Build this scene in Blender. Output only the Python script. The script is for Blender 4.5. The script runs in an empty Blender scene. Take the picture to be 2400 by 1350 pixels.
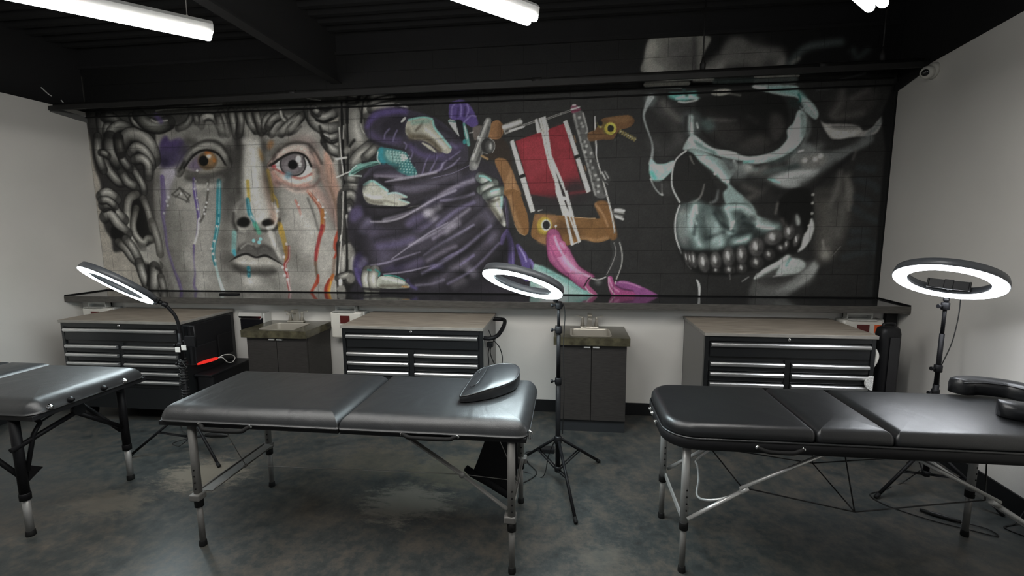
import bpy, bmesh, math, random
import numpy as np
from mathutils import Vector, Matrix
C = bpy.context.scene.collection
sc = bpy.context.scene
random.seed(7)
PI = math.pi
V = Vector

# ------------------------------------------------------------------ materials
def lin(h):
    if isinstance(h, str):
        h = [int(h[i:i+2], 16) / 255 for i in (0, 2, 4)]
    return [c / 12.92 if c <= .04045 else ((c + .055) / 1.055) ** 2.4 for c in h]

def mat(name, col, rough=.5, metal=0., spec=.5, var=0., vscale=8., bump=0., bscale=60., stretch=(1, 1, 1), coat=0.):
    m = bpy.data.materials.new(name); m.use_nodes = True
    nt = m.node_tree; b = nt.nodes['Principled BSDF']
    c = lin(col) if isinstance(col, str) else list(col)
    b.inputs['Base Color'].default_value = (*c, 1)
    b.inputs['Roughness'].default_value = rough
    b.inputs['Metallic'].default_value = metal
    b.inputs['Specular IOR Level'].default_value = spec
    b.inputs['Coat Weight'].default_value = coat
    if var or bump:
        tc = nt.nodes.new('ShaderNodeTexCoord'); mp = nt.nodes.new('ShaderNodeMapping')
        mp.inputs['Scale'].default_value = stretch
        nt.links.new(tc.outputs['Object'], mp.inputs['Vector'])
    if var:
        n = nt.nodes.new('ShaderNodeTexNoise'); n.inputs['Scale'].default_value = vscale; n.inputs['Detail'].default_value = 6
        nt.links.new(mp.outputs[0], n.inputs['Vector'])
        r = nt.nodes.new('ShaderNodeValToRGB')
        r.color_ramp.elements[0].position = .3; r.color_ramp.elements[1].position = .7
        r.color_ramp.elements[0].color = (*[x * (1 - var) for x in c], 1)
        r.color_ramp.elements[1].color = (*[min(1, x * (1 + var)) for x in c], 1)
        nt.links.new(n.outputs['Fac'], r.inputs[0]); nt.links.new(r.outputs[0], b.inputs['Base Color'])
    if bump:
        n2 = nt.nodes.new('ShaderNodeTexNoise'); n2.inputs['Scale'].default_value = bscale; n2.inputs['Detail'].default_value = 4
        nt.links.new(mp.outputs[0], n2.inputs['Vector'])
        bp = nt.nodes.new('ShaderNodeBump'); bp.inputs['Strength'].default_value = bump; bp.inputs['Distance'].default_value = .01
        nt.links.new(n2.outputs['Fac'], bp.inputs['Height']); nt.links.new(bp.outputs[0], b.inputs['Normal'])
    return m

def creases(m, scale, dist, stretch=(1, 1, 1)):
    nt = m.node_tree; b = nt.nodes['Principled BSDF']; old = b.inputs['Normal'].links[0].from_node
    tc = nt.nodes.new('ShaderNodeTexCoord'); mp = nt.nodes.new('ShaderNodeMapping'); mp.inputs['Scale'].default_value = stretch
    n = nt.nodes.new('ShaderNodeTexNoise'); n.inputs['Scale'].default_value = scale; n.inputs['Detail'].default_value = 2; n.inputs['Distortion'].default_value = 1.2
    bp = nt.nodes.new('ShaderNodeBump'); bp.inputs['Distance'].default_value = dist; bp.inputs['Strength'].default_value = .22
    nt.links.new(tc.outputs['Object'], mp.inputs[0]); nt.links.new(mp.outputs[0], n.inputs['Vector']); nt.links.new(n.outputs['Fac'], bp.inputs['Height'])
    nt.links.new(old.outputs[0], bp.inputs['Normal']); nt.links.new(bp.outputs[0], b.inputs['Normal'])
def emit(name, col, s):
    m = bpy.data.materials.new(name); m.use_nodes = True
    nt = m.node_tree; nt.nodes.clear()
    e = nt.nodes.new('ShaderNodeEmission'); o = nt.nodes.new('ShaderNodeOutputMaterial')
    e.inputs[0].default_value = (*col, 1); e.inputs[1].default_value = s
    nt.links.new(e.outputs[0], o.inputs[0]); return m

M = dict(
    wall=mat('white_wall_paint', (.74, .72, .68), .6, var=.03, vscale=2, bump=.05, bscale=150),
    black=mat('flat_black_paint', (.0035, .0035, .004), .85, var=.35, vscale=3, bump=.1, bscale=30),
    deck=mat('black_roof_deck', (.0028, .0028, .003), .9, var=.3, vscale=2),
    rail=mat('dark_painted_steel', (.012, .0115, .011), .6, var=.25, vscale=9),
    greystrip=mat('grey_painted_strip', (.16, .16, .155), .6),
    base=mat('black_rubber_baseboard', (.010, .0105, .0115), .5, spec=.3),
    ledge=mat('dark_polished_stone', (.035, .035, .037), .1, spec=.6, var=.5, vscale=14),
    ledgeedge=mat('grey_brown_laminate_edge', (.075, .07, .063), .45, var=.3, vscale=14, stretch=(1, 6, 6)),
    vinyl=mat('black_vinyl', (.017, .0182, .0195), .41, spec=.8, bump=.10, bscale=260),
    vinylg=mat('glossy_black_vinyl', (.010, .0108, .012), .38, spec=.75, bump=.06, bscale=200),
    pleather=mat('soft_black_vinyl', (.013, .014, .016), .34, spec=.6, bump=.08, bscale=240),
    seam=mat('dark_seam_piping', (.009, .009, .010), .5, spec=.3),
    alu=mat('brushed_aluminium', (.36, .36, .35), .42, metal=.45, bump=.02, bscale=200),
    alug=mat('grey_satin_aluminium', (.20, .195, .185), .5, metal=.4),
    alub=mat('bright_aluminium_bar', (.62, .62, .61), .35, metal=.6),
    chrome=mat('chrome', (.8, .8, .8), .12, metal=1.),
    nickel=mat('brushed_nickel', (.50, .47, .41), .28, metal=.55),
    steel=mat('stainless_sink_steel', (.46, .43, .37), .38, metal=.35),
    blackm=mat('black_coated_metal', (.007, .007, .008), .5, spec=.18),
    plastic=mat('black_plastic', (.008, .008, .009), .45, spec=.3),
    rubber=mat('black_rubber', (.007, .007, .007), .7, spec=.3),
    chest=mat('black_enamelled_steel', (.012, .013, .014), .28, spec=.5),
    chestg=mat('grey_steel_side', (.20, .195, .185), .42, bump=.03, bscale=150),
    pull=mat('pale_metal_pull', (.82, .81, .78), .35),
    handle=mat('satin_silver_handle', (.72, .72, .72), .3, metal=.9),
    wood=mat('worn_wood_board', (.33, .285, .232), .55, var=.32, vscale=7, stretch=(.7, 9, 9), bump=.04, bscale=40),
    woodedge=mat('grey_board_edge', (.27, .255, .23), .5, var=.15, vscale=10),
    vanity=mat('dark_wood_grain_laminate', (.036, .033, .031), .42, var=.3, vscale=10, stretch=(2, 2, 30)),
    kick=mat('dark_toe_kick', (.022, .025, .028), .5),
    counter=mat('olive_brown_stone', (.075, .068, .042), .22, var=.5, vscale=16, bump=.05, bscale=40),
    white=mat('white_plastic', (.72, .70, .64), .4),
    clear=mat('frosted_plastic', (.55, .55, .52), .3),
    red=mat('dark_red_label', (.10, .012, .010), .4),
    orange=mat('orange_label', (.75, .12, .03), .45),
    tag=mat('white_tag', (.75, .74, .7), .5),
    cordw=mat('white_cord', (.72, .70, .66), .5),
    cordb=mat('black_cord', (.012, .012, .012), .5),
    cabg=mat('grey_steel_cable', (.32, .31, .29), .4, metal=.7),
    fabric=mat('black_nylon_fabric', (.010, .010, .011), .8, spec=.2, bump=.3, bscale=350),
    dark=mat('dark_glass', (.01, .01, .012), .08),
    ledlit=emit('lit_red_plastic', (1., .04, .03), .7),
    tube=emit('led_tube_glow', (1., .985, .95), 46.),
    ringlit=emit('ring_lamp_glow', (.80, .955, 1.), 60.),
    ringlit3=emit('ring_lamp_glow_soft', (.82, .955, 1.), 36.),
    ringlit2=emit('ring_lamp_glow_cool', (.90, .94, 1.), 24.),
    housing=mat('white_fixture_metal', (.26, .26, .255), .5, spec=.2),
    ringback=mat('grey_ring_housing', (.065, .070, .078), .4),
    paint_white=mat('chipped_white_paint', (.55, .55, .53), .7),
)

creases(M['vinyl'], 3.2, .03, (1.6, 1, 1))
creases(M['vinylg'], 4, .012)
# ------------------------------------------------------------------ mesh helpers
class MB:
    """collects shapes, builds ONE mesh object"""
    def __init__(s): s.bm = bmesh.new()
    def box(s, x0, x1, y0, y1, z0, z1, bev=0., seg=2, mi=0, M4=None):
        v = [s.bm.verts.new(p) for p in ((x0,y0,z0),(x1,y0,z0),(x1,y1,z0),(x0,y1,z0),(x0,y0,z1),(x1,y0,z1),(x1,y1,z1),(x0,y1,z1))]
        fs = [s.bm.faces.new([v[i] for i in f]) for f in ((3,2,1,0),(4,5,6,7),(0,1,5,4),(1,2,6,5),(2,3,7,6),(3,0,4,7))]
        for f in fs: f.material_index = mi
        if bev:
            es = list({e for f in fs for e in f.edges})
            r = bmesh.ops.bevel(s.bm, geom=es, offset=bev, segments=seg, affect='EDGES', profile=.5)
            v = list({q for f in r['faces'] for q in f.verts} | {q for q in v if q.is_valid})
            for f in r['faces']: f.material_index = mi
        if M4 is not None: bmesh.ops.transform(s.bm, matrix=M4, verts=[q for q in v if q.is_valid])
        return s
    def tube(s, pts, r, n=10, cap=True, closed=False, mi=0):
        pts = [V(p) for p in pts]
        R = r if isinstance(r, (list, tuple)) else [r] * len(pts)
        rings = []; up = None; L = len(pts)
        for i, p in enumerate(pts):
            if closed: t = pts[(i+1) % L] - pts[i-1]
            else: t = pts[min(i+1, L-1)] - pts[max(i-1, 0)]
            t.normalize()
            if up is None:
                up = t.orthogonal().normalized()
            else:
                up = (up - t * up.dot(t))
                up = up.normalized() if up.length > 1e-6 else t.orthogonal().normalized()
            w = t.cross(up)
            rings.append([s.bm.verts.new(p + (up * math.cos(2*PI*k/n) + w * math.sin(2*PI*k/n)) * R[i]) for k in range(n)])
        for i in range(L if closed else L-1):
            a, b = rings[i], rings[(i+1) % L]
            for k in range(n):
                f = s.bm.faces.new((a[k], a[(k+1) % n], b[(k+1) % n], b[k])); f.smooth = True; f.material_index = mi
        if cap and not closed:
            s.bm.faces.new(rings[0][::-1]).material_index = mi; s.bm.faces.new(rings[-1]).material_index = mi
        return s
    def lathe(s, prof, at=(0,0,0), axis=(0,0,1), n=24, mi=0):
        """prof: list of (radius, height along axis)"""
        ax = V(axis).normalized(); u = ax.orthogonal().normalized(); w = ax.cross(u); at = V(at); rings = []
        for r, h in prof:
            rings.append([s.bm.verts.new(at + ax*h + (u*math.cos(2*PI*k/n) + w*math.sin(2*PI*k/n))*max(r, 1e-5)) for k in range(n)])
        for a, b in zip(rings, rings[1:]):
            for k in range(n):
                f = s.bm.faces.new((a[k], a[(k+1) % n], b[(k+1) % n], b[k])); f.smooth = True; f.material_index = mi
        if prof[0][0] > 1e-4: s.bm.faces.new(rings[0][::-1]).material_index = mi
        if prof[-1][0] > 1e-4: s.bm.faces.new(rings[-1]).material_index = mi
        return s
    def loops(s, loops, cap0=True, cap1=True, smooth=True, mi=0):
        rs = [[s.bm.verts.new(p) for p in lp] for lp in loops]; n = len(rs[0])
        for a, b in zip(rs, rs[1:]):
            for k in range(n):
                f = s.bm.faces.new((a[k], a[(k+1) % n], b[(k+1) % n], b[k])); f.smooth = smooth; f.material_index = mi
        if cap0: f = s.bm.faces.new(rs[0][::-1]); f.material_index = mi
        if cap1: f = s.bm.faces.new(rs[-1]); f.smooth = smooth; f.material_index = mi
        return s
    def prism(s, poly, d, mi=0, bev=0.):
        """poly: 3D planar points, d: extrusion vector"""
        d = V(d); a = [s.bm.verts.new(V(p)) for p in poly]; b = [s.bm.verts.new(V(p) + d) for p in poly]; n = len(a)
        fs = [s.bm.faces.new(a[::-1]), s.bm.faces.new(b)] + [s.bm.faces.new((a[k], a[(k+1) % n], b[(k+1) % n], b[k])) for k in range(n)]
        for f in fs: f.material_index = mi
        if bev:
            r = bmesh.ops.bevel(s.bm, geom=list({e for f in fs for e in f.edges}), offset=bev, segments=2, affect='EDGES', profile=.5)
            for f in r['faces']: f.material_index = mi
        return s
    def sphere(s, c, r, n=16, sz=(1,1,1), mi=0):
        m = Matrix.Translation(V(c)) @ Matrix.Diagonal((r*sz[0], r*sz[1], r*sz[2], 1))
        g = bmesh.ops.create_uvsphere(s.bm, u_segments=n, v_segments=max(6, n//2), radius=1, matrix=m)
        for v in g['verts']:
            for f in v.link_faces: f.smooth = True; f.material_index = mi
        return s
    def build(s, name, m, parent=None, loc=None, fix=True):
        if fix: bmesh.ops.recalc_face_normals(s.bm, faces=s.bm.faces[:])
        me = bpy.data.meshes.new(name)
        off = V((0,0,0))
        if parent is not None:
            p = parent
            while p is not None: off = off + p.location; p = p.parent
        if loc is not None: off = off + V(loc)
        if off.length: bmesh.ops.translate(s.bm, verts=s.bm.verts[:], vec=-off)
        s.bm.to_mesh(me); s.bm.free()
        for x in (m if isinstance(m, (list, tuple)) else [m]): me.materials.append(x if not isinstance(x, str) else M[x])
        o = bpy.data.objects.new(name, me); C.objects.link(o)
        if loc is not None: o.location = V(loc)
        if parent is not None: o.parent = parent
        return o

def tag(o, label=None, cat=None, group=None, kind=None):
    for k, v in (('label', label), ('category', cat), ('group', group), ('kind', kind)):
        if v: o[k] = v
    return o
def thing(name, loc, label, cat, group=None):
    o = bpy.data.objects.new(name, None); C.objects.link(o); o.location = V(loc); o.empty_display_size = .05
    return tag(o, label, cat, group)
def struct(o): o['kind'] = 'structure'; return o
def copy_tree(o, parent=None, shift=None):
    c = o.copy(); C.objects.link(c)
    if parent is not None: c.parent = parent
    if shift is not None: c.location = o.location + V(shift)
    for ch in list(o.children): copy_tree(ch, c)
    return c
def spline(pts, k=8, closed=False):
    P = [np.array(p, float) for p in pts]; n = len(P); out = []
    for i in range(n if closed else n-1):
        if closed: a, b, c, d = P[i-1], P[i], P[(i+1) % n], P[(i+2) % n]
        else: a, b, c, d = P[max(i-1,0)], P[i], P[i+1], P[min(i+2,n-1)]
        for j in range(k):
            t = j/k
            out.append(.5*((2*b)+(-a+c)*t+(2*a-5*b+4*c-d)*t*t+(-a+3*b-3*c+d)*t**3))
    if not closed: out.append(P[-1])
    return [tuple(p) for p in out]
def rrect(x0, x1, y0, y1, r, n=8):
    """rounded rectangle outline; r = scalar or 4 radii (x0y0, x1y0, x1y1, x0y1)"""
    rr = [r]*4 if not isinstance(r, (list, tuple)) else list(r)
    out = []
    for (cx, cy, a0), q in zip(((x0, y0, PI), (x1, y0, 1.5*PI), (x1, y1, 0), (x0, y1, .5*PI)), rr):
        q = max(q, 1e-4)
        ox = cx + (q if cx == x0 else -q); oy = cy + (q if cy == y0 else -q)
        for k in range(n+1):
            a = a0 + .5*PI*k/n
            out.append((ox + q*math.cos(a), oy + q*math.sin(a)))
    return out

# ------------------------------------------------------------------ the room
RX = lambda y: 2.615 + .045*y                      # right wall leans in slightly
b = MB(); b.box(-5.2, 3.2, -9., .3, -.12, 0)
fl_m = bpy.data.materials.new('stained_concrete'); fl_m.use_nodes = True
nt = fl_m.node_tree; N = nt.nodes; L = nt.links; bs = N['Principled BSDF']
def nd(t, **k):
    n = N.new(t)
    for a, v in k.items():
        if a in n.inputs: n.inputs[a].default_value = v
        else: setattr(n, a, v)
    return n
tc = nd('ShaderNodeTexCoord')
n1 = nd('ShaderNodeTexNoise', Scale=1.7, Detail=9, Roughness=.68); n2 = nd('ShaderNodeTexNoise', Scale=7., Detail=8, Roughness=.7)
n3 = nd('ShaderNodeTexNoise', Scale=38., Detail=5, Roughness=.75); n4 = nd('ShaderNodeTexNoise', Scale=14., Detail=10, Roughness=.8)
for n in (n1, n2, n3, n4): L.new(tc.outputs['Object'], n.inputs['Vector'])
r1 = nd('ShaderNodeValToRGB')
e = r1.color_ramp.elements
e[0].position = .30; e[0].color = (.030, .031, .031, 1); e[1].position = .72; e[1].color = (.120, .103, .084, 1)
x = e.new(.45); x.color = (.046, .053, .053, 1); x = e.new(.56); x.color = (.078, .074, .066, 1)
mxn = nd('ShaderNodeMath', operation='MULTIPLY_ADD'); mxn.inputs[1].default_value = .5
mx2 = nd('ShaderNodeMath', operation='MULTIPLY_ADD'); mx2.inputs[1].default_value = .5; mx2.inputs[2].default_value = 0
L.new(n2.outputs['Fac'], mx2.inputs[0]); L.new(n1.outputs['Fac'], mxn.inputs[0]); L.new(mx2.outputs[0], mxn.inputs[2])
mx3 = nd('ShaderNodeMath', operation='MULTIPLY_ADD'); mx3.inputs[1].default_value = .55; L.new(n4.outputs['Fac'], mx3.inputs[0])
sb = nd('ShaderNodeMath', operation='SUBTRACT'); L.new(mxn.outputs[0], sb.inputs[0]); sb.inputs[1].default_value = .275; L.new(sb.outputs[0], mx3.inputs[2])
L.new(mx3.outputs[0], r1.inputs[0])
prev = r1.outputs[0]
def patch(cx, cy, rx, ry, col, th, amt, noise):
    """a worn patch of the floor coating, with ragged outline"""
    global prev
    mp = nd('ShaderNodeMapping'); mp.inputs['Location'].default_value = (-cx/rx, -cy/ry, 0); mp.inputs['Scale'].default_value = (1/rx, 1/ry, 0)
    L.new(tc.outputs['Object'], mp.inputs['Vector'])
    ln = nd('ShaderNodeVectorMath', operation='LENGTH'); L.new(mp.outputs[0], ln.inputs[0])
    m = nd('ShaderNodeMapRange'); m.inputs['From Min'].default_value = 1.; m.inputs['From Max'].default_value = .1; m.inputs['To Max'].default_value = .42
    L.new(ln.outputs['Value'], m.inputs['Value'])
    ad = nd('ShaderNodeMath', operation='ADD'); L.new(m.outputs[0], ad.inputs[0]); L.new(noise.outputs['Fac'], ad.inputs[1])
    gt = nd('ShaderNodeMapRange'); gt.inputs['From Min'].default_value = th; gt.inputs['From Max'].default_value = th+.13; gt.inputs['To Max'].default_value = amt
    L.new(ad.outputs[0], gt.inputs['Value'])
    # nothing outside the patch
    gate = nd('ShaderNodeMath', operation='LESS_THAN'); gate.inputs[1].default_value = 1.; L.new(ln.outputs['Value'], gate.inputs[0])
    mu = nd('ShaderNodeMath', operation='MULTIPLY'); L.new(gt.outputs[0], mu.inputs[0]); L.new(gate.outputs[0], mu.inputs[1])
    mi = nd('ShaderNodeMix', data_type='RGBA'); L.new(mu.outputs[0], mi.inputs[0]); L.new(prev, mi.inputs[6]); mi.inputs[7].default_value = (*col, 1)
    prev = mi.outputs[2]
n5 = nd('ShaderNodeTexNoise', Scale=10., Detail=12, Roughness=.82)
mp5 = nd('ShaderNodeMapping'); mp5.inputs['Scale'].default_value = (.6, 1.5, 1); mp5.inputs['Rotation'].default_value = (0, 0, .5)
L.new(tc.outputs['Object'], mp5.inputs['Vector']); L.new(mp5.outputs[0], n5.inputs['Vector'])
patch(-2.42, -1.58, .5, .34, (.20, .18, .145), .66, .85, n5)
patch(-2.75, -1.95, .55, .3, (.14, .125, .10), .72, .65, n5)
patch(-.95, -1.75, .52, .36, (.21, .195, .165), .69, .85, n5)
patch(-.75, -1.35, .55, .35, (.13, .115, .08), .66, .45, n5)
patch(-1.3, -1.3, .6, .4, (.12, .10, .07), .68, .35, n5)
patch(.2, -2.1, .5, .4, (.12, .115, .10), .80, .5, n5)
gt = nd('ShaderNodeMapRange'); gt.inputs['From Min'].default_value = .70; gt.inputs['From Max'].default_value = .76; gt.inputs['To Max'].default_value = .30
L.new(n3.outputs['Fac'], gt.inputs['Value'])
mi = nd('ShaderNodeMix', data_type='RGBA'); L.new(gt.outputs[0], mi.inputs[0]); L.new(prev, mi.inputs[6]); mi.inputs[7].default_value = (.14, .13, .11, 1)
L.new(mi.outputs[2], bs.inputs['Base Color'])
rr = nd('ShaderNodeMapRange'); rr.inputs['To Min'].default_value = .22; rr.inputs['To Max'].default_value = .5; L.new(n2.outputs['Fac'], rr.inputs['Value']); L.new(rr.outputs[0], bs.inputs['Roughness'])
bp = nd('ShaderNodeBump', Strength=.12, Distance=.006); L.new(n4.outputs['Fac'], bp.inputs['Height']); L.new(bp.outputs[0], bs.inputs['Normal'])
bs.inputs['Specular IOR Level'].default_value = .35
struct(b.build('floor', fl_m))

TOP = 3.42
b = MB(); b.box(-4.95, 2.9, 0, .2, .0, TOP, mi=1); b.box(-4.785, RX(-.13), -.26, .0, 0, .966, mi=0)
struct(b.build('wall_back', ['wall', 'black']))
# left wall: white to 2.80, black above
WH = 2.80
b = MB(); b.box(-4.95, -4.785, -9, 0, 0, WH, mi=0); b.box(-4.95, -4.785, -9, 0, WH, TOP, mi=1)
struct(b.build('wall_left', ['wall', 'black']))
b = MB()
def wallq(z0, z1, zs, mi):                          # right wall, top edge of the white paint rises gently
    y0, y1 = 0, -9
    b.prism([(RX(y0), y0, z0), (RX(y1), y1, z0), (RX(y1), y1, zs), (RX(y0), y0, z1)], (.16, 0, 0), mi)
wallq(0, 2.78, 3.3, 0)
b.prism([(RX(0), 0, 2.78), (RX(-9), -9, 3.3), (RX(-9), -9, TOP), (RX(0), 0, TOP)], (.16, 0, 0), 1)
struct(b.build('wall_right', ['wall', 'black']))
# corrugated roof deck
b = MB(); ys = []; y = .2
zc = 3.36
prof = []
while y > -9:
    prof += [(y, zc), (y-.045, zc), (y-.06, zc+.04), (y-.135, zc+.04)]; y -= .15
lo = [[(x, q, z) for q, z in prof] for x in (-4.95, 2.95)]
va = [[b.bm.verts.new(p) for p in l_] for l_ in lo]
for k in range(len(prof)-1): b.bm.faces.new((va[0][k], va[0][k+1], va[1][k+1], va[1][k]))
b.box(-4.95, 2.95, -9, .2, zc+.06, zc+.1)
struct(b.build('ceiling', 'deck', fix=False))
# roof joists running away from the back wall
for i, x in enumerate((-2.13,)):
    b = MB(); b.box(x-.045, x+.045, -8.9, -.002, 2.955, 2.967); b.box(x-.005, x+.005, -8.9, -.002, 2.967, 3.40); b.box(x-.05, x-.035, -8.9, -.3, 2.967, 2.99)
    o = struct(b.build('trim_%d' % (i+3), 'deck'))
b = MB(); b.box(-4.785, 2.6, -.03, -.002, 3.20, 3.225); o = struct(b.build('trim_7', 'black'))
# baseboards
b = MB(); b.box(-4.78, RX(-.27), -.272, -.2605, 0, .11, .003); struct(b.build('baseboard_back', 'base'))
b = MB(); b.prism([(RX(-.28), -.28, 0), (RX(-8.9), -8.9, 0), (RX(-8.9)-.012, -8.9, 0), (RX(-.28)-.012, -.28, 0)], (0, 0, .11)); struct(b.build('baseboard_right', 'base'))
b = MB(); b.box(-4.784, -4.772, -8.9, -.28, 0, .11, .003); struct(b.build('baseboard_left', 'base'))

# ------------------------------------------------------------------ ledge under the mural
YL = -.42
t = thing('ledge_shelf', (-1.09, -.21, .966), 'long dark polished ledge shelf running the whole wall below the mural', 'shelf')
b = MB(); b.box(-4.78, RX(-.42)-.004, YL+.012, -.006, .967, 1.016, .002); b.build('shelf_top', 'ledge', t)
b = MB(); b.box(-4.78, RX(-.42)-.004, YL-.006, YL+.0115, .962, 1.016, .003); b.build('front_edge', 'ledgeedge', t)
for x0, x1 in ((-4.782, -4.772),):
    b = MB(); b.box(x0, x1, YL, -.008, 1.0165, 1.026); b.build('end_trim', 'blackm', t)
b = MB(); b.prism([(RX(-.008)-.002, -.008, 1.0165), (RX(YL)-.002, YL, 1.0165), (RX(YL)-.014, YL, 1.0165), (RX(-.008)-.014, -.008, 1.0165)], (0, 0, .011)); b.build('end_trim', 'blackm', t)
b = MB(); b.box(-4.77, 2.58, -.016, -.008, 1.0165, 1.022); b.build('back_trim', 'blackm', t)

b = MB(); b.loops([[(x, y, z) for x, y in rrect(-3.33-i, -3.13+i, -.24-i, -.17+i, .034+i)] for z, i in ((1.0165, 0), (1.026, 0), (1.029, -.006))])
tag(b.build('oval_case', 'plastic'), 'small flat black oval case lying on the ledge under the stone face', 'case')

# ------------------------------------------------------------------ steel rail, conduit and brackets along the wall top
t = thing('pipe_rail', (-1., -.3, 2.74), 'long dark steel rail with hanger rods running above the mural', 'rail')
b = MB(); b.prism([(-4.78, -.345, 2.738), (-4.78, -.325, 2.738), (-4.78, -.325, 2.778), (-4.78, -.345, 2.778)], (7.38, 0, .04)); b.build('channel', 'rail', t)
b = MB(); b.tube([(-4.76, -.30, 2.79), (2.58, -.30, 2.835)], .019, 12); b.build('conduit', 'rail', t)
for zz in (2.80, 2.745):
    b = MB(); b.tube([(-4.76, -.022, zz), (2.56, -.022, zz)], .007, 8); b.build('thin_conduit', 'black', t)
b = MB(); b.prism([(RX(-.34)-.03, -.34, 2.765), (RX(-.01)-.03, -.01, 2.70), (RX(-.01)-.03, -.01, 2.755), (RX(-.34)-.03, -.34, 2.835)], (.024, 0, 0)); b.build('end_bracket', 'black', t)
b = MB(); b.prism([(-4.783, -.33, 2.728), (-4.783, -.004, 2.70), (-4.783, -.004, 2.752), (-4.783, -.33, 2.775)], (.012, 0, 0)); b.build('end_bracket', 'greystrip', t)
for x in (1.02, 2.3):
    b = MB(); zz = 2.79+.045*(x+4.76)/7.34
    b.tube([(x, -.30, zz+.02), (x, -.30, 3.359)], .006, 8); b.lathe([(.02, 0), (.022, .05), (.012, .07), (.008, .1)], (x, -.30, zz+.012), n=12); b.build('hanger_rod', 'rail', t)
for x in (-.27, -2.4, 1.9):
    b = MB(); zz = 2.79+.045*(x+4.76)/7.34; b.lathe([(.026, -.04), (.026, .04)], (x, -.30, zz), (1, 0, .006), n=14); b.build('coupling', 'rail', t)

# chipped paint streaks where old wall shows through, upper left
for pts, r in (((( -4.781, -.38, 2.93), (-4.781, -.33, 2.89), (-4.781, -.30, 2.875)), .008), (((-4.781, -.22, 2.86), (-4.781, -.17, 2.81), (-4.781, -.13, 2.79)), .008)):
    b = MB(); b.tube(spline(pts, 5), r*.6, 6); struct(b.build('trim_%d' % (8 if r == .008 and pts[0][1] < -.3 else 9), 'paint_white'))

# ------------------------------------------------------------------ security camera
t = thing('security_camera', (RX(-.40), -.40, 2.735), 'white turret security camera high on the right wall by the rail end', 'camera')
cx = RX(-.40)
b = MB(); b.lathe([(.055, 0), (.055, .02), (.048, .03), (.03, .034)], (cx-.001, -.40, 2.735), (-1, 0, 0)); b.build('mount', 'white', t)
b = MB(); b.sphere((cx-.06, -.42, 2.718), .044, 20); b.build('ball', 'white', t)
d = V((-.75, -.62, -.22)).normalized()
b = MB(); b.lathe([(.022, .034), (.023, .043), (.019, .046), (.0, .046)], V((cx-.06, -.42, 2.718)), d); b.build('lens', 'dark', t)

# ------------------------------------------------------------------ ceiling lights (pairs of LED tubes on wires)
def strip_light(x, y, z, label):
    t = thing('strip_light', (x, y, z), label, 'ceiling light', 'LED strip lights hung from the roof')
    d = V((-.7071, -.7071, 0)); n = V((.7071, -.7071, 0)); Ln = 2.42
    P = lambda s, a, h: V((x, y, z)) + d*s + n*a + V((0, 0, h))
    b = MB(); prof = [(-.036, .016), (-.042, .048), (-.024, .068), (.024, .068), (.042, .048), (.036, .016)]
    b.loops([[P(s, a, h) for a, h in prof] for s in (0, Ln)], smooth=False); b.build('housing', 'housing', t)
    for a in (-.024, .024):
        b = MB(); b.tube([P(.008, a, .006), P(.02, a, .006), P(Ln-.02, a, .006), P(Ln-.008, a, .006)], [.016, .019, .019, .016], 14); b.build('tube', 'tube', t)
    for s in (.10, Ln-.12):
        b = MB(); b.tube([P(s, 0, .069), P(s, 0, 3.36-z)], .0022, 6); b.sphere(P(s, 0, .073), .007, 8); b.build('hanger_wire', 'cabg', t)
    return t
strip_light(-1.757, -2.007, 2.58, 'leftmost strip light hanging over the left massage table')
strip_light(-.171, -1.966, 2.58, 'middle strip light hanging near the centre of the ceiling')
strip_light(1.335, -1.892, 2.58, 'rightmost strip light, only its bright tip in the picture')
MGAIN = 1.6
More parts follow.
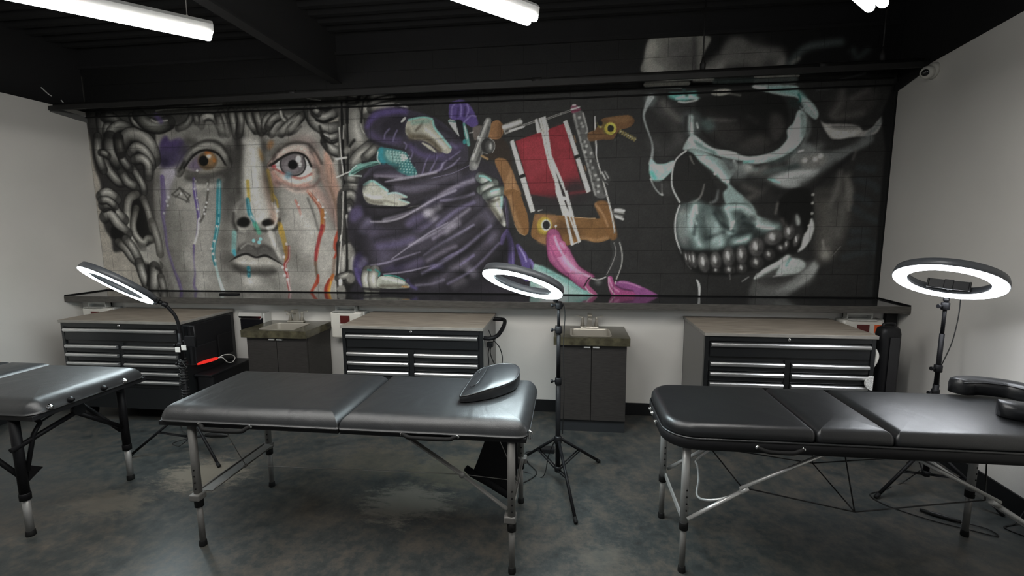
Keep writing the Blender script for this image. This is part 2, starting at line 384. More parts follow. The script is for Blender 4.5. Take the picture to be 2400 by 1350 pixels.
# painted mural: every entry is one brush mark in tenths of a 6.4 mm cell of the wall
MARKS = [
('Q',(164,158,147),13,1,[0,3290,4402,3270,4214,-230,-522,-299]),
('Q',(44,44,43),17,1,[4240,3789,11601,3573,11964,-177,3990,-300]),
('Q',(16,16,16),37,1,[-185,4036,8342,3769,8368,2879,4827,2876,-385,2724]),
('Q',(17,17,17),30,1,[8287,3772,11597,3623,11674,2817,8312,2892]),
('P',(44,43,42),36,1,[65,2817,28,2339,48,1951,118,1686,87,1356,95,1020,196,804,216,613,447,613,571,395,651,170,682,-72,1064,-68,1028,274,1014,546,1032,1081,1043,1540,1110,1862,1199,2243,1286,2492,1324,2801]),
('P',(141,139,132),27,1,[1163,2307,1230,2506,1651,2543,2155,2649,2845,2655,3515,2602,4000,2465,4125,1798,4088,803,3994,-101,1132,-137,1057,275,1046,814,1020,1344,1096,1862]),
('P',(163,161,154),281,0.8,[1306,1406,1822,1464,2143,1072,2151,414,1738,-61,1215,-67]),
('P',(173,170,162),239,0.8,[3153,1381,3845,1559,4049,1056,3951,-37,3184,-45,3128,613]),
('S',(105,103,98),235,301,0.7,[1140,1733,1092,1079,1104,411,1215,-67]),
('S',(171,169,161),105,101,0.8,[1124,1604,1107,1079,1127,613,1193,275,1328,-65]),
('Q',(59,59,56),50,1,[104,2770,2171,2801,3133,2867,4827,2893,5039,2694,4848,2626,4560,2613,4108,2629,3111,2604,2146,2557,1286,2492,70,2531]),
('P',(138,136,129),93,1,[1423,2425,1714,2478,2146,2557,2456,2517,2537,2268,2258,2276,1836,2288,1531,2108,1336,1985]),
('P',(156,154,147),77,1,[3090,2313,3499,2392,3895,2349,4077,2103,4052,1677,3868,1926,3616,2147,3213,2157]),
('P',(46,45,43),93,0.9,[2398,2273,2498,2453,2647,2357,2560,2143,2401,1709,2227,1585,2180,1840,2311,2087]),
('S',(83,82,79),199,275,0.9,[2426,2209,2348,1899,2255,1649,2302,1392]),
('S',(95,93,87),166,233,0.8,[2943,2195,2968,1823,3033,1445,3104,1191]),
('S',(75,73,69),149,191,0.9,[1694,2291,1985,2358,2258,2276,2389,2024]),
('S',(142,140,133),116,106,0.9,[1809,2363,2063,2430,2302,2361,2426,2209]),
('P',(184,182,174),52,1,[2577,2254,2745,2293,2876,2221,2878,1825,2901,1510,2935,1257,2756,1118,2608,1196,2555,1389,2580,1831]),
('S',(202,200,191),100,106,0.8,[2748,2170,2736,1702,2759,1322]),
('P',(140,138,131),41,1,[2714,1118,2647,991,2507,939,2376,992,2333,1121,2400,1249,2540,1299,2669,1246]),
('P',(156,154,147),41,1,[3107,1140,3051,1005,2938,949,2834,1006,2800,1143,2856,1279,2970,1333,3072,1275]),
('P',(191,189,181),46,1,[2583,1389,2741,1437,2932,1384,2959,1193,2836,1065,2682,1067,2580,1196]),
('S',(203,201,192),66,53,0.9,[2376,1212,2421,1314,2504,1377]),
('S',(217,215,206),60,44,0.95,[3012,1344,3077,1204,3068,1089,3016,1051]),
('P',(10,10,9),28,1,[2618,1076,2590,1016,2510,981,2429,995,2390,1047,2420,1107,2498,1142,2580,1129]),
('P',(12,12,11),27,1,[3016,1061,2987,1017,2914,995,2839,1005,2806,1044,2836,1087,2910,1109,2985,1100]),
('S',(82,80,76),60,65,0.9,[2328,1070,2387,939,2554,907]),
('S',(56,55,51),50,53,0.9,[2700,950,2873,930,3038,967,3096,1095]),
('S',(190,188,180),68,87,0.8,[2417,958,2521,932]),
('S',(209,206,198),51,44,0.85,[2898,975,2984,994]),
('P',(118,116,110),70,0.9,[2520,907,2694,887,2851,905,2787,730,2664,705,2540,731]),
('P',(91,89,85),34,1,[2200,473,2333,652,2484,756,2611,744,2691,678,2809,742,2932,691,3021,572,3086,429,2920,534,2738,560,2635,521,2484,586,2322,534]),
('P',(169,166,157),27,1,[2213,454,2350,540,2510,566,2661,507,2842,540,3012,462,3091,403,2932,350,2650,369,2397,414]),
('S',(30,29,27),[14,35,35,28,42,28,14],21,1,[2213,460,2350,534,2512,580,2664,527,2822,554,2959,495,3093,417]),
('S',(210,206,197),35,45,0.7,[2314,460,2548,428,2724,403]),
('S',(81,79,74),120,153,0.9,[2266,401,2446,334,2675,322,2903,338]),
('S',(75,73,69),141,180,0.7,[2207,546,2157,467]),
('P',(209,206,198),112,0.9,[2733,171,2682,104,2568,76,2459,103,2418,168,2470,235,2583,263,2692,236]),
('S',(104,102,96),88,135,0.6,[2828,283,2982,73]),
('S',(205,202,194),[85,77,43],66,0.9,[2935,904,2991,730,3066,521]),
('S',(100,99,93),228,336,0.7,[2199,1070,2146,810]),
('S',(75,73,70),210,292,0.8,[2345,1341,2269,1199,2316,1392]),
('P',(87,85,80),66,1,[1509,1905,1674,2103,1961,2246,2216,2203,2340,1961,2272,1825,1925,1769,1641,1800]),
('T',(75,73,69),(168,166,158),129,0.2,[1500,1828,1671,2066,1956,2203,2191,2153,2323,1924]),
('P',(140,137,127),20,1,[1609,1890,1777,2064,1976,2134,2169,2078,2266,1913,2108,1828,1859,1821]),
('P',(100,85,113),55,0.8,[1654,1915,1774,2025,1898,2061,1894,1877,1755,1848]),
('P',(98,79,57),27,1,[2160,1985,2102,1888,1984,1849,1872,1893,1834,1993,1892,2089,2012,2126,2122,2083]),
('P',(148,111,69),41,0.9,[2127,2017,2094,1951,2026,1926,1964,1954,1943,2022,1978,2087,2045,2114,2107,2084]),
('P',(6,6,5),13,1,[2012,1988,1984,1935,1926,1915,1873,1938,1856,1993,1884,2045,1942,2066,1995,2042]),
('P',(227,220,206),21,1,[2068,2056,2054,2035,2023,2025,1993,2036,1984,2058,1998,2080,2029,2089,2057,2078]),
('P',(167,100,40),20,1,[2140,1991,2129,1969,2108,1961,2088,1971,2084,1993,2093,2014,2115,2024,2133,2014]),
('P',(175,99,40),26,1,[2074,2112,2056,2091,2013,2083,1975,2092,1961,2115,1979,2137,2020,2145,2059,2136]),
('S',(18,17,15),33,20,1,[1593,1890,1778,2077,1978,2147,2183,2084,2294,1913]),
('S',(142,138,127),50,43,0.9,[1858,1815,2074,1835,2277,1888]),
('S',(62,60,57),116,127,0.8,[1672,1748,1993,1742,2249,1806]),
('S',(185,183,175),75,96,0.7,[1619,1596,1909,1616,2203,1713]),
('P',(186,168,157),50,1,[3001,1896,3138,2067,3384,2195,3616,2147,3748,1929,3762,1745,3512,1625,3231,1692,3049,1809]),
('S',(82,75,69),64,82,0.9,[3066,2031,3213,2151,3418,2195,3628,2140,3750,1954,3779,1793]),
('T',(116,95,89),(208,186,174),122,0.2,[3027,1884,3203,2041,3412,2122,3583,2067,3694,1905]),
('P',(228,224,214),13,1,[3055,1896,3214,1997,3407,2053,3578,1994,3663,1857,3644,1772,3491,1713,3292,1773,3153,1831]),
('P',(102,96,98),19,1,[3578,1909,3512,1792,3365,1747,3225,1798,3174,1918,3242,2035,3388,2078,3529,2027]),
('P',(131,123,126),53,0.8,[3462,1874,3421,1806,3334,1778,3248,1809,3219,1879,3259,1949,3348,1975,3432,1944]),
('S',(47,45,46),26,19,1,[3200,1991,3178,1893,3225,1793,3371,1741,3510,1775,3577,1884,3552,2007]),
('P',(2,2,2),13,1,[3451,1899,3426,1851,3371,1832,3320,1854,3301,1902,3328,1951,3381,1969,3432,1947]),
('P',(253,248,240),19,1,[3510,1977,3496,1943,3466,1929,3438,1944,3429,1980,3443,2014,3473,2028,3501,2013]),
('P',(236,233,224),19,1,[3518,1898,3508,1871,3488,1862,3469,1873,3463,1899,3474,1924,3493,1935,3512,1924]),
('S',(23,21,19),33,20,1,[3041,1896,3214,2010,3409,2072,3580,2019,3664,1870]),
('P',(184,71,75),19,1,[3116,1882,3104,1865,3074,1859,3044,1867,3033,1884,3047,1901,3077,1907,3105,1899]),
('S',(171,93,85),33,32,0.9,[3093,1845,3264,1755,3490,1700,3656,1759]),
('S',(230,209,199),72,62,0.9,[3233,1705,3446,1639,3639,1697]),
('S',(193,137,121),56,62,0.7,[3047,1797,3175,1669,3374,1591,3591,1599]),
('P',(88,135,153),39,0.8,[3351,1741,3329,1702,3286,1686,3244,1703,3228,1744,3250,1783,3294,1798,3336,1781]),
('P',(198,148,126),50,0.85,[3893,2108,3977,1985,4029,1739,4105,1429,4123,1181,4030,1307,3912,1557,3860,1804]),
('S',(223,173,154),72,82,0.8,[3744,2052,3809,1835,3851,1650,3937,1433,4046,992]),
('P',(184,138,114),82,0.7,[2915,1856,2974,1573,3010,1319,3072,1064,2990,1064,2932,1384,2882,1636]),
('P',(160,112,44),39,0.8,[2859,2167,2914,2011,2895,1949,2854,2042]),
('P',(171,117,68),39,0.9,[3079,2170,3035,2133,2995,2129,2979,2162,2998,2213,3041,2252,3083,2255,3097,2221]),
('P',(206,173,165),93,0.6,[3356,2276,3627,2310,3754,2234,3796,2050,3616,2147,3417,2182]),
('P',(175,121,111),52,0.6,[3047,1790,3144,1632,3113,1569,3007,1635]),
('P',(199,150,138),64,0.6,[3440,1565,3647,1624,3840,1496,4083,1056,4039,897,3888,1184,3701,1436]),
('P',(66,52,97),41,0.95,[1250,2305,1345,2377,1409,2301,1557,2346,1635,2262,1549,2139,1445,1983,1306,1909,1213,1988,1207,2179]),
('P',(64,57,85),80,0.9,[1215,2179,1395,2175,1688,2229,1630,2028,1398,1888,1216,1891]),
('P',(34,30,50),68,0.8,[1207,2052,1364,2036,1306,1909,1221,1924]),
('P',(192,186,201),53,0.9,[1213,1860,1363,1895,1458,1842,1330,1601,1278,1406,1190,1408,1168,1602]),
('S',(75,73,69),26,22,0.8,[1347,1496,1489,1597]),
('S',(75,73,69),26,22,0.8,[1489,1597,1627,1401]),
('S',(75,73,69),26,22,0.8,[1347,1496,1624,1375]),
('S',(75,73,69),26,23,0.8,[1503,1585,1651,1479]),
('S',(75,73,69),26,22,0.8,[1651,1479,1581,1377]),
('S',(75,73,69),26,22,0.8,[1400,1456,1542,1545]),
('P',(227,225,218),14,1,[1523,1507,1514,1489,1498,1481,1484,1489,1479,1507,1487,1526,1504,1532,1518,1524]),
('T',(17,17,17),(104,103,98),176,0.1,[268,2708,263,2531,293,2341]),
('T',(17,17,17),(99,99,94),153,0.2,[333,2682,466,2654,578,2568]),
('T',(17,17,17),(122,121,115),133,0.1,[327,2434,353,2529,436,2537]),
('T',(17,17,17),(137,136,129),171,0.25,[352,2316,425,2456,575,2539,744,2487]),
('T',(17,17,17),(123,122,116),228,0.2,[386,2363,352,2221,402,2077,500,1979]),
('T',(17,17,17),(162,160,152),234,0.25,[607,2273,704,2388,881,2383,1018,2285,1082,2154,1096,2036]),
('T',(17,17,17),(162,160,152),156,0.2,[729,2151,819,2220,936,2170,1017,2061,1043,1943]),
('T',(17,17,17),(162,160,152),152,0.2,[782,2031,892,2041,978,1955,970,1789]),
('T',(17,17,17),(137,136,129),156,0.1,[235,2069,265,1935,339,1814,438,1714,506,1702]),
('T',(17,17,17),(142,141,134),147,0.1,[167,2380,145,2226,149,2058,198,1901]),
('T',(17,17,17),(131,130,123),98,0.2,[190,2153,258,2140,308,2103]),
('T',(17,17,17),(137,136,129),152,0.1,[523,1834,603,1700,744,1624]),
('T',(17,17,17),(141,140,133),117,0.1,[712,1913,791,1779,858,1647,866,1549]),
('T',(17,17,17),(120,119,114),133,0.2,[536,2145,562,2025,656,1902]),
('T',(17,17,17),(76,75,70),171,0.2,[523,2358,520,2240,536,2145]),
('T',(17,17,17),(162,160,152),104,0.2,[796,2677,850,2571,1042,2484]),
('T',(17,17,17),(114,114,107),209,0.1,[919,2685,1039,2565,1233,2512,1412,2565]),
('S',(186,184,176),25,20,0.8,[1126,2619,1201,2582,1310,2591,1391,2599]),
('S',(84,69,124),77,59,0.7,[1213,2675,1283,2591]),
('T',(17,17,17),(137,136,129),95,0.1,[1562,2478,1713,2531,1805,2654]),
('T',(17,17,17),(155,153,145),111,0.2,[1947,2512,1982,2602,2076,2633,2188,2584,2230,2492]),
('S',(199,197,189),22,24,0.8,[1995,2602,2076,2627,2138,2608]),
('T',(30,30,29),(137,135,128),92,0.1,[1870,2652,1884,2549]),
('S',(171,169,161),22,20,0.7,[1221,2744,1489,2769,2308,2795]),
('T',(28,28,26),(140,138,131),111,0.2,[2454,2688,2465,2529,2499,2347]),
('T',(28,28,26),(140,138,131),111,0.2,[2580,2672,2594,2548,2552,2367]),
('T',(28,28,26),(140,138,131),111,0.2,[2720,2668,2745,2520,2823,2405]),
('T',(28,28,26),(140,138,131),114,0.2,[2845,2663,2873,2539,2910,2380]),
('T',(28,28,26),(140,138,131),111,0.2,[2965,2423,2999,2546,3093,2621]),
('T',(28,28,26),(140,138,131),111,0.2,[3072,2352,3155,2451,3286,2535]),
('T',(28,28,26),(140,138,131),114,0.2,[3030,2455,3113,2553,3230,2605]),
('T',(28,28,26),(140,138,131),111,0.2,[3222,2347,3343,2467,3513,2584]),
('T',(28,28,26),(140,138,131),107,0.2,[3350,2377,3469,2486,3575,2593]),
('T',(28,28,26),(140,138,131),111,0.2,[2286,2672,2325,2534,2361,2374]),
('T',(28,28,26),(140,138,131),114,0.2,[2230,2629,2258,2514,2270,2377]),
('S',(190,188,180),38,33,0.85,[3236,2683,3253,2593,3298,2535]),
('S',(157,155,148),33,27,0.8,[3421,2520,3513,2584]),
('S',(32,31,30),39,38,0.8,[2946,2357,3170,2327,3396,2343,3540,2439]),
('T',(25,25,24),(153,151,144),164,0.2,[3678,2655,3751,2487,3916,2394,4125,2409]),
('T',(25,25,24),(153,151,144),134,0.2,[3773,2630,3902,2548,4089,2619]),
('T',(25,25,24),(153,151,144),104,0.2,[3888,2316,3982,2269,4117,2299]),
('T',(25,25,24),(153,151,144),143,0.2,[3905,2215,3997,2101,4128,2053]),
('T',(25,25,24),(153,151,144),104,0.2,[3753,2686,3821,2618]),
('S',(7,7,7),49,30,0.9,[3862,2682,3934,2658,4008,2688]),
('S',(17,17,15),32,26,0.9,[3790,2520,3899,2493,4022,2534]),
('S',(17,16,15),35,26,0.9,[3907,2238,4002,2190,4127,2232]),
('S',(209,206,198),17,15,0.9,[3888,2327,3948,2293]),
('S',(217,215,206),23,15,0.9,[4050,1965,4159,1963]),
('S',(186,184,176),12,9,0.8,[3653,2832,3870,2792]),
('S',(17,17,15),45,42,0.8,[3834,2430,3884,2260,3924,2125]),
('S',(56,55,51),33,38,0.7,[3924,2125,4011,1943]),
('P',(12,12,11),18,1,[592,1401,712,1473,810,1373,875,1226,947,1140,953,955,897,832,765,782,656,809,587,933,545,1033,534,1230]),
('T',(44,43,40),(166,164,155),140,0.1,[716,1509,596,1437,536,1243,534,958,578,747,681,558,836,445,983,395]),
('T',(37,37,33),(156,154,146),110,0.1,[702,1289,620,1056,637,883,761,758,839,820,934,807]),
('P',(168,166,158),21,1,[690,633,839,708,969,745,1006,583,997,395,849,432,730,507]),
('P',(99,97,92),19,0.8,[649,759,786,733,802,633,690,633]),
('T',(44,43,40),(147,145,138),117,0.1,[846,1434,894,1275,920,1140,941,967]),
('T',(62,60,56),(171,169,161),117,0.1,[953,1078,992,930,1026,758,1034,583]),
('T',(25,25,24),(168,166,158),181,0.25,[112,1481,230,1527,360,1440]),
('T',(25,25,24),(168,166,158),176,0.25,[128,1345,263,1356,344,1219,458,1120]),
('T',(25,25,24),(168,166,158),181,0.25,[125,1160,229,1196,347,1034,486,908]),
('T',(25,25,24),(168,166,158),120,0.25,[103,1420,216,1419,330,1330]),
('P',(10,10,10),19,1,[232,1009,352,960,480,859,444,684,315,784,198,860]),
('S',(17,17,17),33,25,0.9,[121,1246,254,1282,319,1244]),
('T',(28,28,26),(141,139,132),144,0.1,[325,759,439,658,536,520,649,420]),
('T',(35,35,33),(153,151,144),140,0.1,[459,809,556,683,645,495]),
('T',(28,28,26),(162,160,153),154,0.1,[651,432,685,255,747,64]),
('T',(28,28,26),(166,164,156),175,0.1,[911,370,891,205,852,2]),
('S',(12,12,11),37,30,0.9,[802,395,783,243,749,78]),
('S',(25,24,23),45,35,0.9,[937,358,1015,306,1006,232]),
('T',(44,43,40),(137,135,128),120,0.1,[1003,205,1036,3]),
('S',(102,83,148),[72,79,65,50,43,43,58,50],28,0.95,[1208,1764,1190,1408,1152,1212,1166,947,1173,680,1246,344,1313,140,1350,-65]),
('S',(144,129,186),14,14,0.8,[1219,1764,1201,1408,1163,1212,1177,947,1183,680,1257,344,1324,140,1361,-65]),
('S',(132,116,173),70,67,0.7,[1205,1602,1197,1342,1163,1179]),
('D',(232,230,239),21,14,0.9,[1283,1457]),
('D',(232,230,239),21,14,0.9,[1240,1394]),
('D',(232,230,239),21,14,0.9,[1254,1328]),
('D',(232,230,239),21,14,0.9,[1174,1212]),
('S',(87,70,137),[50,58,58,50,36,22],28,0.95,[1741,1722,1735,1529,1758,1271,1760,1140,1724,944,1682,812]),
('S',(209,205,226),14,14,0.8,[1752,1720,1746,1529,1769,1269,1771,1140,1735,944,1693,812]),
('D',(241,239,234),17,11,0.95,[1811,1848]),
('D',(241,239,234),17,11,0.95,[1766,1689]),
('D',(241,239,234),17,11,0.95,[1739,1574]),
('D',(241,239,234),16,10,0.95,[1761,1433]),
('D',(241,239,234),17,11,0.95,[1758,1271]),
('D',(241,239,234),16,10,0.95,[1772,1126]),
('S',(217,214,207),35,23,0.9,[1757,1107,1721,910,1652,745]),
('S',(101,86,138),[36,29,29,43,72],28,0.95,[1635,712,1610,479,1610,277,1574,75,1634,-62]),
('S',(75,72,67),35,34,0.8,[1984,1717,1957,1526,1909,1333,1850,1171,1781,1075]),
('D',(241,239,234),17,10,0.95,[1964,1653]),
('D',(241,239,234),17,10,0.95,[1962,1563]),
('D',(241,239,234),18,10,0.95,[1920,1366]),
('D',(241,239,234),18,10,0.95,[1898,1300]),
('D',(241,239,234),17,10,0.95,[1866,1255]),
('D',(241,239,234),18,10,0.95,[1867,1198]),
('S',(45,137,150),[77,84,77,63,63,56,49],27,0.95,[2158,1681,2124,1395,2091,1137,2040,908,1978,712,1953,546,1970,414]),
('S',(165,216,219),14,14,0.8,[2169,1681,2133,1395,2102,1137,2051,908,1989,712,1964,546,1981,414]),
('S',(194,226,222),[44,44,53,62],28,0.95,[1981,380,2009,213,2051,44,2085,-58]),
('D',(229,250,246),22,10,0.95,[2063,1006]),
('D',(229,250,246),22,11,0.95,[1990,778]),
('D',(229,250,246),22,11,0.95,[1936,660]),
('D',(229,250,246),23,11,0.95,[1950,580]),
('D',(229,250,246),22,11,0.95,[1976,479]),
('D',(29,119,138),25,14,0.9,[2101,1170]),
('D',(29,119,138),25,14,0.9,[2074,1039]),
('S',(177,152,59),51,33,0.9,[2629,1674,2629,1515,2625,1387]),
('S',(45,125,141),[61,68,75,61,54],27,0.95,[2605,1401,2610,1293,2622,1196,2671,1100,2705,1002]),
('S',(113,187,196),13,13,0.8,[2616,1401,2621,1293,2633,1196,2682,1100,2714,1002]),
('S',(87,174,143),68,44,0.9,[2692,1034,2741,938,2752,905]),
('D',(132,216,232),27,14,0.95,[2650,782]),
('D',(132,216,232),28,14,0.95,[2739,756]),
('D',(132,216,232),27,13,0.95,[2766,807]),
('S',(124,184,179),77,44,0.85,[2340,907,2319,744,2300,613]),
('S',(63,168,191),53,34,0.9,[2308,625,2317,572]),
('S',(29,119,136),60,33,0.95,[2529,362,2529,282,2524,243]),
('D',(90,196,212),18,11,0.9,[2538,322]),
('D',(90,196,212),17,10,0.9,[2527,269]),
('S',(161,127,44),[50,66,50],42,0.85,[2968,1823,3002,1573,3015,1383]),
('S',(180,146,46),[25,33,25],32,0.9,[3023,1478,3071,1394,3090,1286]),
('S',(199,159,56),[70,98,77,56],27,0.95,[3099,1031,3122,904,3149,775,3164,613]),
('S',(186,118,41),[56,63,56],27,0.95,[3175,677,3180,548,3160,468]),
('S',(162,53,50),[35,42,49,49,42,35],27,0.95,[3225,691,3205,515,3133,403,3164,252,3174,87,3199,-45]),
('S',(234,192,192),14,14,0.8,[3236,691,3216,515,3144,403,3175,252,3184,87,3209,-45]),
('D',(247,228,224),23,14,0.95,[3186,730]),
('D',(247,228,224),23,13,0.95,[3130,534]),
('D',(247,228,224),23,13,0.95,[3097,376]),
('D',(247,228,224),23,14,0.95,[3156,338]),
('D',(247,228,224),23,14,0.95,[3122,252]),
('D',(247,228,224),24,14,0.95,[3166,187]),
('S',(226,201,201),26,22,0.9,[3170,154,3206,-45]),
('S',(183,121,109),[34,48,34],26,0.95,[3379,1378,3420,1283,3452,1156]),
('D',(245,228,219),16,10,0.9,[3423,1314]),
('D',(245,228,219),17,10,0.9,[3465,1149]),
('S',(161,92,71),[48,61,61,68,75,61,48,41],27,0.95,[3586,1512,3686,1386,3759,1279,3796,1121,3787,963,3731,837,3675,611,3635,418]),
('S',(222,173,148),14,14,0.8,[3596,1512,3695,1386,3770,1279,3807,1121,3796,963,3740,837,3686,611,3645,418]),
('S',(176,107,44),[48,54,48],26,0.95,[3798,1247,3798,1153,3775,995]),
('S',(151,42,43),[61,48,54,41],26,0.95,[3782,995,3697,740,3661,611,3639,482]),
('S',(96,81,65),43,44,0.9,[3638,451,3642,320,3656,222]),
('S',(171,64,43),[35,63,42,49],27,0.95,[3666,255,3645,157,3577,58,3513,-54]),
('D',(250,242,237),17,10,0.95,[3739,1373]),
('D',(250,242,237),18,10,0.95,[3806,1272]),
('D',(250,242,237),17,10,0.95,[3842,1196]),
('D',(250,242,237),17,10,0.95,[3831,1120]),
('S',(75,73,69),33,43,0.7,[3578,1406,3652,1185,3700,995,3723,932]),
('S',(166,127,105),[41,54,54,61,48],27,0.95,[3944,1555,4016,1307,4046,1118,4050,961,4000,803]),
('S',(171,64,43),[48,54,61,48,34],26,0.95,[4041,930,3986,803,3966,675,3990,611,3943,515]),
('S',(133,112,97),51,44,0.9,[3941,484,3915,289]),
('S',(184,98,42),[48,68,82,82],27,0.95,[3907,257,3853,159,3806,61,3798,-51]),
('S',(142,46,35),[28,49,42],27,0.95,[3840,191,3778,61,3772,-39]),
('S',(210,160,58),25,21,0.8,[3867,159,3829,-5]),
('S',(210,208,199),34,33,0.9,[4047,803,4005,418,3937,-50]),
('S',(12,12,11),25,21,0.9,[4067,803,4025,418,3957,-50]),
('P',(72,71,67),23,1,[4172,2888,4647,2892,4880,2881,5016,2758,4939,2632,4678,2556,4706,2148,4617,2017,4254,1779,4091,1716,4125,2497]),
('T',(56,55,52),(160,158,150),312,0.05,[4394,2706,4357,2467,4401,2246,4489,2111]),
('T',(56,55,52),(145,143,136),151,0.1,[4519,2691,4549,2591]),
('T',(45,45,43),(151,149,141),190,0.1,[4293,1846,4422,2000,4609,2129]),
('T',(45,45,43),(138,136,128),121,0.1,[4507,1977,4606,2052,4681,2117]),
('T',(31,30,29),(167,165,157),80,0.2,[4619,2795,4762,2832,4879,2850]),
('T',(31,30,29),(167,165,157),104,0.2,[4623,2644,4778,2671,4989,2685]),
('T',(31,30,29),(167,165,157),67,0.2,[4614,2720,4782,2767,4971,2792]),
('T',(31,30,29),(167,165,157),87,0.2,[4290,2862,4432,2836]),
('T',(31,30,29),(167,165,157),47,0.2,[5013,2694,5094,2669,5173,2646]),
('S',(3,3,3),33,11,0.95,[4187,2758,4172,2274,4172,1828,4161,1440]),
('S',(22,22,21),33,11,0.95,[4265,2755,4251,2273,4232,1826,4223,1439]),
('S',(22,22,21),48,14,0.95,[4468,2854,4415,2738,4281,2700,4256,2470]),
('S',(22,22,21),29,15,0.9,[4597,2850,4508,2724,4471,2464]),
('S',(205,203,195),18,11,0.9,[4131,2408,4136,2053,4155,1759]),
('S',(205,203,195),20,15,0.8,[4200,2428,4183,2252]),
('S',(217,215,206),21,11,0.9,[4053,1705,4204,1759,4254,1779]),
('S',(188,186,178),11,7,0.9,[4458,2453,4479,2364,4511,2308]),
('S',(217,215,206),30,19,0.9,[4069,1965,4217,1983]),
('S',(138,136,129),86,55,0.8,[4222,2073,4298,2137]),
('S',(26,26,25),39,34,0.9,[4273,2139,4351,2224]),
('T',(41,41,39),(133,131,124),161,0.1,[4229,1554,4327,1574,4396,1482]),
('T',(41,41,39),(133,131,124),107,0.1,[4212,1691,4345,1666]),
('P',(58,57,54),17,1,[4066,1492,4348,1489,4337,1282,4204,1121,4200,795,4317,678,4229,442,4262,107,4130,-16,3952,-17,4013,796]),
('T',(41,41,39),(145,143,135),125,0.1,[4161,1422,4261,1454,4365,1350]),
('T',(41,41,39),(179,177,169),89,0.1,[4214,1272,4234,1202]),
('T',(25,25,24),(157,155,147),161,0.1,[4069,702,4069,488,4044,261]),
('T',(41,41,39),(170,168,160),147,0.1,[4206,689,4220,501,4183,274]),
('P',(144,142,134),12,1,[4106,702,4220,725,4250,583,4170,501,4123,560]),
('P',(170,168,160),7,1,[4348,689,4338,667,4317,660,4296,667,4289,689,4298,711,4320,720,4340,711]),
('S',(190,188,180),18,11,0.9,[4139,1492,4100,1030,4055,678,3994,261]),
('S',(22,22,21),35,12,0.95,[4176,1490,4156,795,4133,274]),
('S',(217,215,206),18,12,0.9,[4066,854,4049,773]),
('T',(25,25,24),(155,153,144),110,0.1,[3991,213,4106,249,4183,274]),
('P',(122,120,113),18,1,[4256,215,4232,163,4183,142,4134,163,4117,213,4141,264,4190,286,4237,266]),
('S',(209,206,198),60,11,0.95,[4021,177,4016,117]),
('P',(136,134,127),14,1,[4108,45,4083,2,4029,-17,3976,2,3955,44,3980,87,4035,104,4088,87]),
('P',(26,26,25),17,0.95,[4077,165,4150,118,4289,143,4331,-14,4128,-28]),
('S',(202,200,192),12,7,0.9,[4169,1145,4172,971]),
('P',(185,182,174),10,1,[4197,1134,4189,1109,4173,1100,4158,1109,4153,1134,4161,1159,4176,1168,4192,1159]),
('P',(46,43,50),39,1,[4348,1518,4438,1744,4704,1871,4941,1829,5192,1705,5478,1747,5919,1879,6117,1933,6408,1821,6564,1571,6595,1034,6656,793,6740,549,6800,305,6836,-68,4357,-98,4278,194,4234,408,4312,599,4189,803,4180,1104,4296,1291]),
('P',(58,54,66),11,1,[4514,2375,4556,2504,4679,2593,4869,2629,5115,2626,5344,2574,5628,2458,5852,2268,6008,2112,6014,1896,5841,1834,5597,1762,5351,1713,5235,1759,5125,1983,4918,2098,4753,2125,4602,2207,4535,2287]),
('S',(90,75,133),[56,98,98,84],89,0.9,[4558,2406,4665,2545,4868,2598,5125,2593]),
('P',(43,40,49),56,0.9,[4765,2400,4888,2515,5100,2540,5115,2333,4994,2251,4806,2255]),
('S',(77,68,100),101,92,0.8,[4619,2305,4757,2213,5016,2195]),
('S',(38,36,42),43,48,0.9,[4602,2207,4824,2134,5081,2072,5224,2134]),
('S',(130,120,161),23,26,0.7,[4806,2234,4820,2299,4882,2363]),
('S',(130,120,161),22,25,0.7,[4933,2198,4960,2273,4999,2338]),
('S',(130,120,161),22,25,0.7,[5117,2083,5131,2137,5097,2171]),
('S',(130,120,161),23,26,0.7,[5182,1938,5221,2025,5200,2069]),
('S',(130,120,161),22,25,0.7,[5351,1734,5416,1910,5475,1986]),
('S',(130,120,161),22,25,0.7,[5469,1765,5542,1885,5579,1961]),
('S',(84,73,114),84,89,0.8,[5189,2114,5337,2000,5499,1963,5650,1982]),
('S',(73,64,96),87,92,0.8,[5598,1797,5706,1926,5916,2094]),
('S',(156,148,176),[14,35,29,14],30,0.75,[5327,1708,5598,1775,5657,1860,5717,1904]),
('S',(142,133,165),[11,31,14],25,0.7,[5667,1773,5807,1846,5913,1943]),
('S',(122,112,148),20,21,0.7,[5752,1924,5914,2028]),
('S',(105,94,135),56,54,0.7,[5780,2129,5847,2095]),
('S',(41,39,46),68,69,0.8,[5614,2361,5783,2271,5919,2201]),
('S',(139,131,161),9,7,0.7,[6048,1831,5793,1727,5489,1666]),
('P',(172,170,154),9,1,[5126,2377,5167,2469,5284,2497,5411,2511,5525,2481,5545,2364,5645,2241,5757,2120,5791,2053,5731,1999,5604,2049,5424,2173,5228,2210,5136,2279]),
('S',(89,79,63),84,82,0.85,[5217,2245,5402,2227,5539,2137,5617,2058]),
('S',(105,97,79),64,72,0.7,[5162,2333,5193,2245]),
('S',(88,79,65),31,36,0.7,[5277,2329,5351,2402,5386,2455]),
('S',(216,214,198),56,64,0.8,[5418,2346,5553,2234,5687,2089]),
('S',(130,199,185),25,18,0.95,[5179,2478,5296,2500,5411,2507,5520,2475]),
('S',(141,208,196),28,21,0.9,[5530,2450,5556,2353,5656,2231,5779,2081]),
('S',(111,161,145),56,61,0.6,[5235,2439,5467,2453]),
('S',(196,192,174),[14,48,20],18,0.9,[5365,2157,5467,2095,5558,2027]),
('P',(205,205,195),6,1,[5062,2465,5111,2518,5139,2515,5120,2475,5073,2444]),
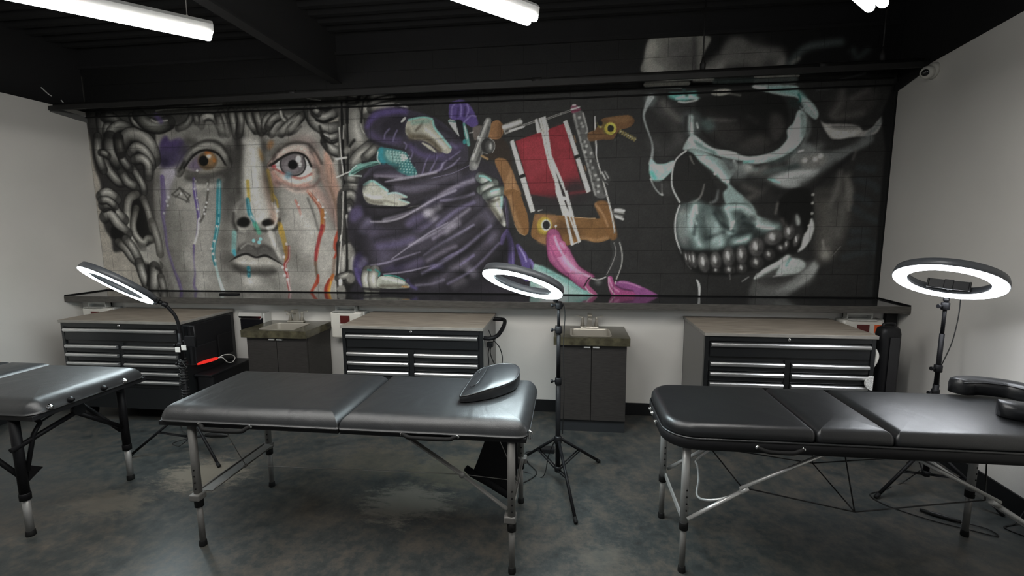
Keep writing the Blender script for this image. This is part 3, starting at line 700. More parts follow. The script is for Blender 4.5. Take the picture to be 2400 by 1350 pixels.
('P',(62,126,127),9,1,[4683,2016,4721,2098,4846,2101,5105,2039,5153,1949,5276,1748,5209,1702,5067,1713,4929,1800,4813,1891,4695,1895]),
('P',(128,170,162),22,0.9,[4821,2058,5069,2028,5123,1951,5052,1896,4863,1923]),
('S',(47,142,155),68,42,0.95,[4751,2081,4740,1982,4779,1902]),
('S',(207,214,206),17,14,0.9,[4701,2049,4686,1949,4729,1882]),
('P',(203,213,204),12,0.9,[5031,2008,5114,1994,5136,1940,5064,1918]),
('D',(189,218,209),10,6,0.75,[4844,2063]),
('D',(30,77,78),8,6,0.6,[4860,2042]),
('D',(189,218,209),9,6,0.75,[4890,2056]),
('D',(30,77,78),8,6,0.6,[4905,2036]),
('D',(189,218,209),9,6,0.75,[4935,2052]),
('D',(30,77,78),8,6,0.6,[4950,2031]),
('D',(189,218,209),9,6,0.75,[4978,2045]),
('D',(30,77,78),8,6,0.6,[4996,2025]),
('D',(189,218,209),9,6,0.75,[5024,2039]),
('D',(30,77,78),8,6,0.6,[5039,2019]),
('D',(189,218,209),9,6,0.75,[5069,2035]),
('D',(30,77,78),8,6,0.6,[5084,2014]),
('D',(189,218,209),9,6,0.75,[5112,2028]),
('D',(30,77,78),8,6,0.6,[5128,2008]),
('D',(189,218,209),9,6,0.75,[4893,2019]),
('D',(30,77,78),8,6,0.6,[4908,1999]),
('D',(189,218,209),9,6,0.75,[4938,2013]),
('D',(30,77,78),8,6,0.6,[4953,1993]),
('D',(189,218,209),9,6,0.75,[4983,2008]),
('D',(30,77,78),8,6,0.6,[4999,1988]),
('D',(189,218,209),9,6,0.75,[5027,2002]),
('D',(30,77,78),8,6,0.6,[5042,1982]),
('D',(189,218,209),9,6,0.75,[5072,1997]),
('D',(30,77,78),8,6,0.6,[5087,1977]),
('D',(189,218,209),9,6,0.75,[5115,1991]),
('D',(30,77,78),8,6,0.6,[5133,1971]),
('D',(189,218,209),9,6,0.75,[5161,1986]),
('D',(30,77,78),8,6,0.6,[5176,1966]),
('D',(189,218,209),9,6,0.75,[4908,1977]),
('D',(30,77,78),8,6,0.6,[4924,1957]),
('D',(189,218,209),9,6,0.75,[4952,1971]),
('D',(30,77,78),8,6,0.6,[4968,1951]),
('D',(189,218,209),9,6,0.75,[4997,1966]),
('D',(30,77,78),8,6,0.6,[5013,1946]),
('D',(189,218,209),9,6,0.75,[5042,1960]),
('D',(30,77,78),8,6,0.6,[5058,1940]),
('D',(189,218,209),10,6,0.75,[5086,1955]),
('D',(30,77,78),8,6,0.6,[5101,1933]),
('D',(189,218,209),9,6,0.75,[5131,1949]),
('D',(30,77,78),8,6,0.6,[5147,1929]),
('D',(189,218,209),9,6,0.75,[5176,1943]),
('D',(30,77,78),8,6,0.6,[5192,1923]),
('D',(189,218,209),9,6,0.75,[4955,1933]),
('D',(30,77,78),8,6,0.6,[4971,1913]),
('D',(189,218,209),9,6,0.75,[5000,1927]),
('D',(30,77,78),8,6,0.6,[5016,1907]),
('D',(189,218,209),9,6,0.75,[5045,1923]),
('D',(30,77,78),8,6,0.6,[5061,1902]),
('D',(189,218,209),9,6,0.75,[5089,1916]),
('D',(30,77,78),8,6,0.6,[5106,1896]),
('D',(189,218,209),9,6,0.75,[5134,1912]),
('D',(30,77,78),8,6,0.6,[5150,1891]),
('D',(189,218,209),9,6,0.75,[5179,1905]),
('D',(30,77,78),8,6,0.6,[5195,1885]),
('D',(189,218,209),9,6,0.75,[4971,1891]),
('D',(30,77,78),8,6,0.6,[4986,1871]),
('D',(189,218,209),9,6,0.75,[5016,1885]),
('D',(30,77,78),8,6,0.6,[5031,1865]),
('D',(189,218,209),10,6,0.75,[5059,1881]),
('D',(30,77,78),8,6,0.6,[5075,1860]),
('D',(189,218,209),9,6,0.75,[5105,1874]),
('D',(30,77,78),8,6,0.6,[5120,1854]),
('D',(189,218,209),9,6,0.75,[5150,1870]),
('D',(30,77,78),8,6,0.6,[5165,1849]),
('D',(189,218,209),9,6,0.75,[5193,1863]),
('D',(30,77,78),8,6,0.6,[5209,1843]),
('D',(189,218,209),9,6,0.75,[5019,1848]),
('D',(30,77,78),8,6,0.6,[5034,1828]),
('D',(189,218,209),9,6,0.75,[5062,1842]),
('D',(30,77,78),8,6,0.6,[5080,1821]),
('D',(189,218,209),9,6,0.75,[5108,1837]),
('D',(30,77,78),8,6,0.6,[5123,1817]),
('D',(189,218,209),9,6,0.75,[5153,1831]),
('D',(30,77,78),8,6,0.6,[5168,1811]),
('D',(189,218,209),10,6,0.75,[5196,1826]),
('D',(30,77,78),8,6,0.6,[5214,1806]),
('D',(189,218,209),9,6,0.75,[5242,1820]),
('D',(30,77,78),8,6,0.6,[5257,1800]),
('D',(189,218,209),9,6,0.75,[5033,1804]),
('D',(30,77,78),8,6,0.6,[5048,1784]),
('D',(189,218,209),9,6,0.75,[5078,1800]),
('D',(30,77,78),8,6,0.6,[5094,1779]),
('D',(189,218,209),9,6,0.75,[5123,1793]),
('D',(30,77,78),8,6,0.6,[5139,1773]),
('D',(189,218,209),9,6,0.75,[5167,1789]),
('D',(30,77,78),8,6,0.6,[5184,1769]),
('D',(189,218,209),9,6,0.75,[5212,1784]),
('D',(30,77,78),8,6,0.6,[5228,1762]),
('D',(189,218,209),10,6,0.75,[5081,1762]),
('D',(30,77,78),8,6,0.6,[5097,1741]),
('D',(189,218,209),9,6,0.75,[5126,1756]),
('D',(30,77,78),8,6,0.6,[5142,1736]),
('D',(189,218,209),9,6,0.75,[5171,1751]),
('D',(30,77,78),8,6,0.6,[5187,1731]),
('D',(189,218,209),9,6,0.75,[5215,1745]),
('D',(30,77,78),8,6,0.6,[5231,1725]),
('D',(189,218,209),9,6,0.75,[5260,1741]),
('D',(30,77,78),8,6,0.6,[5276,1720]),
('P',(115,169,157),9,1,[4240,1751,4368,1879,4648,1923,4712,1877,4474,1820,4281,1720]),
('S',(206,227,217),12,7,0.9,[4240,1769,4368,1868]),
('S',(41,72,68),24,19,0.8,[4289,1756,4488,1837,4693,1888]),
('S',(185,202,193),21,15,0.9,[4264,1730,4432,1714]),
('S',(31,30,31),27,19,0.9,[4455,1905,4648,1940]),
('P',(72,67,83),18,1,[4455,1686,4570,1818,4742,1870,4883,1856,4999,1764,5137,1695,4971,1675,4734,1703,4566,1717]),
('S',(139,131,147),45,49,0.7,[4637,1716,4806,1702,5044,1697]),
('S',(179,173,188),[12,43,37,20],30,0.75,[4778,1624,5019,1664,5304,1703,5562,1742]),
('P',(30,28,33),12,0.9,[4684,1681,4827,1667,4778,1624,4873,1588,4882,1520,4820,1465,5011,1473,5164,1425,4966,1531,4823,1543]),
('S',(35,33,41),43,48,0.8,[5170,1605,5603,1576,5997,1601]),
('S',(84,79,92),84,89,0.8,[4966,1541,5249,1513,5533,1565]),
('S',(142,136,151),[14,56,56],54,0.7,[5634,1419,5835,1526,6098,1610]),
('P',(185,186,171),9,1,[4441,1521,4475,1610,4588,1653,4681,1607,4832,1503,4818,1447,4939,1467,5122,1406,4989,1373,5154,1319,5039,1274,4810,1282,4558,1314,4465,1383]),
('S',(146,212,200),32,26,0.9,[4469,1588,4586,1643,4681,1596,4820,1498]),
('S',(173,222,209),26,18,0.9,[4830,1457,4963,1465,5103,1406]),
('S',(172,213,201),23,18,0.9,[4994,1370,5136,1321]),
('S',(105,99,87),60,69,0.8,[4491,1417,4547,1349,4717,1324]),
('S',(234,232,222),39,42,0.8,[4480,1440,4623,1405,4720,1414]),
('S',(121,115,99),32,37,0.6,[4767,1356,4957,1308]),
('S',(241,237,226),[7,23,9],7,1,[5097,1244,5181,1260,5277,1280]),
('S',(175,122,58),[5,12,5],6,0.9,[5087,1238,5133,1244,5181,1249]),
('S',(27,26,29),33,27,0.9,[4435,1286,4714,1260,5050,1251,5120,1216]),
('P',(86,76,114),48,0.8,[4248,1237,4349,1282,4447,1280,4427,1143,4287,1051,4215,1098]),
('S',(144,137,169),104,114,0.75,[4416,935,4457,1003,4535,1073]),
('S',(186,180,192),[21,36,33,21,27,39],27,0.85,[4545,1055,4778,1059,5020,1114,5263,1232,5480,1347,5833,1487]),
('S',(26,25,28),54,50,0.85,[4572,1095,4877,1128,5120,1216,5361,1338]),
('P',(105,95,131),56,0.7,[5066,1022,5298,1181,5590,1131,5564,995,5229,907]),
('S',(213,208,216),115,129,0.75,[5416,1167,5508,1098]),
('P',(73,68,84),71,0.8,[4480,980,4868,932,5179,883,5103,747,4787,736,4522,818]),
('S',(94,83,127),89,95,0.6,[4639,689,4932,723,5176,792]),
('S',(31,30,33),58,48,0.85,[5298,837,5589,1064,5897,1252,6093,1339]),
('S',(164,158,172),[15,21,24,21],19,0.85,[4838,501,5137,700,5442,894,5706,1028]),
('S',(126,116,156),56,61,0.7,[5564,995,5827,1196,6093,1316]),
('S',(156,148,176),[28,42,42],39,0.7,[5609,1345,5830,1364,6095,1439]),
('S',(188,182,194),101,111,0.75,[5703,893,5787,960]),
('S',(143,134,153),51,49,0.7,[5488,803,5667,904,5892,994]),
('S',(168,161,195),[24,51,59,30],38,0.8,[5337,560,5579,722,5818,835,6087,992]),
('S',(29,28,31),59,49,0.85,[5335,513,5698,733,6086,947]),
('S',(124,116,134),58,63,0.7,[5394,479,5671,630,5815,688]),
('S',(145,135,178),[23,43,35],33,0.8,[5488,409,5752,560,5991,652]),
('S',(29,28,31),49,48,0.85,[5452,409,5752,515,6081,686]),
('S',(157,149,172),[21,31,28,18],24,0.8,[4477,400,4725,442,4972,513,5277,607]),
('P',(59,52,78),48,0.8,[4672,348,4971,467,5276,537,5330,397,4964,325]),
('S',(165,158,179),[15,21,21,15],19,0.8,[4706,277,5038,314,5307,373,5511,422]),
('S',(109,95,160),92,98,0.7,[5475,386,5594,375]),
('S',(136,128,143),119,114,0.7,[5748,375,5928,468]),
('S',(141,129,182),[29,43],37,0.8,[5880,422,6079,560]),
('S',(168,161,179),130,129,0.6,[6019,330,6075,285]),
('S',(156,149,160),119,133,0.6,[5802,120,5922,179]),
('S',(26,26,28),74,76,0.8,[5327,292,5807,317,5983,261]),
('S',(139,133,155),37,47,0.6,[5201,115,5444,140,5625,201]),
('P',(77,66,118),49,0.9,[4259,512,4351,607,4407,488,4500,370,4398,324,4374,107,4292,202,4245,370]),
('S',(156,146,186),95,113,0.8,[4365,406,4405,478]),
('S',(94,81,143),45,46,0.9,[4275,347,4304,202,4374,95]),
('S',(89,78,133),45,50,0.8,[5081,185,5115,114,5200,67]),
('T',(72,72,65),(201,201,189),165,-0.1,[4466,324,4436,204,4460,67]),
('T',(72,72,65),(201,201,189),166,-0.1,[4572,324,4541,204,4566,67]),
('S',(63,154,144),24,19,0.9,[4461,341,4511,336]),
('S',(53,147,139),25,20,0.9,[4584,342,4645,300,4631,252]),
('P',(171,175,162),7,1,[4623,222,4742,255,4911,224,5044,160,5097,81,4832,61,4611,86]),
('S',(219,227,215),39,38,0.8,[4690,218,4862,184,5006,137]),
('S',(90,87,75),60,65,0.8,[4661,98,4858,100,5055,101]),
('S',(63,160,144),18,15,0.9,[4717,260,4888,249,5033,184]),
('S',(176,130,74),[12,31,9],16,0.9,[4980,95,5042,92,5091,84]),
('S',(27,26,29),40,39,0.8,[4385,59,4658,33,5077,48]),
('P',(183,186,171),9,1,[6257,1358,6286,1436,6389,1478,6509,1476,6512,1322,6501,1233,6539,1089,6550,966,6476,1022,6386,1157,6296,1291]),
('S',(158,217,205),36,29,0.9,[6492,1454,6501,1322,6489,1233]),
('S',(88,84,71),66,66,0.8,[6308,1280,6409,1168,6498,1045]),
('S',(221,221,209),42,43,0.8,[6411,1389,6444,1257,6500,1123,6532,1011]),
('S',(105,101,87),32,35,0.8,[6297,1336,6388,1324,6456,1356]),
('T',(59,66,62),(193,205,193),145,-0.2,[6199,1663,6290,1618,6391,1562]),
('T',(59,66,62),(201,207,196),130,-0.2,[6209,1487,6300,1529,6391,1573]),
('T',(59,66,62),(188,201,188),134,-0.2,[6286,1409,6402,1462,6492,1471]),
('S',(137,208,196),28,21,0.9,[6188,1680,6257,1672,6346,1616]),
('S',(146,212,200),22,17,0.9,[6344,1464,6458,1492]),
('P',(90,73,139),9,1,[5788,2686,5914,2724,6003,2699,6081,2622,6146,2504,6177,2386,6098,2346,5997,2403,5863,2450,5773,2486,5765,2602]),
('S',(144,129,188),22,25,0.75,[5796,2495,5810,2622,5868,2683]),
('S',(144,129,188),22,24,0.75,[5931,2512,5945,2616,5925,2692]),
('S',(144,129,188),22,24,0.75,[6011,2498,6047,2582,6025,2657]),
('S',(144,129,188),22,24,0.75,[5975,2414,6078,2506,6145,2493]),
('S',(50,40,76),32,35,0.7,[5886,2503,5900,2608]),
('S',(50,40,76),34,36,0.7,[5983,2500,6001,2615]),
('P',(204,214,204),4,1,[5749,2444,5861,2428,5914,2223]),
('S',(46,93,90),17,11,0.9,[5760,2442,5861,2428]),
('P',(27,26,31),9,1,[5863,2439,5953,2436,5973,2307,5959,2179,5914,2212]),
('S',(99,171,163),[28,56,42],21,0.95,[5975,2403,6006,2263,6037,2112]),
('S',(203,223,214),17,14,0.9,[5986,2361,6022,2199]),
('P',(47,142,143),11,1,[6008,2156,6000,2134,5980,2125,5961,2134,5953,2157,5963,2181,5981,2189,6001,2179]),
('S',(111,93,160),[28,70,50],25,0.9,[6567,921,6520,821,6495,731]),
('S',(94,77,145),[43,86,101,86],26,0.95,[6578,910,6621,742,6632,583,6631,356]),
('S',(89,73,139),[56,112,126,112],25,0.95,[6724,697,6791,572,6836,448,6860,243]),
('S',(106,88,159),[27,59,54],21,0.9,[6894,504,6939,426,6973,289]),
('S',(171,159,212),11,9,0.85,[6649,674,6654,380]),
('S',(167,154,208),22,21,0.85,[6746,674,6814,562,6849,470]),
('S',(144,129,190),12,9,0.8,[6916,493,6962,380]),
('S',(70,64,88),29,30,0.8,[6547,1355,6579,1167,6589,944]),
('S',(122,114,144),9,7,0.8,[6542,1366,6562,1121,6578,966]),
('P',(149,185,177),18,1,[6948,390,7021,422,7193,344,7436,222,7677,90,7872,-44,6972,-67]),
('P',(202,221,213),85,0.8,[7021,305,7253,215,7437,2,7071,-3]),
('S',(112,169,161),62,60,0.8,[7070,380,7436,185,7799,-20]),
('P',(48,39,31),22,1,[6343,2147,6487,2196,6598,2097,6642,1924,6640,1773,6528,1776,6417,1887,6260,1933]),
('P',(139,98,58),9,1,[6406,1887,6553,1905,6640,1773,6707,1599,6772,1401,6548,1405,6526,1580]),
('P',(162,120,79),18,0.9,[6550,1559,6640,1751,6705,1555,6751,1401,6593,1405]),
('S',(112,73,40),9,4,0.9,[6651,1741,6654,1403]),
('P',(153,108,68),6,1,[6357,2380,6413,2427,6480,2423,6534,2343,6522,2237,6476,2185,6399,2178,6321,2212]),
('P',(113,78,48),22,0.7,[6467,2399,6534,2333,6511,2217,6444,2187]),
('P',(105,97,91),11,1,[6098,2336,6199,2369,6234,2343,6174,2195,6118,2185]),
('S',(223,221,215),11,7,0.8,[6051,2273,6107,2282]),
('P',(119,119,116),6,1,[6279,2447,6324,2469,6363,2433,6332,2254,6262,2063,6168,1806,6110,1758,6048,1775,6050,1895,6128,2087,6210,2301]),
('S',(189,189,184),35,28,0.9,[6313,2434,6196,2171,6090,1916]),
('S',(74,74,72),34,25,0.9,[6333,2339,6229,2042,6134,1839]),
('S',(56,56,54),9,6,0.9,[6255,2385,6114,2002]),
('P',(206,206,201),8,1,[6201,2204,6195,2187,6179,2181,6165,2189,6160,2206,6167,2221,6181,2229,6195,2221]),
('P',(206,206,201),9,1,[6118,1958,6114,1944,6101,1938,6090,1944,6086,1960,6092,1975,6103,1980,6114,1974]),
('P',(171,171,167),26,0.8,[6163,1817,6151,1786,6121,1773,6093,1787,6081,1818,6093,1849,6123,1860,6153,1848]),
('P',(43,43,42),7,1,[6413,2086,6381,2011,6311,1982,6243,2014,6215,2091,6244,2167,6314,2195,6385,2162]),
('P',(72,72,70),18,1,[6408,2081,6388,2021,6339,1996,6293,2022,6274,2084,6294,2145,6343,2168,6389,2142]),
('P',(188,188,184),19,0.9,[6371,2081,6364,2049,6350,2035,6335,2049,6330,2083,6336,2115,6350,2129,6364,2115]),
('S',(167,167,163),9,5,0.9,[6332,2195,6399,2145,6408,2059,6374,1996]),
('S',(139,139,136),9,7,0.8,[6238,1999,6307,1982]),
('S',(170,136,90),28,14,0.9,[6221,1957,6305,1912]),
('Q',(142,140,134),6,1,[6506,2360,6772,2451,6814,2324,6554,2237]),
('S',(224,222,215),46,24,0.9,[6539,2332,6777,2399]),
('S',(56,56,54),27,21,0.9,[6567,2279,6810,2355]),
('S',(228,226,219),30,17,0.9,[6621,2282,6814,2335]),
('S',(67,67,62),11,9,0.8,[6534,2375,6766,2442]),
('S',(158,156,149),29,7,1,[6810,2350,6979,2402]),
('S',(54,54,56),11,6,1,[6810,2350,6979,2402]),
('S',(158,156,149),26,6,1,[7126,2423,7468,2529]),
('S',(54,54,56),10,5,1,[7126,2423,7468,2529]),
('Q',(137,37,47),4,1,[6699,2142,7373,2358,7596,1615,7686,1431,7361,1307,6917,1422]),
('Q',(166,51,63),67,0.7,[6775,2134,7093,2231,7171,1762,6884,1607]),
('Q',(157,43,55),63,0.6,[7191,2269,7364,2338,7563,1753,7401,1650]),
('P',(41,35,36),97,0.9,[6906,1389,7294,1437,7401,1565,7651,1593,7741,1344,7372,1241,6928,1268]),
('S',(137,37,47),35,52,0.6,[7468,1423,7696,1442]),
('S',(119,25,33),54,86,0.8,[6917,1443,7238,1417]),
('Q',(213,211,202),3,1,[6623,2140,6674,2167,6819,1705,6754,1678]),
('Q',(213,211,202),3,1,[6765,1633,6836,1657,6973,1179,6911,1163]),
('Q',(213,211,202),3,1,[7358,2385,7411,2403,7571,1949,7518,1926]),
('Q',(213,211,202),3,1,[7531,1882,7588,1899,7746,1447,7688,1419]),
('S',(26,26,26),34,4,1,[6765,1663,6825,1678]),
('S',(26,26,26),31,4,1,[7524,1907,7582,1924]),
('Q',(213,211,202),3,1,[6969,2423,7004,2437,7060,2252,7001,2238]),
('Q',(213,211,202),3,1,[7023,2437,7115,2462,7168,2287,7154,2271,7204,1943,7369,1565,7517,999,7596,745,7509,712,7261,1437,7249,1568,7160,1806,7093,2083]),
('Q',(41,33,35),4,1,[7253,1739,7359,1490,7420,1370,7359,1383,7303,1566]),
('S',(138,136,128),5,3,0.9,[7056,2442,7104,2209,7149,1975,7182,1804,7249,1579]),
('S',(138,136,128),6,3,0.9,[7023,2422,7071,2263]),
('Q',(41,35,36),4,1,[7359,1311,7405,1331,7450,1168]),
('Q',(42,36,37),4,1,[7288,1355,7328,1377,7372,1224]),
('Q',(213,211,202),3,1,[7266,1453,7327,1462,7524,711,7481,697]),
('Q',(213,211,202),3,1,[7381,1451,7419,1461,7618,750,7581,734]),
('Q',(140,101,60),4,1,[7384,1081,7417,1092,7507,784,7484,894]),
('S',(221,219,211),9,5,0.9,[7018,1184,7073,1199]),
('P',(132,91,49),7,1,[6548,1464,6729,1473,6817,1274,6867,1131,6886,975,6872,876,6827,842,6758,876,6691,988,6659,1121,6604,1321]),
('S',(162,122,79),56,54,0.8,[6615,1386,6680,1121,6771,908]),
('S',(99,64,34),9,4,0.9,[6656,1451,6668,1121]),
('S',(181,150,114),11,9,0.8,[6680,1009,6747,887,6827,845]),
('P',(128,90,49),7,1,[6962,1118,7007,1140,7174,1128,7373,1114,7537,1090,7831,1072,8026,1075,8082,966,8032,804,7837,739,7661,782,7487,717,7310,674,7109,719,6995,775,6917,852]),
('P',(151,109,69),35,0.8,[6995,1129,7263,1115,7241,1006,7018,985]),
('P',(154,113,73),35,0.8,[6995,764,7152,829,7353,739,7219,684]),
('P',(86,60,34),65,0.7,[7306,1048,7595,915,7573,828,7308,873]),
('S',(220,184,139),9,6,0.8,[7537,1089,7811,1073]),
('S',(169,128,86),41,52,0.7,[7640,806,7837,772,8010,815]),
('Q',(213,211,202),3,1,[7328,1377,7359,1322,7524,711,7481,697]),
('Q',(213,211,202),3,1,[7420,1375,7450,1299,7618,750,7581,734]),
('Q',(213,211,202),3,1,[7359,1322,7370,1342,7607,750,7585,739]),
('P',(179,152,56),11,1,[7213,978,7182,891,7107,856,7032,891,7001,980,7032,1067,7107,1103,7182,1065]),
('P',(214,196,122),11,0.8,[7197,985,7176,921,7124,896,7071,922,7051,985,7071,1047,7124,1073,7176,1047]),
('P',(221,219,211),4,1,[7194,985,7176,930,7130,907,7084,930,7065,985,7084,1039,7129,1062,7176,1039]),
('P',(36,35,34),4,1,[7185,986,7169,944,7132,927,7095,944,7078,988,7095,1030,7132,1047,7169,1028]),
('S',(136,115,40),29,30,0.7,[7023,896,7107,857,7185,896]),
('P',(204,124,162),7,1,[7229,896,7219,874,7197,865,7174,874,7166,896,7174,918,7196,927,7219,918]),
('S',(228,226,219),8,4,0.9,[7263,978,7258,851]),
('D',(228,226,219),16,4,0.95,[7266,971]),
('S',(33,33,33),7,3,0.9,[7252,929,7252,873]),
('T',(138,57,101),(210,132,173),[178,243,324,276,211,227,243],0.1,[7230,840,7260,695,7320,562,7411,439,7512,338,7624,247,7714,191]),
('P',(185,92,139),6,1,[7176,784,7219,846,7297,845,7331,773,7398,739,7422,607,7377,562,7266,527,7197,607]),
('S',(226,172,201),34,29,0.85,[7253,818,7286,717,7366,572,7445,450,7579,338,7758,254]),
('S',(142,60,107),28,36,0.7,[7197,674,7243,562,7333,415,7492,235]),
('S',(217,157,188),42,47,0.7,[7342,728,7387,674]),
('S',(25,25,25),15,5,1,[7758,254,7714,204,7671,118]),
('P',(124,124,121),5,1,[7795,1283,7839,1294,7968,1302]),
('P',(43,43,43),16,1,[7979,160,7945,89,7859,58,7774,87,7736,159,7770,230,7856,260,7942,232]),
('P',(105,105,103),34,0.9,[7912,182,7901,154,7870,142,7837,152,7825,182,7837,210,7869,222,7900,210]),
('S',(202,202,197),17,14,0.9,[7769,238,7847,216,7934,238,7999,272]),
('P',(168,80,124),7,1,[7682,112,7738,124,7827,47,7850,2,7761,11]),
('S',(232,232,228),9,6,0.9,[7688,112,7738,45,7817,-11]),
('S',(56,56,56),149,17,0.9,[8097,737,8133,605,8104,451,8043,285]),
('S',(149,149,144),11,6,0.9,[8076,737,8101,605,8060,451,7987,296]),
('S',(171,171,165),17,11,0.9,[8152,737,8188,583,8182,418,8119,229]),
('S',(206,206,199),17,9,0.9,[8110,194,8094,128]),
('P',(163,70,124),7,1,[7999,250,8054,261,8099,162,8189,84,8375,62,8442,-3,8115,-19,8024,70]),
('P',(142,74,133),9,1,[8110,173,8208,207,8372,163,8568,76,8700,-12,8442,-16,8320,73,8166,95]),
('S',(204,140,179),22,18,0.8,[8021,240,8068,117,8157,50]),
('S',(195,130,179),20,21,0.8,[8164,184,8317,163,8459,109]),
('S',(88,41,78),22,21,0.8,[8112,138,8222,84,8353,62]),
('S',(206,206,199),12,9,0.8,[8010,250,8024,115,8091,16]),
('P',(93,93,91),5,1,[7484,2483,7615,2512,7666,2301,7719,2108,7780,1933,7883,1658,7967,1383,7809,1375,7725,1661,7643,1916,7560,2189]),
('S',(164,164,160),26,25,0.8,[7507,2467,7590,2150,7693,1818,7808,1395]),
('S',(188,188,184),20,16,0.8,[7626,2483,7686,2262,7668,2224]),
('S',(58,58,56),48,40,0.8,[7781,1856,7864,1639,7937,1423]),
('D',(184,184,180),20,18,0.85,[7577,2428]),
('D',(184,184,180),19,17,0.85,[7607,2350]),
('D',(184,184,180),19,17,0.85,[7627,2311]),
('D',(184,184,180),19,17,0.85,[7590,2198]),
('D',(184,184,180),19,17,0.85,[7649,2109]),
('D',(184,184,180),20,18,0.85,[7680,2052]),
('D',(184,184,180),19,17,0.85,[7661,1974]),
('D',(184,184,180),19,17,0.85,[7732,1846]),
('D',(184,184,180),20,18,0.85,[7763,1759]),
('D',(184,184,180),19,17,0.85,[7755,1671]),
('D',(184,184,180),19,17,0.85,[7805,1660]),
('D',(184,184,180),19,17,0.85,[7844,1601]),
('D',(184,184,180),20,18,0.85,[7845,1513]),
('D',(184,184,180),20,18,0.85,[7847,1434]),
('D',(184,184,180),19,17,0.85,[7741,1954]),
('D',(184,184,180),20,18,0.85,[7708,2147]),
('D',(52,52,50),17,17,0.7,[7570,2285]),
('D',(52,52,50),17,17,0.7,[7596,2198]),
('D',(52,52,50),18,18,0.7,[7623,2111]),
('D',(52,52,50),18,18,0.7,[7649,2024]),
('D',(52,52,50),17,17,0.7,[7675,1935]),
('D',(52,52,50),18,18,0.7,[7702,1848]),
('D',(52,52,50),18,18,0.7,[7730,1759]),
('D',(52,52,50),17,17,0.7,[7756,1671]),
('D',(52,52,50),17,17,0.7,[7783,1582]),
('D',(52,52,50),17,17,0.7,[7811,1493]),
('S',(206,204,195),[15,19,21,15,13,21],5,1,[7783,2434,7794,2249,7811,1989,7820,1884,7883,1669,7967,1383]),
('P',(123,73,91),4,1,[7457,2565,7487,2601,7526,2599,7581,2551,7585,2517,7478,2492]),
('S',(221,219,211),18,5,1,[7464,2535,7576,2565]),
('S',(213,211,204),17,9,0.95,[7486,2593,7521,2594]),
('S',(136,57,81),17,8,0.9,[7473,2507,7585,2531]),
('P',(115,80,48),6,1,[7693,2218,7794,2259,7841,2361,7889,2403,7985,2420,8214,2439,8287,2403,8308,2355,8275,2301,8200,2265,8113,2249,8059,2165,8020,2128,7875,2128,7718,2117]),
('P',(137,99,61),23,0.8,[7918,2406,8214,2430,8273,2375,8102,2353]),
('S',(100,68,40),19,22,0.8,[7718,2147,7932,2140,8029,2137]),
('S',(155,113,78),8,6,0.8,[7702,2223,7780,2254]),
('S',(168,164,58),17,12,0.8,[7822,2347,7851,2294,7890,2299]),
('S',(214,210,198),8,5,0.9,[7822,2353,7872,2294]),
('P',(30,29,27),10,1,[7890,2346,7881,2319,7856,2308,7831,2321,7820,2349,7831,2375,7855,2385,7879,2372]),
('S',(104,88,47),50,25,0.9,[7918,2339,7911,2274,7931,2226]),
('P',(179,162,58),7,1,[8074,2271,8051,2215,7995,2193,7937,2218,7912,2276,7934,2332,7992,2353,8049,2327]),
('P',(213,197,86),15,0.8,[8060,2288,8045,2249,8003,2234,7962,2251,7943,2291,7960,2332,8001,2347,8041,2329]),
('P',(30,29,25),6,1,[8041,2271,8029,2240,7998,2227,7967,2241,7953,2274,7965,2307,7996,2319,8029,2304]),
('S',(203,196,79),17,9,0.9,[7951,2215,8009,2196,8062,2237]),
('S',(137,123,72),30,9,0.95,[8129,2243,8119,2215]),
('D',(233,229,190),7,4,0.9,[8138,2227]),
('S',(137,123,72),31,9,0.95,[8160,2226,8152,2198]),
('D',(233,229,190),6,4,0.9,[8171,2209]),
('S',(137,123,72),31,9,0.95,[8192,2207,8183,2179]),
('D',(233,229,190),7,4,0.9,[8203,2192]),
('S',(137,123,72),30,9,0.95,[8225,2190,8216,2161]),
('D',(233,229,190),7,4,0.9,[8235,2173]),
('S',(137,123,72),31,9,0.95,[8256,2171,8249,2143]),
('D',(233,229,190),6,4,0.9,[8267,2154]),
('S',(137,123,72),31,9,0.95,[8289,2153,8280,2125]),
('D',(233,229,190),7,4,0.9,[8298,2137]),
('S',(137,123,72),31,9,0.95,[8322,2136,8312,2108]),
('D',(233,229,190),6,4,0.9,[8331,2119]),
('S',(72,72,70),22,25,0.7,[8059,2117,8097,2145]),
('P',(58,58,57),10,1,[7996,1655,8007,1588,7981,1548,7931,1557,7889,1611,7878,1678,7904,1719,7953,1709]),
('S',(202,202,198),20,13,0.9,[7892,1697,7943,1599]),
('S',(167,167,163),15,13,0.9,[7931,1706,7982,1618]),
('S',(138,138,134),10,8,0.8,[7934,1569,7979,1531]),
('S',(147,107,70),14,12,0.8,[7510,2190,7532,2103]),
('S',(147,107,70),15,13,0.8,[7654,1790,7675,1722]),
('P',(132,91,49),18,1,[7797,1271,7906,1316,7999,1257,8074,1023,8115,817,8034,776,7950,907,7864,1112]),
('S',(169,128,86),29,28,0.9,[7814,1260,7909,1142,7988,964]),
('S',(206,204,195),[23,23,18],9,1,[7974,1361,8038,1111,8083,876]),
('P',(144,144,140),18,1,[8205,1139,8185,1089,8132,1069,8077,1090,8054,1140,8076,1190,8129,1209,8182,1188]),
('S',(232,232,228),34,17,0.95,[8082,1187,8199,1173]),
('S',(41,41,39),22,19,0.9,[8073,1140,8200,1115]),
('S',(223,223,219),29,19,0.95,[8096,1093,8189,1058]),
('D',(138,138,132),12,9,0.9,[8077,876]),
('D',(138,138,132),12,9,0.9,[8051,1023]),
('P',(42,42,41),28,1,[8434,2934,8431,2511,8529,1968,8509,1692,8714,1328,8899,1131,8882,849,8990,563,9234,16,10270,-2,10728,230,11030,675,11100,1375,11204,1898,11374,2201,11284,2658,10338,2850]),
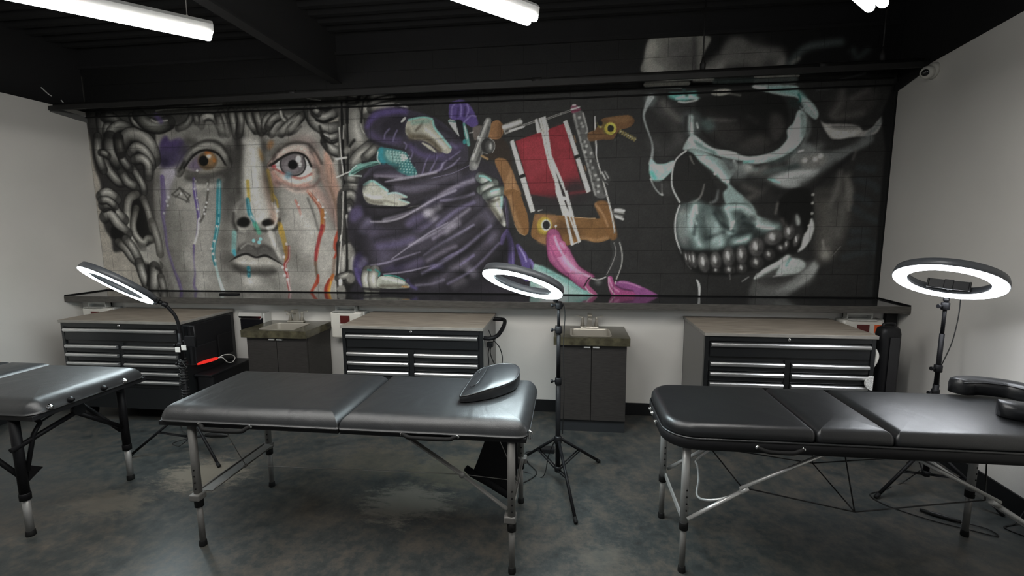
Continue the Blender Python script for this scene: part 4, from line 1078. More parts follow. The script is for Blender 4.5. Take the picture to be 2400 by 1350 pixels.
('P',(117,116,110),21,1,[8423,2955,8417,3168,8434,3298,8468,3394,8537,3420,8773,3424,9035,3405,9244,3358,9150,3134,9133,2923]),
('P',(78,77,75),107,0.9,[8723,3335,9038,3344,9077,3008,8870,2966,8705,3130]),
('P',(160,159,151),59,0.9,[8440,3271,8538,3369,8594,3263,8532,3111,8655,3028,8632,2951,8443,2958]),
('P',(103,102,98),69,0.9,[9133,2929,9356,3175,9476,3346,9653,3336,9812,3228,10116,3187,10179,2983,10084,2885]),
('P',(43,43,42),69,0.85,[9317,2920,9493,3002,9723,3004,9854,2935,9972,3069,10080,2962,9933,2879]),
('P',(131,129,124),51,0.8,[9133,2949,9337,3022,9437,3094,9418,2968,9264,2935]),
('P',(139,136,130),41,0.8,[10056,2926,10122,3086,10161,3060,10133,2921]),
('S',(58,58,57),56,71,0.8,[9036,3369,9061,2971]),
('S',(96,108,107),93,103,0.6,[10228,3005,10390,3173,10608,3212,10802,3226]),
('S',(70,79,79),81,95,0.6,[10955,3120,11022,3042,11125,3111]),
('S',(143,141,134),45,58,0.7,[10253,3005,10324,3052]),
('S',(15,15,15),100,85,0.85,[8421,2803,9323,2778,9736,2786]),
('S',(205,204,195),36,10,1,[8440,2876,8794,2870,9032,2865]),
('S',(190,189,182),40,26,0.95,[9058,2848,9293,2839]),
('S',(172,171,163),59,16,1,[8443,2817,8742,2815,8980,2811]),
('S',(195,194,185),19,12,0.9,[9057,2874,9306,2870]),
('S',(106,122,120),64,41,0.8,[9321,2817,9835,2815]),
('S',(201,200,192),22,12,0.95,[9809,2853,10338,2845]),
('S',(123,132,130),87,32,0.9,[9837,2789,10292,2795]),
('S',(168,179,174),27,17,0.9,[8449,2775,8904,2767]),
('P',(58,58,57),53,0.8,[8453,2669,8750,2604,8970,2437,8895,2307,8811,2417,8568,2451]),
('P',(100,108,107),48,0.9,[8446,2696,8586,2677,8563,2559,8456,2535]),
('S',(110,204,192),[67,113,73],60,0.85,[8775,2669,8935,2644,9066,2671]),
('S',(193,244,234),[27,60,33],34,0.85,[8842,2627,8988,2647,9149,2602]),
('S',(44,76,74),40,43,0.8,[8932,2728,8974,2661]),
('S',(237,244,239),20,21,0.8,[8871,2587,8965,2576,9149,2602]),
('S',(123,120,115),80,102,0.6,[8671,2581,8783,2444,8893,2361]),
('S',(174,182,181),[87,53,27,23,20,23,33,47],26,0.9,[8512,2654,8462,2549,8428,2430,8453,2321,8499,2198,8549,2061,8557,1940,8534,1803]),
('P',(174,220,211),14,1,[8518,1770,8548,1857,8616,1795,8725,1793,8847,1828,8831,1714,8758,1633,8678,1565,8579,1568,8532,1660]),
('S',(245,255,255),[28,55,35],35,0.8,[8551,1775,8644,1745,8702,1689]),
('S',(77,195,176),48,44,0.8,[8554,1678,8600,1608]),
('S',(255,255,255),27,21,0.9,[8769,1716,8822,1764]),
('S',(206,215,211),[27,20,17,23],17,0.8,[8546,1596,8599,1484,8671,1398,8713,1380]),
('S',(245,245,239),21,22,0.8,[8695,1524,8703,1384]),
('P',(56,56,55),37,0.8,[8569,1554,8761,1551,8822,1383,8683,1412]),
('P',(25,25,24),27,1,[9147,2629,9458,2655,9817,2705,10102,2630,10226,2470,10250,2210,10141,2017,9786,1902,9494,1955,9304,2055,9138,2246,9088,2459]),
('P',(62,60,58),103,0.8,[9209,2403,9474,2367,9687,2255,9673,2044,9463,2050,9273,2162]),
('P',(70,68,65),80,0.8,[9625,1965,9775,2094,9927,2142,10088,2031,9990,1955,9784,1921]),
('P',(78,75,73),59,0.7,[10039,2400,10169,2369,10218,2185,10114,2031,10027,2192]),
('S',(100,98,95),40,60,0.7,[9265,2347,9449,2329,9605,2336]),
('S',(93,91,86),51,66,0.6,[9761,2358,9866,2302]),
('S',(32,31,31),100,111,0.7,[9550,2391,9918,2301]),
('P',(173,172,162),13,1,[9535,2691,9501,2660,9412,2641,9318,2649,9276,2675,9311,2708,9399,2725,9493,2719]),
('S',(123,122,115),26,33,0.7,[9485,2668,9641,2635]),
('P',(83,91,90),64,0.9,[8918,2413,9049,2461,9156,2405,9166,2218,9088,2140,9008,2143,8951,2252]),
('S',(188,205,201),[67,73,40],51,0.9,[9038,2381,9044,2249,9061,2142]),
('S',(245,254,250),27,26,0.8,[9041,2302,9060,2195]),
('S',(44,44,43),40,43,0.8,[8977,2385,8973,2224]),
('S',(234,244,239),27,26,0.7,[9114,2301,9131,2246]),
('P',(89,113,110),62,0.7,[9160,2325,9292,2347,9349,2240,9245,2189]),
('P',(109,113,112),41,1,[10014,1554,10264,1709,10351,1919,10522,2021,10656,1912,10905,1932,11235,2103,11270,1999,11058,1876,10916,1775,10679,1594,10435,1453,10228,1456]),
('P',(52,52,51),67,0.9,[10580,2252,10798,2013,10994,2058,11147,2002,10804,1933,10547,2019,10511,2176]),
('P',(188,207,203),16,1,[8951,1977,9026,2133,9088,2157,9225,2052,9362,1966,9549,1935,9736,1860,9969,1876,10158,1951,10253,2067,10245,2185,10315,2274,10366,2427,10460,2360,10464,2126,10362,1946,10153,1818,9898,1765,9739,1801,9553,1834,9365,1891,9177,1951,9069,1974]),
('S',(240,253,248),[32,51,45,32],33,0.8,[9364,1932,9550,1909,9790,1832,10047,1874]),
('S',(229,244,239),[47,87,73],60,0.8,[10376,2310,10338,2103,10222,1949]),
('S',(98,130,125),47,51,0.8,[9093,2059,9228,1989,9365,1918]),
('S',(86,111,107),45,49,0.8,[9474,1835,9692,1695,9902,1691]),
('S',(128,147,143),62,63,0.8,[10422,2361,10450,2126]),
('S',(255,255,255),33,34,0.9,[9036,2101,9093,2033]),
('P',(150,174,170),19,1,[9016,1954,9122,1979,9312,1893,9476,1807,9561,1699,9639,1697,9568,1563,9599,1481,9765,1341,9876,1230,9937,1092,10046,1036,9834,1039,9667,1177,9530,1263,9496,1400,9546,1468,9460,1591,9376,1675,9183,1815,9099,1898]),
('P',(194,239,229),28,0.85,[9097,1926,9289,1840,9454,1700,9555,1535,9490,1537,9349,1675,9183,1815]),
('D',(253,255,255),19,13,0.85,[9208,1842]),
('D',(253,255,255),19,13,0.85,[9276,1812]),
('D',(253,255,255),19,13,0.85,[9332,1751]),
('D',(253,255,255),19,13,0.85,[9388,1702]),
('D',(253,255,255),19,13,0.85,[9378,1647]),
('D',(253,255,255),19,13,0.85,[9443,1660]),
('D',(253,255,255),19,14,0.85,[9488,1565]),
('D',(253,255,255),19,13,0.85,[9543,1541]),
('D',(253,255,255),19,13,0.85,[9233,1881]),
('D',(253,255,255),19,13,0.85,[9458,1605]),
('S',(244,255,255),[33,53,33],34,0.8,[9608,1804,9692,1695,9796,1720]),
('P',(201,207,203),39,0.9,[9652,1723,9740,1775,9846,1745,9824,1666,9695,1641]),
('S',(135,221,207),40,34,0.8,[9740,1789,9843,1800]),
('P',(105,111,110),55,0.8,[9421,1837,9634,1804,9803,1613,9647,1562,9508,1700]),
('P',(42,42,41),53,0.9,[9647,1562,10014,1554,10181,1389,10169,1173,9988,1120,9818,1313,9653,1453]),
('S',(93,91,86),83,106,0.7,[9757,1478,9919,1394,9818,1313]),
('S',(80,78,76),69,88,0.7,[9972,1392,10070,1499]),
('P',(174,179,177),41,0.9,[10066,1554,10267,1657,10521,1678,10673,1675,10581,1543,10383,1453,10228,1470]),
('S',(220,226,222),[35,76,35],62,0.8,[10144,1552,10321,1615,10549,1650]),
('S',(156,234,221),[19,45,16],25,0.85,[10053,1566,10119,1546,10198,1518]),
('S',(62,74,73),67,60,0.8,[10008,1661,10315,1709,10564,1783]),
('P',(137,135,130),52,0.8,[10410,1812,10608,1887,10765,1804,10672,1702,10468,1705]),
('D',(221,221,215),32,32,0.8,[10486,1798]),
('D',(221,221,215),32,32,0.8,[10612,1807]),
('D',(221,221,215),31,31,0.8,[10673,1846]),
('S',(254,255,254),23,17,0.9,[10404,1905,10458,1923]),
('S',(32,32,32),60,60,0.9,[10181,1389,10589,1437,10827,1644,11059,1849]),
('P',(170,168,163),17,1,[10640,2288,10706,2248,10980,2231,11104,2196,11159,2143,11254,2179,11330,2279,11403,2357,11341,2151,11262,2089,11042,2070,10821,2050,10726,2131]),
('P',(205,204,196),25,0.8,[10681,2235,10886,2165,11134,2145,11016,2084,10819,2069]),
('P',(107,106,103),31,0.8,[10782,2224,11080,2206,11108,2171,10835,2171]),
('S',(125,131,130),[48,60,24],38,0.8,[11212,2103,11302,2178,11386,2327]),
('P',(64,62,60),74,0.9,[10717,2427,10824,2627,10905,2548,11045,2618,11287,2633,11234,2408,11023,2288,10725,2324]),
('S',(102,99,96),74,103,0.7,[10773,2349,10860,2498,10874,2624]),
('S',(88,85,82),64,91,0.7,[11003,2543,11165,2638]),
('S',(93,91,87),68,95,0.7,[10824,2321,11115,2361]),
('S',(79,80,80),25,32,0.8,[10837,2776,11123,2839]),
('S',(72,74,74),25,32,0.7,[10575,2661,10746,2680]),
('P',(170,188,184),15,1,[9776,2745,9993,2747,10321,2724,10352,2633,10483,2551,10578,2445,10611,2353,10577,2304,10497,2358,10416,2437,10345,2570,10153,2615,9947,2668]),
('P',(116,168,162),31,0.8,[9944,2713,10298,2699,10458,2565,10304,2608]),
('S',(245,255,254),31,32,0.8,[9815,2734,9944,2708]),
('S',(48,116,109),26,21,0.95,[10354,2619,10383,2542,10348,2518]),
('S',(240,255,255),19,12,0.9,[10379,2465,10412,2433,10435,2464]),
('S',(201,221,216),25,24,0.8,[10461,2514,10570,2381]),
('P',(43,53,52),35,0.8,[10231,2573,10359,2543,10441,2437,10366,2441,10264,2470]),
('P',(34,34,33),17,1,[8854,1823,8949,1935,9057,1932,9170,1801,9311,1636,9418,1456,9426,1319,9342,1265,9181,1254,9018,1269,8889,1409,8825,1604]),
('S',(206,212,209),[24,21,21,21,24],13,0.95,[8994,1955,8871,1849,8825,1686,8834,1479,8935,1283]),
('S',(123,121,115),[27,20,10],21,0.8,[9046,1885,9075,1817,9103,1776]),
('S',(129,126,122),[14,28,28,17],27,0.8,[9245,1513,9216,1377,9152,1296,9058,1268]),
('S',(130,136,135),[20,40,40],43,0.7,[9427,1428,9407,1305,9342,1265]),
('P',(71,82,81),22,1,[8931,1237,9125,1272,9317,1238,9505,1213,9583,1261,9715,1260,9849,1230,9938,1065,10046,1050,10184,930,10058,843,9876,789,9801,677,9561,635,9236,621,9001,649,8907,849,8899,1047]),
('P',(160,157,153),46,0.7,[8940,1131,9021,1185,9085,961,9040,706,8952,820]),
('S',(179,212,206),130,155,0.8,[9155,1218,9107,1073,9170,848,9233,706]),
('S',(237,255,255),36,69,0.5,[9147,1218,9099,1073,9163,848,9223,706]),
('S',(179,212,206),165,196,0.8,[9267,1128,9329,958]),
('S',(237,255,255),47,90,0.5,[9259,1128,9321,960]),
('S',(179,212,206),116,138,0.8,[8998,1073,9035,848]),
('S',(237,255,255),34,66,0.5,[8990,1073,9026,848]),
('S',(179,212,206),160,190,0.8,[9437,986,9420,762]),
('S',(237,255,255),44,85,0.5,[9427,986,9412,762]),
('S',(179,212,206),97,115,0.8,[9547,1193,9608,1041,9628,915]),
('S',(237,255,255),28,53,0.5,[9538,1193,9600,1041,9620,915]),
('S',(179,212,206),84,100,0.8,[9586,1207,9771,1204,9870,1121]),
('S',(237,255,255),25,48,0.5,[9578,1207,9764,1204,9862,1121]),
('S',(179,212,206),108,128,0.8,[9971,981,10050,953,10184,930]),
('S',(237,255,255),31,59,0.5,[9961,981,10042,953,10176,930]),
('S',(179,212,206),97,115,0.8,[9522,888,9631,845]),
('S',(237,255,255),28,53,0.5,[9515,888,9624,845]),
('S',(179,212,206),106,126,0.8,[9691,733,9849,789]),
('S',(237,255,255),30,58,0.5,[9683,733,9840,789]),
('S',(179,212,206),97,115,0.8,[9497,846,9491,705]),
('S',(237,255,255),29,55,0.5,[9490,846,9482,705]),
('S',(179,212,206),77,92,0.8,[9940,1037,9985,967]),
('S',(237,255,255),22,42,0.5,[9932,1037,9975,967]),
('S',(32,42,42),43,68,0.75,[9149,1044,9144,848]),
('S',(32,42,42),42,66,0.75,[9402,1126,9490,986,9656,887]),
('S',(32,42,42),50,78,0.75,[9633,817,9739,845,9870,885]),
('S',(32,42,42),43,68,0.75,[9311,790,9522,874]),
('S',(32,42,42),42,66,0.75,[9753,1067,9831,1093,9913,1037]),
('S',(32,42,42),56,87,0.75,[9784,983,9893,955]),
('S',(32,42,42),68,107,0.75,[9694,677,9856,677,9927,817]),
('S',(255,255,255),27,26,0.85,[9155,1233,9172,1128]),
('S',(255,255,255),27,26,0.85,[9946,949,10159,911]),
('S',(255,255,255),29,27,0.8,[9614,915,9650,1013]),
('S',(226,232,229),[18,21,21,18],14,0.95,[8937,1237,8889,1047,8903,820,8984,593]),
('S',(153,151,148),[17,21,17],18,0.8,[8990,593,9044,478,9122,376]),
('P',(21,21,20),28,0.95,[9016,593,9859,621,10066,705,10427,814,10541,675,10240,453,9980,367,9606,278,9250,306,9108,392]),
('S',(47,56,55),138,194,0.7,[9251,1168,9279,988,9303,818]),
('S',(58,65,64),87,128,0.6,[8993,1045,9012,876,9061,706]),
('S',(22,24,23),73,111,0.7,[8988,614,9237,597,9561,632,9856,666]),
('S',(35,41,40),83,133,0.6,[9427,1181,9515,1041,9538,846]),
('S',(42,49,48),60,102,0.6,[9737,873,9842,913,9949,885]),
('S',(34,39,38),69,106,0.6,[9952,843,10058,829,10187,883]),
('S',(194,224,217),47,77,0.6,[9547,1179,9720,1199,9831,1107]),
('S',(221,245,239),29,46,0.6,[9127,1233,9122,1101,9166,988]),
('P',(74,73,72),20,1,[9077,537,9089,465,9080,432,9055,456,9027,523,9016,593,9026,625,9051,602]),
('P',(130,129,126),15,0.8,[9061,541,9069,498,9065,478,9049,493,9032,534,9024,577,9030,597,9046,583]),
('P',(44,44,43),13,0.6,[9079,498,9083,468,9079,453,9066,464,9055,492,9049,523,9055,537,9066,527]),
('S',(255,255,253),[6,11,6],10,0.9,[9044,577,9049,538,9054,504]),
('P',(74,73,72),20,1,[9128,513,9142,434,9135,397,9108,425,9079,499,9063,579,9072,616,9099,588]),
('P',(130,129,126),15,0.8,[9113,520,9122,471,9117,448,9102,465,9083,512,9074,562,9079,583,9094,566]),
('P',(44,44,43),12,0.6,[9130,471,9135,436,9131,420,9119,432,9105,464,9099,498,9103,515,9116,502]),
('S',(255,255,253),[6,11,6],10,0.9,[9094,560,9099,516,9105,478]),
('P',(74,73,72),19,1,[9192,509,9200,423,9181,383,9145,412,9114,493,9107,577,9125,618,9161,590]),
('P',(130,129,126),24,0.8,[9169,516,9174,464,9163,439,9141,456,9122,506,9116,558,9128,583,9149,566]),
('P',(44,44,43),20,0.6,[9192,464,9195,426,9186,409,9169,422,9155,456,9152,493,9163,510,9178,498]),
('S',(255,255,253),[7,20,7],26,0.9,[9141,557,9147,512,9155,470]),
('P',(74,73,72),19,1,[9356,479,9357,378,9317,327,9256,356,9212,448,9209,549,9251,600,9312,571]),
('P',(130,129,126),45,0.8,[9312,485,9314,423,9289,390,9253,409,9226,467,9225,529,9248,560,9286,541]),
('P',(44,44,43),37,0.6,[9356,423,9356,380,9335,356,9307,369,9287,408,9287,453,9307,474,9335,462]),
('S',(255,255,253),[7,37,7],48,0.9,[9264,530,9273,476,9286,428]),
('P',(74,73,72),19,1,[9515,501,9505,414,9458,373,9401,403,9368,485,9378,571,9424,611,9480,582]),
('P',(130,129,126),45,0.8,[9469,507,9465,454,9437,429,9402,448,9382,498,9388,552,9416,576,9449,558]),
('P',(44,44,43),36,0.6,[9513,456,9508,418,9487,401,9458,412,9443,448,9449,485,9471,502,9497,490]),
('S',(255,255,253),[7,37,7],48,0.9,[9421,549,9430,502,9443,462]),
('P',(74,73,72),20,1,[9686,541,9667,443,9614,403,9557,443,9529,541,9546,639,9600,678,9658,639]),
('P',(130,129,126),46,0.8,[9638,554,9628,493,9596,467,9561,493,9544,554,9555,613,9586,639,9622,613]),
('P',(44,44,43),39,0.6,[9686,493,9677,451,9650,434,9622,451,9610,493,9619,535,9644,554,9672,535]),
('S',(255,255,253),[7,40,7],51,0.9,[9585,607,9596,554,9610,506]),
('P',(74,73,72),19,1,[9842,569,9828,478,9779,439,9728,476,9703,569,9719,663,9765,700,9817,663]),
('P',(130,129,126),40,0.8,[9800,580,9792,523,9762,499,9733,523,9717,580,9726,638,9754,663,9786,638]),
('P',(44,44,43),35,0.6,[9842,524,9834,484,9812,468,9787,484,9775,524,9782,565,9806,580,9831,565]),
('S',(255,255,253),[7,36,7],46,0.9,[9753,632,9762,580,9775,535]),
('P',(74,73,72),19,1,[10050,661,10021,572,9952,541,9887,586,9862,681,9893,768,9961,800,10027,754]),
('P',(130,129,126),54,0.8,[9994,675,9975,621,9935,602,9896,630,9882,688,9901,744,9941,762,9980,734]),
('P',(44,44,43),45,0.6,[10050,621,10035,583,10002,569,9971,590,9960,630,9974,669,10007,681,10038,661]),
('S',(255,255,253),[7,47,7],60,0.9,[9930,733,9943,681,9958,638]),
('P',(74,73,72),19,1,[10262,859,10270,782,10215,716,10131,700,10067,744,10061,820,10117,885,10200,902]),
('P',(130,129,126),65,0.8,[10201,843,10206,796,10173,756,10123,748,10084,775,10080,823,10113,862,10162,871]),
('P',(44,44,43),56,0.6,[10270,795,10271,761,10245,731,10204,722,10176,740,10175,773,10201,804,10240,814]),
('S',(255,255,253),[7,56,7],72,0.9,[10136,846,10148,809,10167,776]),
('P',(74,73,72),19,1,[10422,868,10401,793,10354,767,10309,803,10292,882,10313,957,10360,983,10405,946]),
('P',(130,129,126),37,0.8,[10383,880,10371,834,10343,817,10315,840,10306,888,10318,935,10346,950,10373,929]),
('P',(44,44,43),32,0.6,[10422,834,10413,801,10390,790,10368,806,10360,840,10369,873,10393,883,10415,868]),
('S',(255,255,253),[7,32,7],41,0.9,[10338,925,10348,883,10359,846]),
('P',(74,73,72),18,1,[10491,753,10466,695,10436,678,10418,711,10421,775,10446,832,10475,849,10494,817]),
('P',(130,129,126),21,0.8,[10469,765,10455,730,10436,719,10426,739,10429,778,10443,814,10460,824,10472,804]),
('P',(44,44,43),17,0.6,[10491,728,10482,703,10468,695,10458,711,10458,739,10469,762,10483,770,10492,754]),
('S',(255,255,253),[7,18,7],23,0.9,[10444,806,10450,772,10458,740]),
('P',(51,50,49),19,1,[10198,557,10170,507,10117,496,10069,529,10056,588,10084,638,10137,649,10184,616]),
('P',(80,79,78),42,0.8,[10155,571,10139,540,10106,532,10078,552,10070,588,10088,619,10119,627,10147,607]),
('P',(44,44,43),35,0.6,[10197,538,10184,516,10159,513,10136,527,10130,552,10142,574,10167,579,10190,563]),
('S',(221,221,217),[7,36,7],46,0.9,[10108,610,10116,579,10128,552]),
('P',(51,50,49),19,1,[10337,632,10307,607,10259,611,10220,644,10212,686,10242,712,10290,706,10331,674]),
('P',(80,79,78),40,0.8,[10299,647,10281,632,10251,635,10228,653,10225,680,10242,695,10271,692,10295,674]),
('P',(44,44,43),32,0.6,[10337,628,10324,618,10301,621,10281,636,10278,655,10292,664,10313,661,10334,647]),
('S',(221,221,217),[7,33,7],42,0.9,[10257,683,10265,664,10276,646]),
('P',(74,73,72),18,1,[10368,697,10352,653,10327,641,10306,664,10303,711,10318,753,10343,767,10363,744]),
('P',(130,129,126),20,0.8,[10348,705,10338,678,10323,670,10310,684,10309,712,10318,739,10334,748,10345,734]),
('P',(44,44,43),16,0.6,[10368,678,10360,660,10349,653,10338,664,10337,684,10343,703,10355,708,10365,698]),
('S',(255,255,253),[6,15,6],20,0.9,[10324,734,10329,709,10335,686]),
('P',(51,50,49),19,1,[9703,366,9684,324,9633,305,9580,322,9557,364,9575,408,9627,425,9680,408]),
('P',(80,79,78),43,0.8,[9659,370,9647,344,9617,333,9586,344,9572,370,9583,397,9613,408,9645,397]),
('P',(44,44,43),36,0.6,[9701,345,9692,327,9667,319,9642,327,9631,344,9641,362,9664,370,9691,362]),
('S',(221,221,217),[7,36,7],46,0.9,[9611,394,9619,370,9630,350]),
('P',(51,50,49),20,1,[9504,359,9490,334,9455,325,9418,334,9402,358,9416,381,9451,392,9488,383]),
('P',(80,79,78),30,0.8,[9474,361,9465,347,9444,341,9423,347,9413,361,9421,376,9441,383,9463,376]),
('P',(44,44,43),25,0.6,[9502,347,9496,338,9479,333,9462,338,9454,347,9460,358,9477,361,9494,358]),
('S',(221,221,217),[7,26,7],33,0.9,[9440,375,9446,361,9454,350]),
('P',(51,50,49),19,1,[9852,389,9835,338,9789,316,9740,338,9719,389,9734,440,9781,460,9829,440]),
('P',(80,79,78),40,0.8,[9812,395,9803,362,9775,350,9745,362,9731,395,9742,426,9770,440,9798,426]),
('P',(44,44,43),34,0.6,[9851,364,9843,342,9821,333,9798,341,9787,364,9795,386,9817,395,9840,386]),
('S',(221,221,217),[7,33,7],42,0.9,[9767,423,9775,395,9786,370]),
('P',(51,50,49),19,1,[10063,465,10041,406,9979,380,9915,404,9885,465,9907,526,9969,551,10033,526]),
('P',(80,79,78),53,0.8,[10010,473,9996,436,9960,420,9921,436,9904,473,9916,510,9954,526,9991,510]),
('P',(44,44,43),43,0.6,[10061,436,10050,411,10021,400,9990,411,9975,436,9986,462,10016,473,10047,462]),
('S',(221,221,217),[7,44,7],57,0.9,[9951,506,9960,473,9975,443]),
('P',(172,177,173),22,1,[10491,1047,10486,980,10464,953,10438,981,10424,1047,10429,1112,10450,1139,10477,1112]),
('P',(80,81,79),39,1,[9891,23,9960,238,10086,367,10288,523,10391,565,10606,481,10760,509,10703,229,10502,87,10324,-16,10002,-19]),
('P',(172,181,177),22,1,[9947,238,10060,367,10239,481,10351,569,10397,537,10295,425,10142,339,10039,268]),
('S',(245,251,245),[21,48,35,21],31,0.9,[9960,252,10088,361,10240,453,10354,541]),
('P',(190,201,196),21,1,[10225,297,10282,425,10394,513,10527,502,10597,425,10513,327,10383,289,10265,269]),
('S',(255,255,255),[20,47],34,0.85,[10296,397,10422,495]),
('S',(116,168,161),35,35,0.8,[10394,509,10348,425]),
('S',(255,255,255),27,21,0.9,[10200,269,10303,311]),
('P',(42,42,41),39,0.9,[9988,224,10198,283,10516,285,10363,199,10100,140]),
('S',(168,173,170),[55,117,138,83],88,0.8,[10265,70,10444,157,10594,285,10714,425]),
('S',(104,106,104),138,133,0.7,[10052,53,10320,42]),
('P',(174,178,174),32,0.8,[10662,425,10757,537,10720,342,10600,201,10497,171]),
('P',(63,62,59),48,1,[10619,1383,10841,1459,11002,1641,11081,1587,11112,1215,11089,893,11019,647,10868,454,10710,481,10654,894]),
('P',(18,18,17),33,1,[10189,1254,10334,1414,10564,1423,10630,1221,10633,1005,10555,840,10489,1033,10405,1115,10365,952,10257,1008]),
('S',(105,103,99),[45,84,64],91,0.8,[10927,1643,10907,1431,10834,1218]),
('S',(123,121,115),[64,96,45],82,0.7,[11009,1562,11061,1375,11066,1162]),
('S',(95,92,86),129,148,0.6,[10757,1219,10795,894,10829,619]),
('P',(162,160,151),69,0.9,[10888,579,10874,527,10832,506,10787,527,10765,579,10779,628,10821,650,10866,628]),
('S',(168,165,155),27,43,0.7,[10781,758,10801,647]),
('S',(229,233,228),[27,73,100,53,20],34,0.9,[10623,1031,10626,922,10584,786,10541,675,10492,619]),
('D',(215,215,207),18,15,0.8,[10616,1356]),
('D',(215,215,207),18,15,0.8,[10619,1247]),
('D',(215,215,207),19,16,0.8,[10623,1114]),
('D',(215,215,207),19,17,0.8,[10598,950]),
('D',(215,215,207),19,16,0.8,[10567,840]),
('S',(128,127,122),8,8,0.8,[11003,675,10911,551]),
('S',(123,120,115),32,41,0.7,[10189,1254,10172,1118]),
('S',(100,96,93),48,62,0.6,[10256,1034,10313,952]),
('S',(103,100,96),32,41,0.6,[11064,1797,11094,1901]),
('S',(52,58,60),81,79,0.8,[11136,1534,11315,1478,11396,1397]),
('S',(52,58,60),87,86,0.8,[11142,1162,11301,1053,11456,997]),
('S',(52,58,60),84,82,0.8,[11126,730,11302,756,11460,674]),
('S',(52,58,60),87,85,0.8,[11066,537,11240,593,11439,619]),
('S',(52,58,60),84,82,0.8,[11148,1691,11322,1661]),
('S',(52,58,60),84,82,0.8,[11154,1321,11310,1240]),
('S',(52,58,60),84,82,0.8,[11140,879,11316,877]),
('S',(220,226,222),[15,33,33,22],14,0.95,[9203,224,9234,162,9248,75,9247,-2]),
('S',(124,124,122),17,22,0.7,[9633,294,9642,236]),
('S',(168,168,166),17,22,0.7,[9877,266,9801,208]),
('S',(201,205,201),17,18,0.8,[9983,310,9965,268]),
('Q',(19,20,20),21,1,[11351,2329,11489,2773,11779,-67,11449,-72,11435,1104,11438,1891]),
('S',(38,41,42),66,84,0.6,[11363,776,11400,44]),
('S',(44,43,41),166,319,0.55,[1680,2154,1978,2283,2253,2226]),
('S',(50,49,46),182,318,0.6,[2421,2147,2328,1837,2333,1583]),
('S',(62,61,58),129,268,0.55,[1573,2483,1931,2509,2345,2459]),
('S',(56,55,51),145,289,0.5,[3074,2129,3421,2231,3748,2142]),
('S',(62,60,57),177,308,0.5,[3807,1806,3907,1495,3982,1056]),
('S',(75,73,69),316,562,0.5,[1154,1604,1106,947,1179,275]),
('S',(77,75,70),263,562,0.45,[1417,1078,1395,546,1448,5]),
('S',(89,87,81),205,437,0.4,[3298,548,3345,221,3255,-44]),
('S',(75,73,69),176,337,0.5,[2189,810,2105,546,2138,280]),
('S',(81,79,73),170,371,0.45,[3164,806,3298,548,3497,417]),
('S',(62,60,57),133,233,0.6,[2544,2206,2468,1834,2440,1518,2496,1358]),
('S',(74,72,67),119,218,0.5,[2917,1699,2966,1478,3012,1352]),
('S',(35,35,33),41,53,0.7,[1501,1842,1601,1954,1744,2089]),
('S',(24,23,22),33,32,0.8,[3001,1896,3086,1944,3144,1980]),
('S',(191,189,181),83,148,0.7,[1909,2310,2124,2329,2292,2262]),
('S',(196,194,185),64,103,0.6,[3237,2137,3417,2182,3583,2165]),
('S',(204,202,194),123,270,0.5,[1506,546,1699,278,1671,6]),
('S',(206,204,196),129,267,0.5,[3413,1188,3600,932,3510,611]),
('S',(109,99,133),177,350,0.35,[4416,1053,4602,801,4723,548]),
('S',(119,112,140),209,411,0.4,[4723,548,5256,798,5777,1163]),
('S',(28,27,31),156,299,0.6,[5369,297,5889,549,6335,916]),
('S',(133,125,149),125,239,0.45,[5112,423,5639,736,6153,1129]),
('S',(133,125,149),93,199,0.4,[5495,171,5952,487,6397,856]),
('S',(24,23,26),203,339,0.6,[5749,47,6265,302,6581,672]),
('S',(91,84,119),106,193,0.4,[5400,1289,5785,1465,6100,1699]),
('S',(142,135,161),93,179,0.4,[4958,1478,5410,1580,5852,1703]),
('S',(20,19,22),161,308,0.55,[4408,927,4329,675,4384,420]),
('S',(146,138,169),106,193,0.4,[6156,1339,6336,1037,6333,795]),
('S',(127,133,130),167,256,0.45,[9694,1669,9958,1610,10162,1686]),
('S',(85,86,84),138,221,0.5,[8904,2066,8692,1963,8579,2075]),
('S',(100,100,97),100,171,0.4,[8675,2448,8814,2310,8903,2119]),
('S',(150,154,150),87,145,0.5,[10307,1815,10503,1916,10651,1965]),
('S',(163,161,155),67,111,0.45,[9798,1694,9904,1664,10005,1716]),
('S',(58,58,57),96,164,0.5,[9463,2050,9680,1937,9940,1930]),
('S',(123,121,116),133,256,0.4,[10868,1111,10863,838,10827,647]),
('S',(137,135,129),84,165,0.4,[11003,1324,10999,1055,10966,838]),
('S',(101,100,97),167,256,0.45,[10046,168,10313,142,10567,285]),
('S',(170,174,171),76,133,0.5,[9826,1176,9940,1037,10075,981]),
('S',(134,139,137),83,150,0.5,[8993,1185,8974,961,9038,734]),
('S',(203,227,222),55,97,0.5,[9105,1129,9099,932]),
('S',(151,168,166),90,133,0.5,[9354,1014,9471,818,9424,677]),
('S',(29,29,28),87,154,0.6,[9806,1559,10018,1499,10155,1391]),
('S',(26,26,25),64,107,0.6,[10483,1492,10679,1594,10869,1750]),
('S',(93,91,86),84,140,0.45,[10061,2862,9877,2971,9714,3182]),
('S',(124,122,118),100,171,0.35,[8549,3033,8730,3154,8885,3223]),
('S',(104,103,100),134,214,0.35,[9810,3252,9946,3095,10078,2988]),
('S',(171,181,178),45,74,0.5,[10474,2333,10511,2176,10447,1996]),
('S',(88,112,109),53,85,0.5,[10052,1795,10204,1817,10351,1919]),
('S',(188,199,195),32,49,0.55,[9997,1843,10148,1893,10245,1975]),
('S',(244,253,249),20,34,0.6,[9214,2016,9416,1944,9628,1907]),
('S',(30,29,27),41,53,0.75,[1535,1879,1721,2140,1978,2277,2239,2226,2389,1961]),
('S',(45,40,38),40,51,0.7,[3063,1982,3233,2150,3446,2218,3670,2162,3828,1915]),
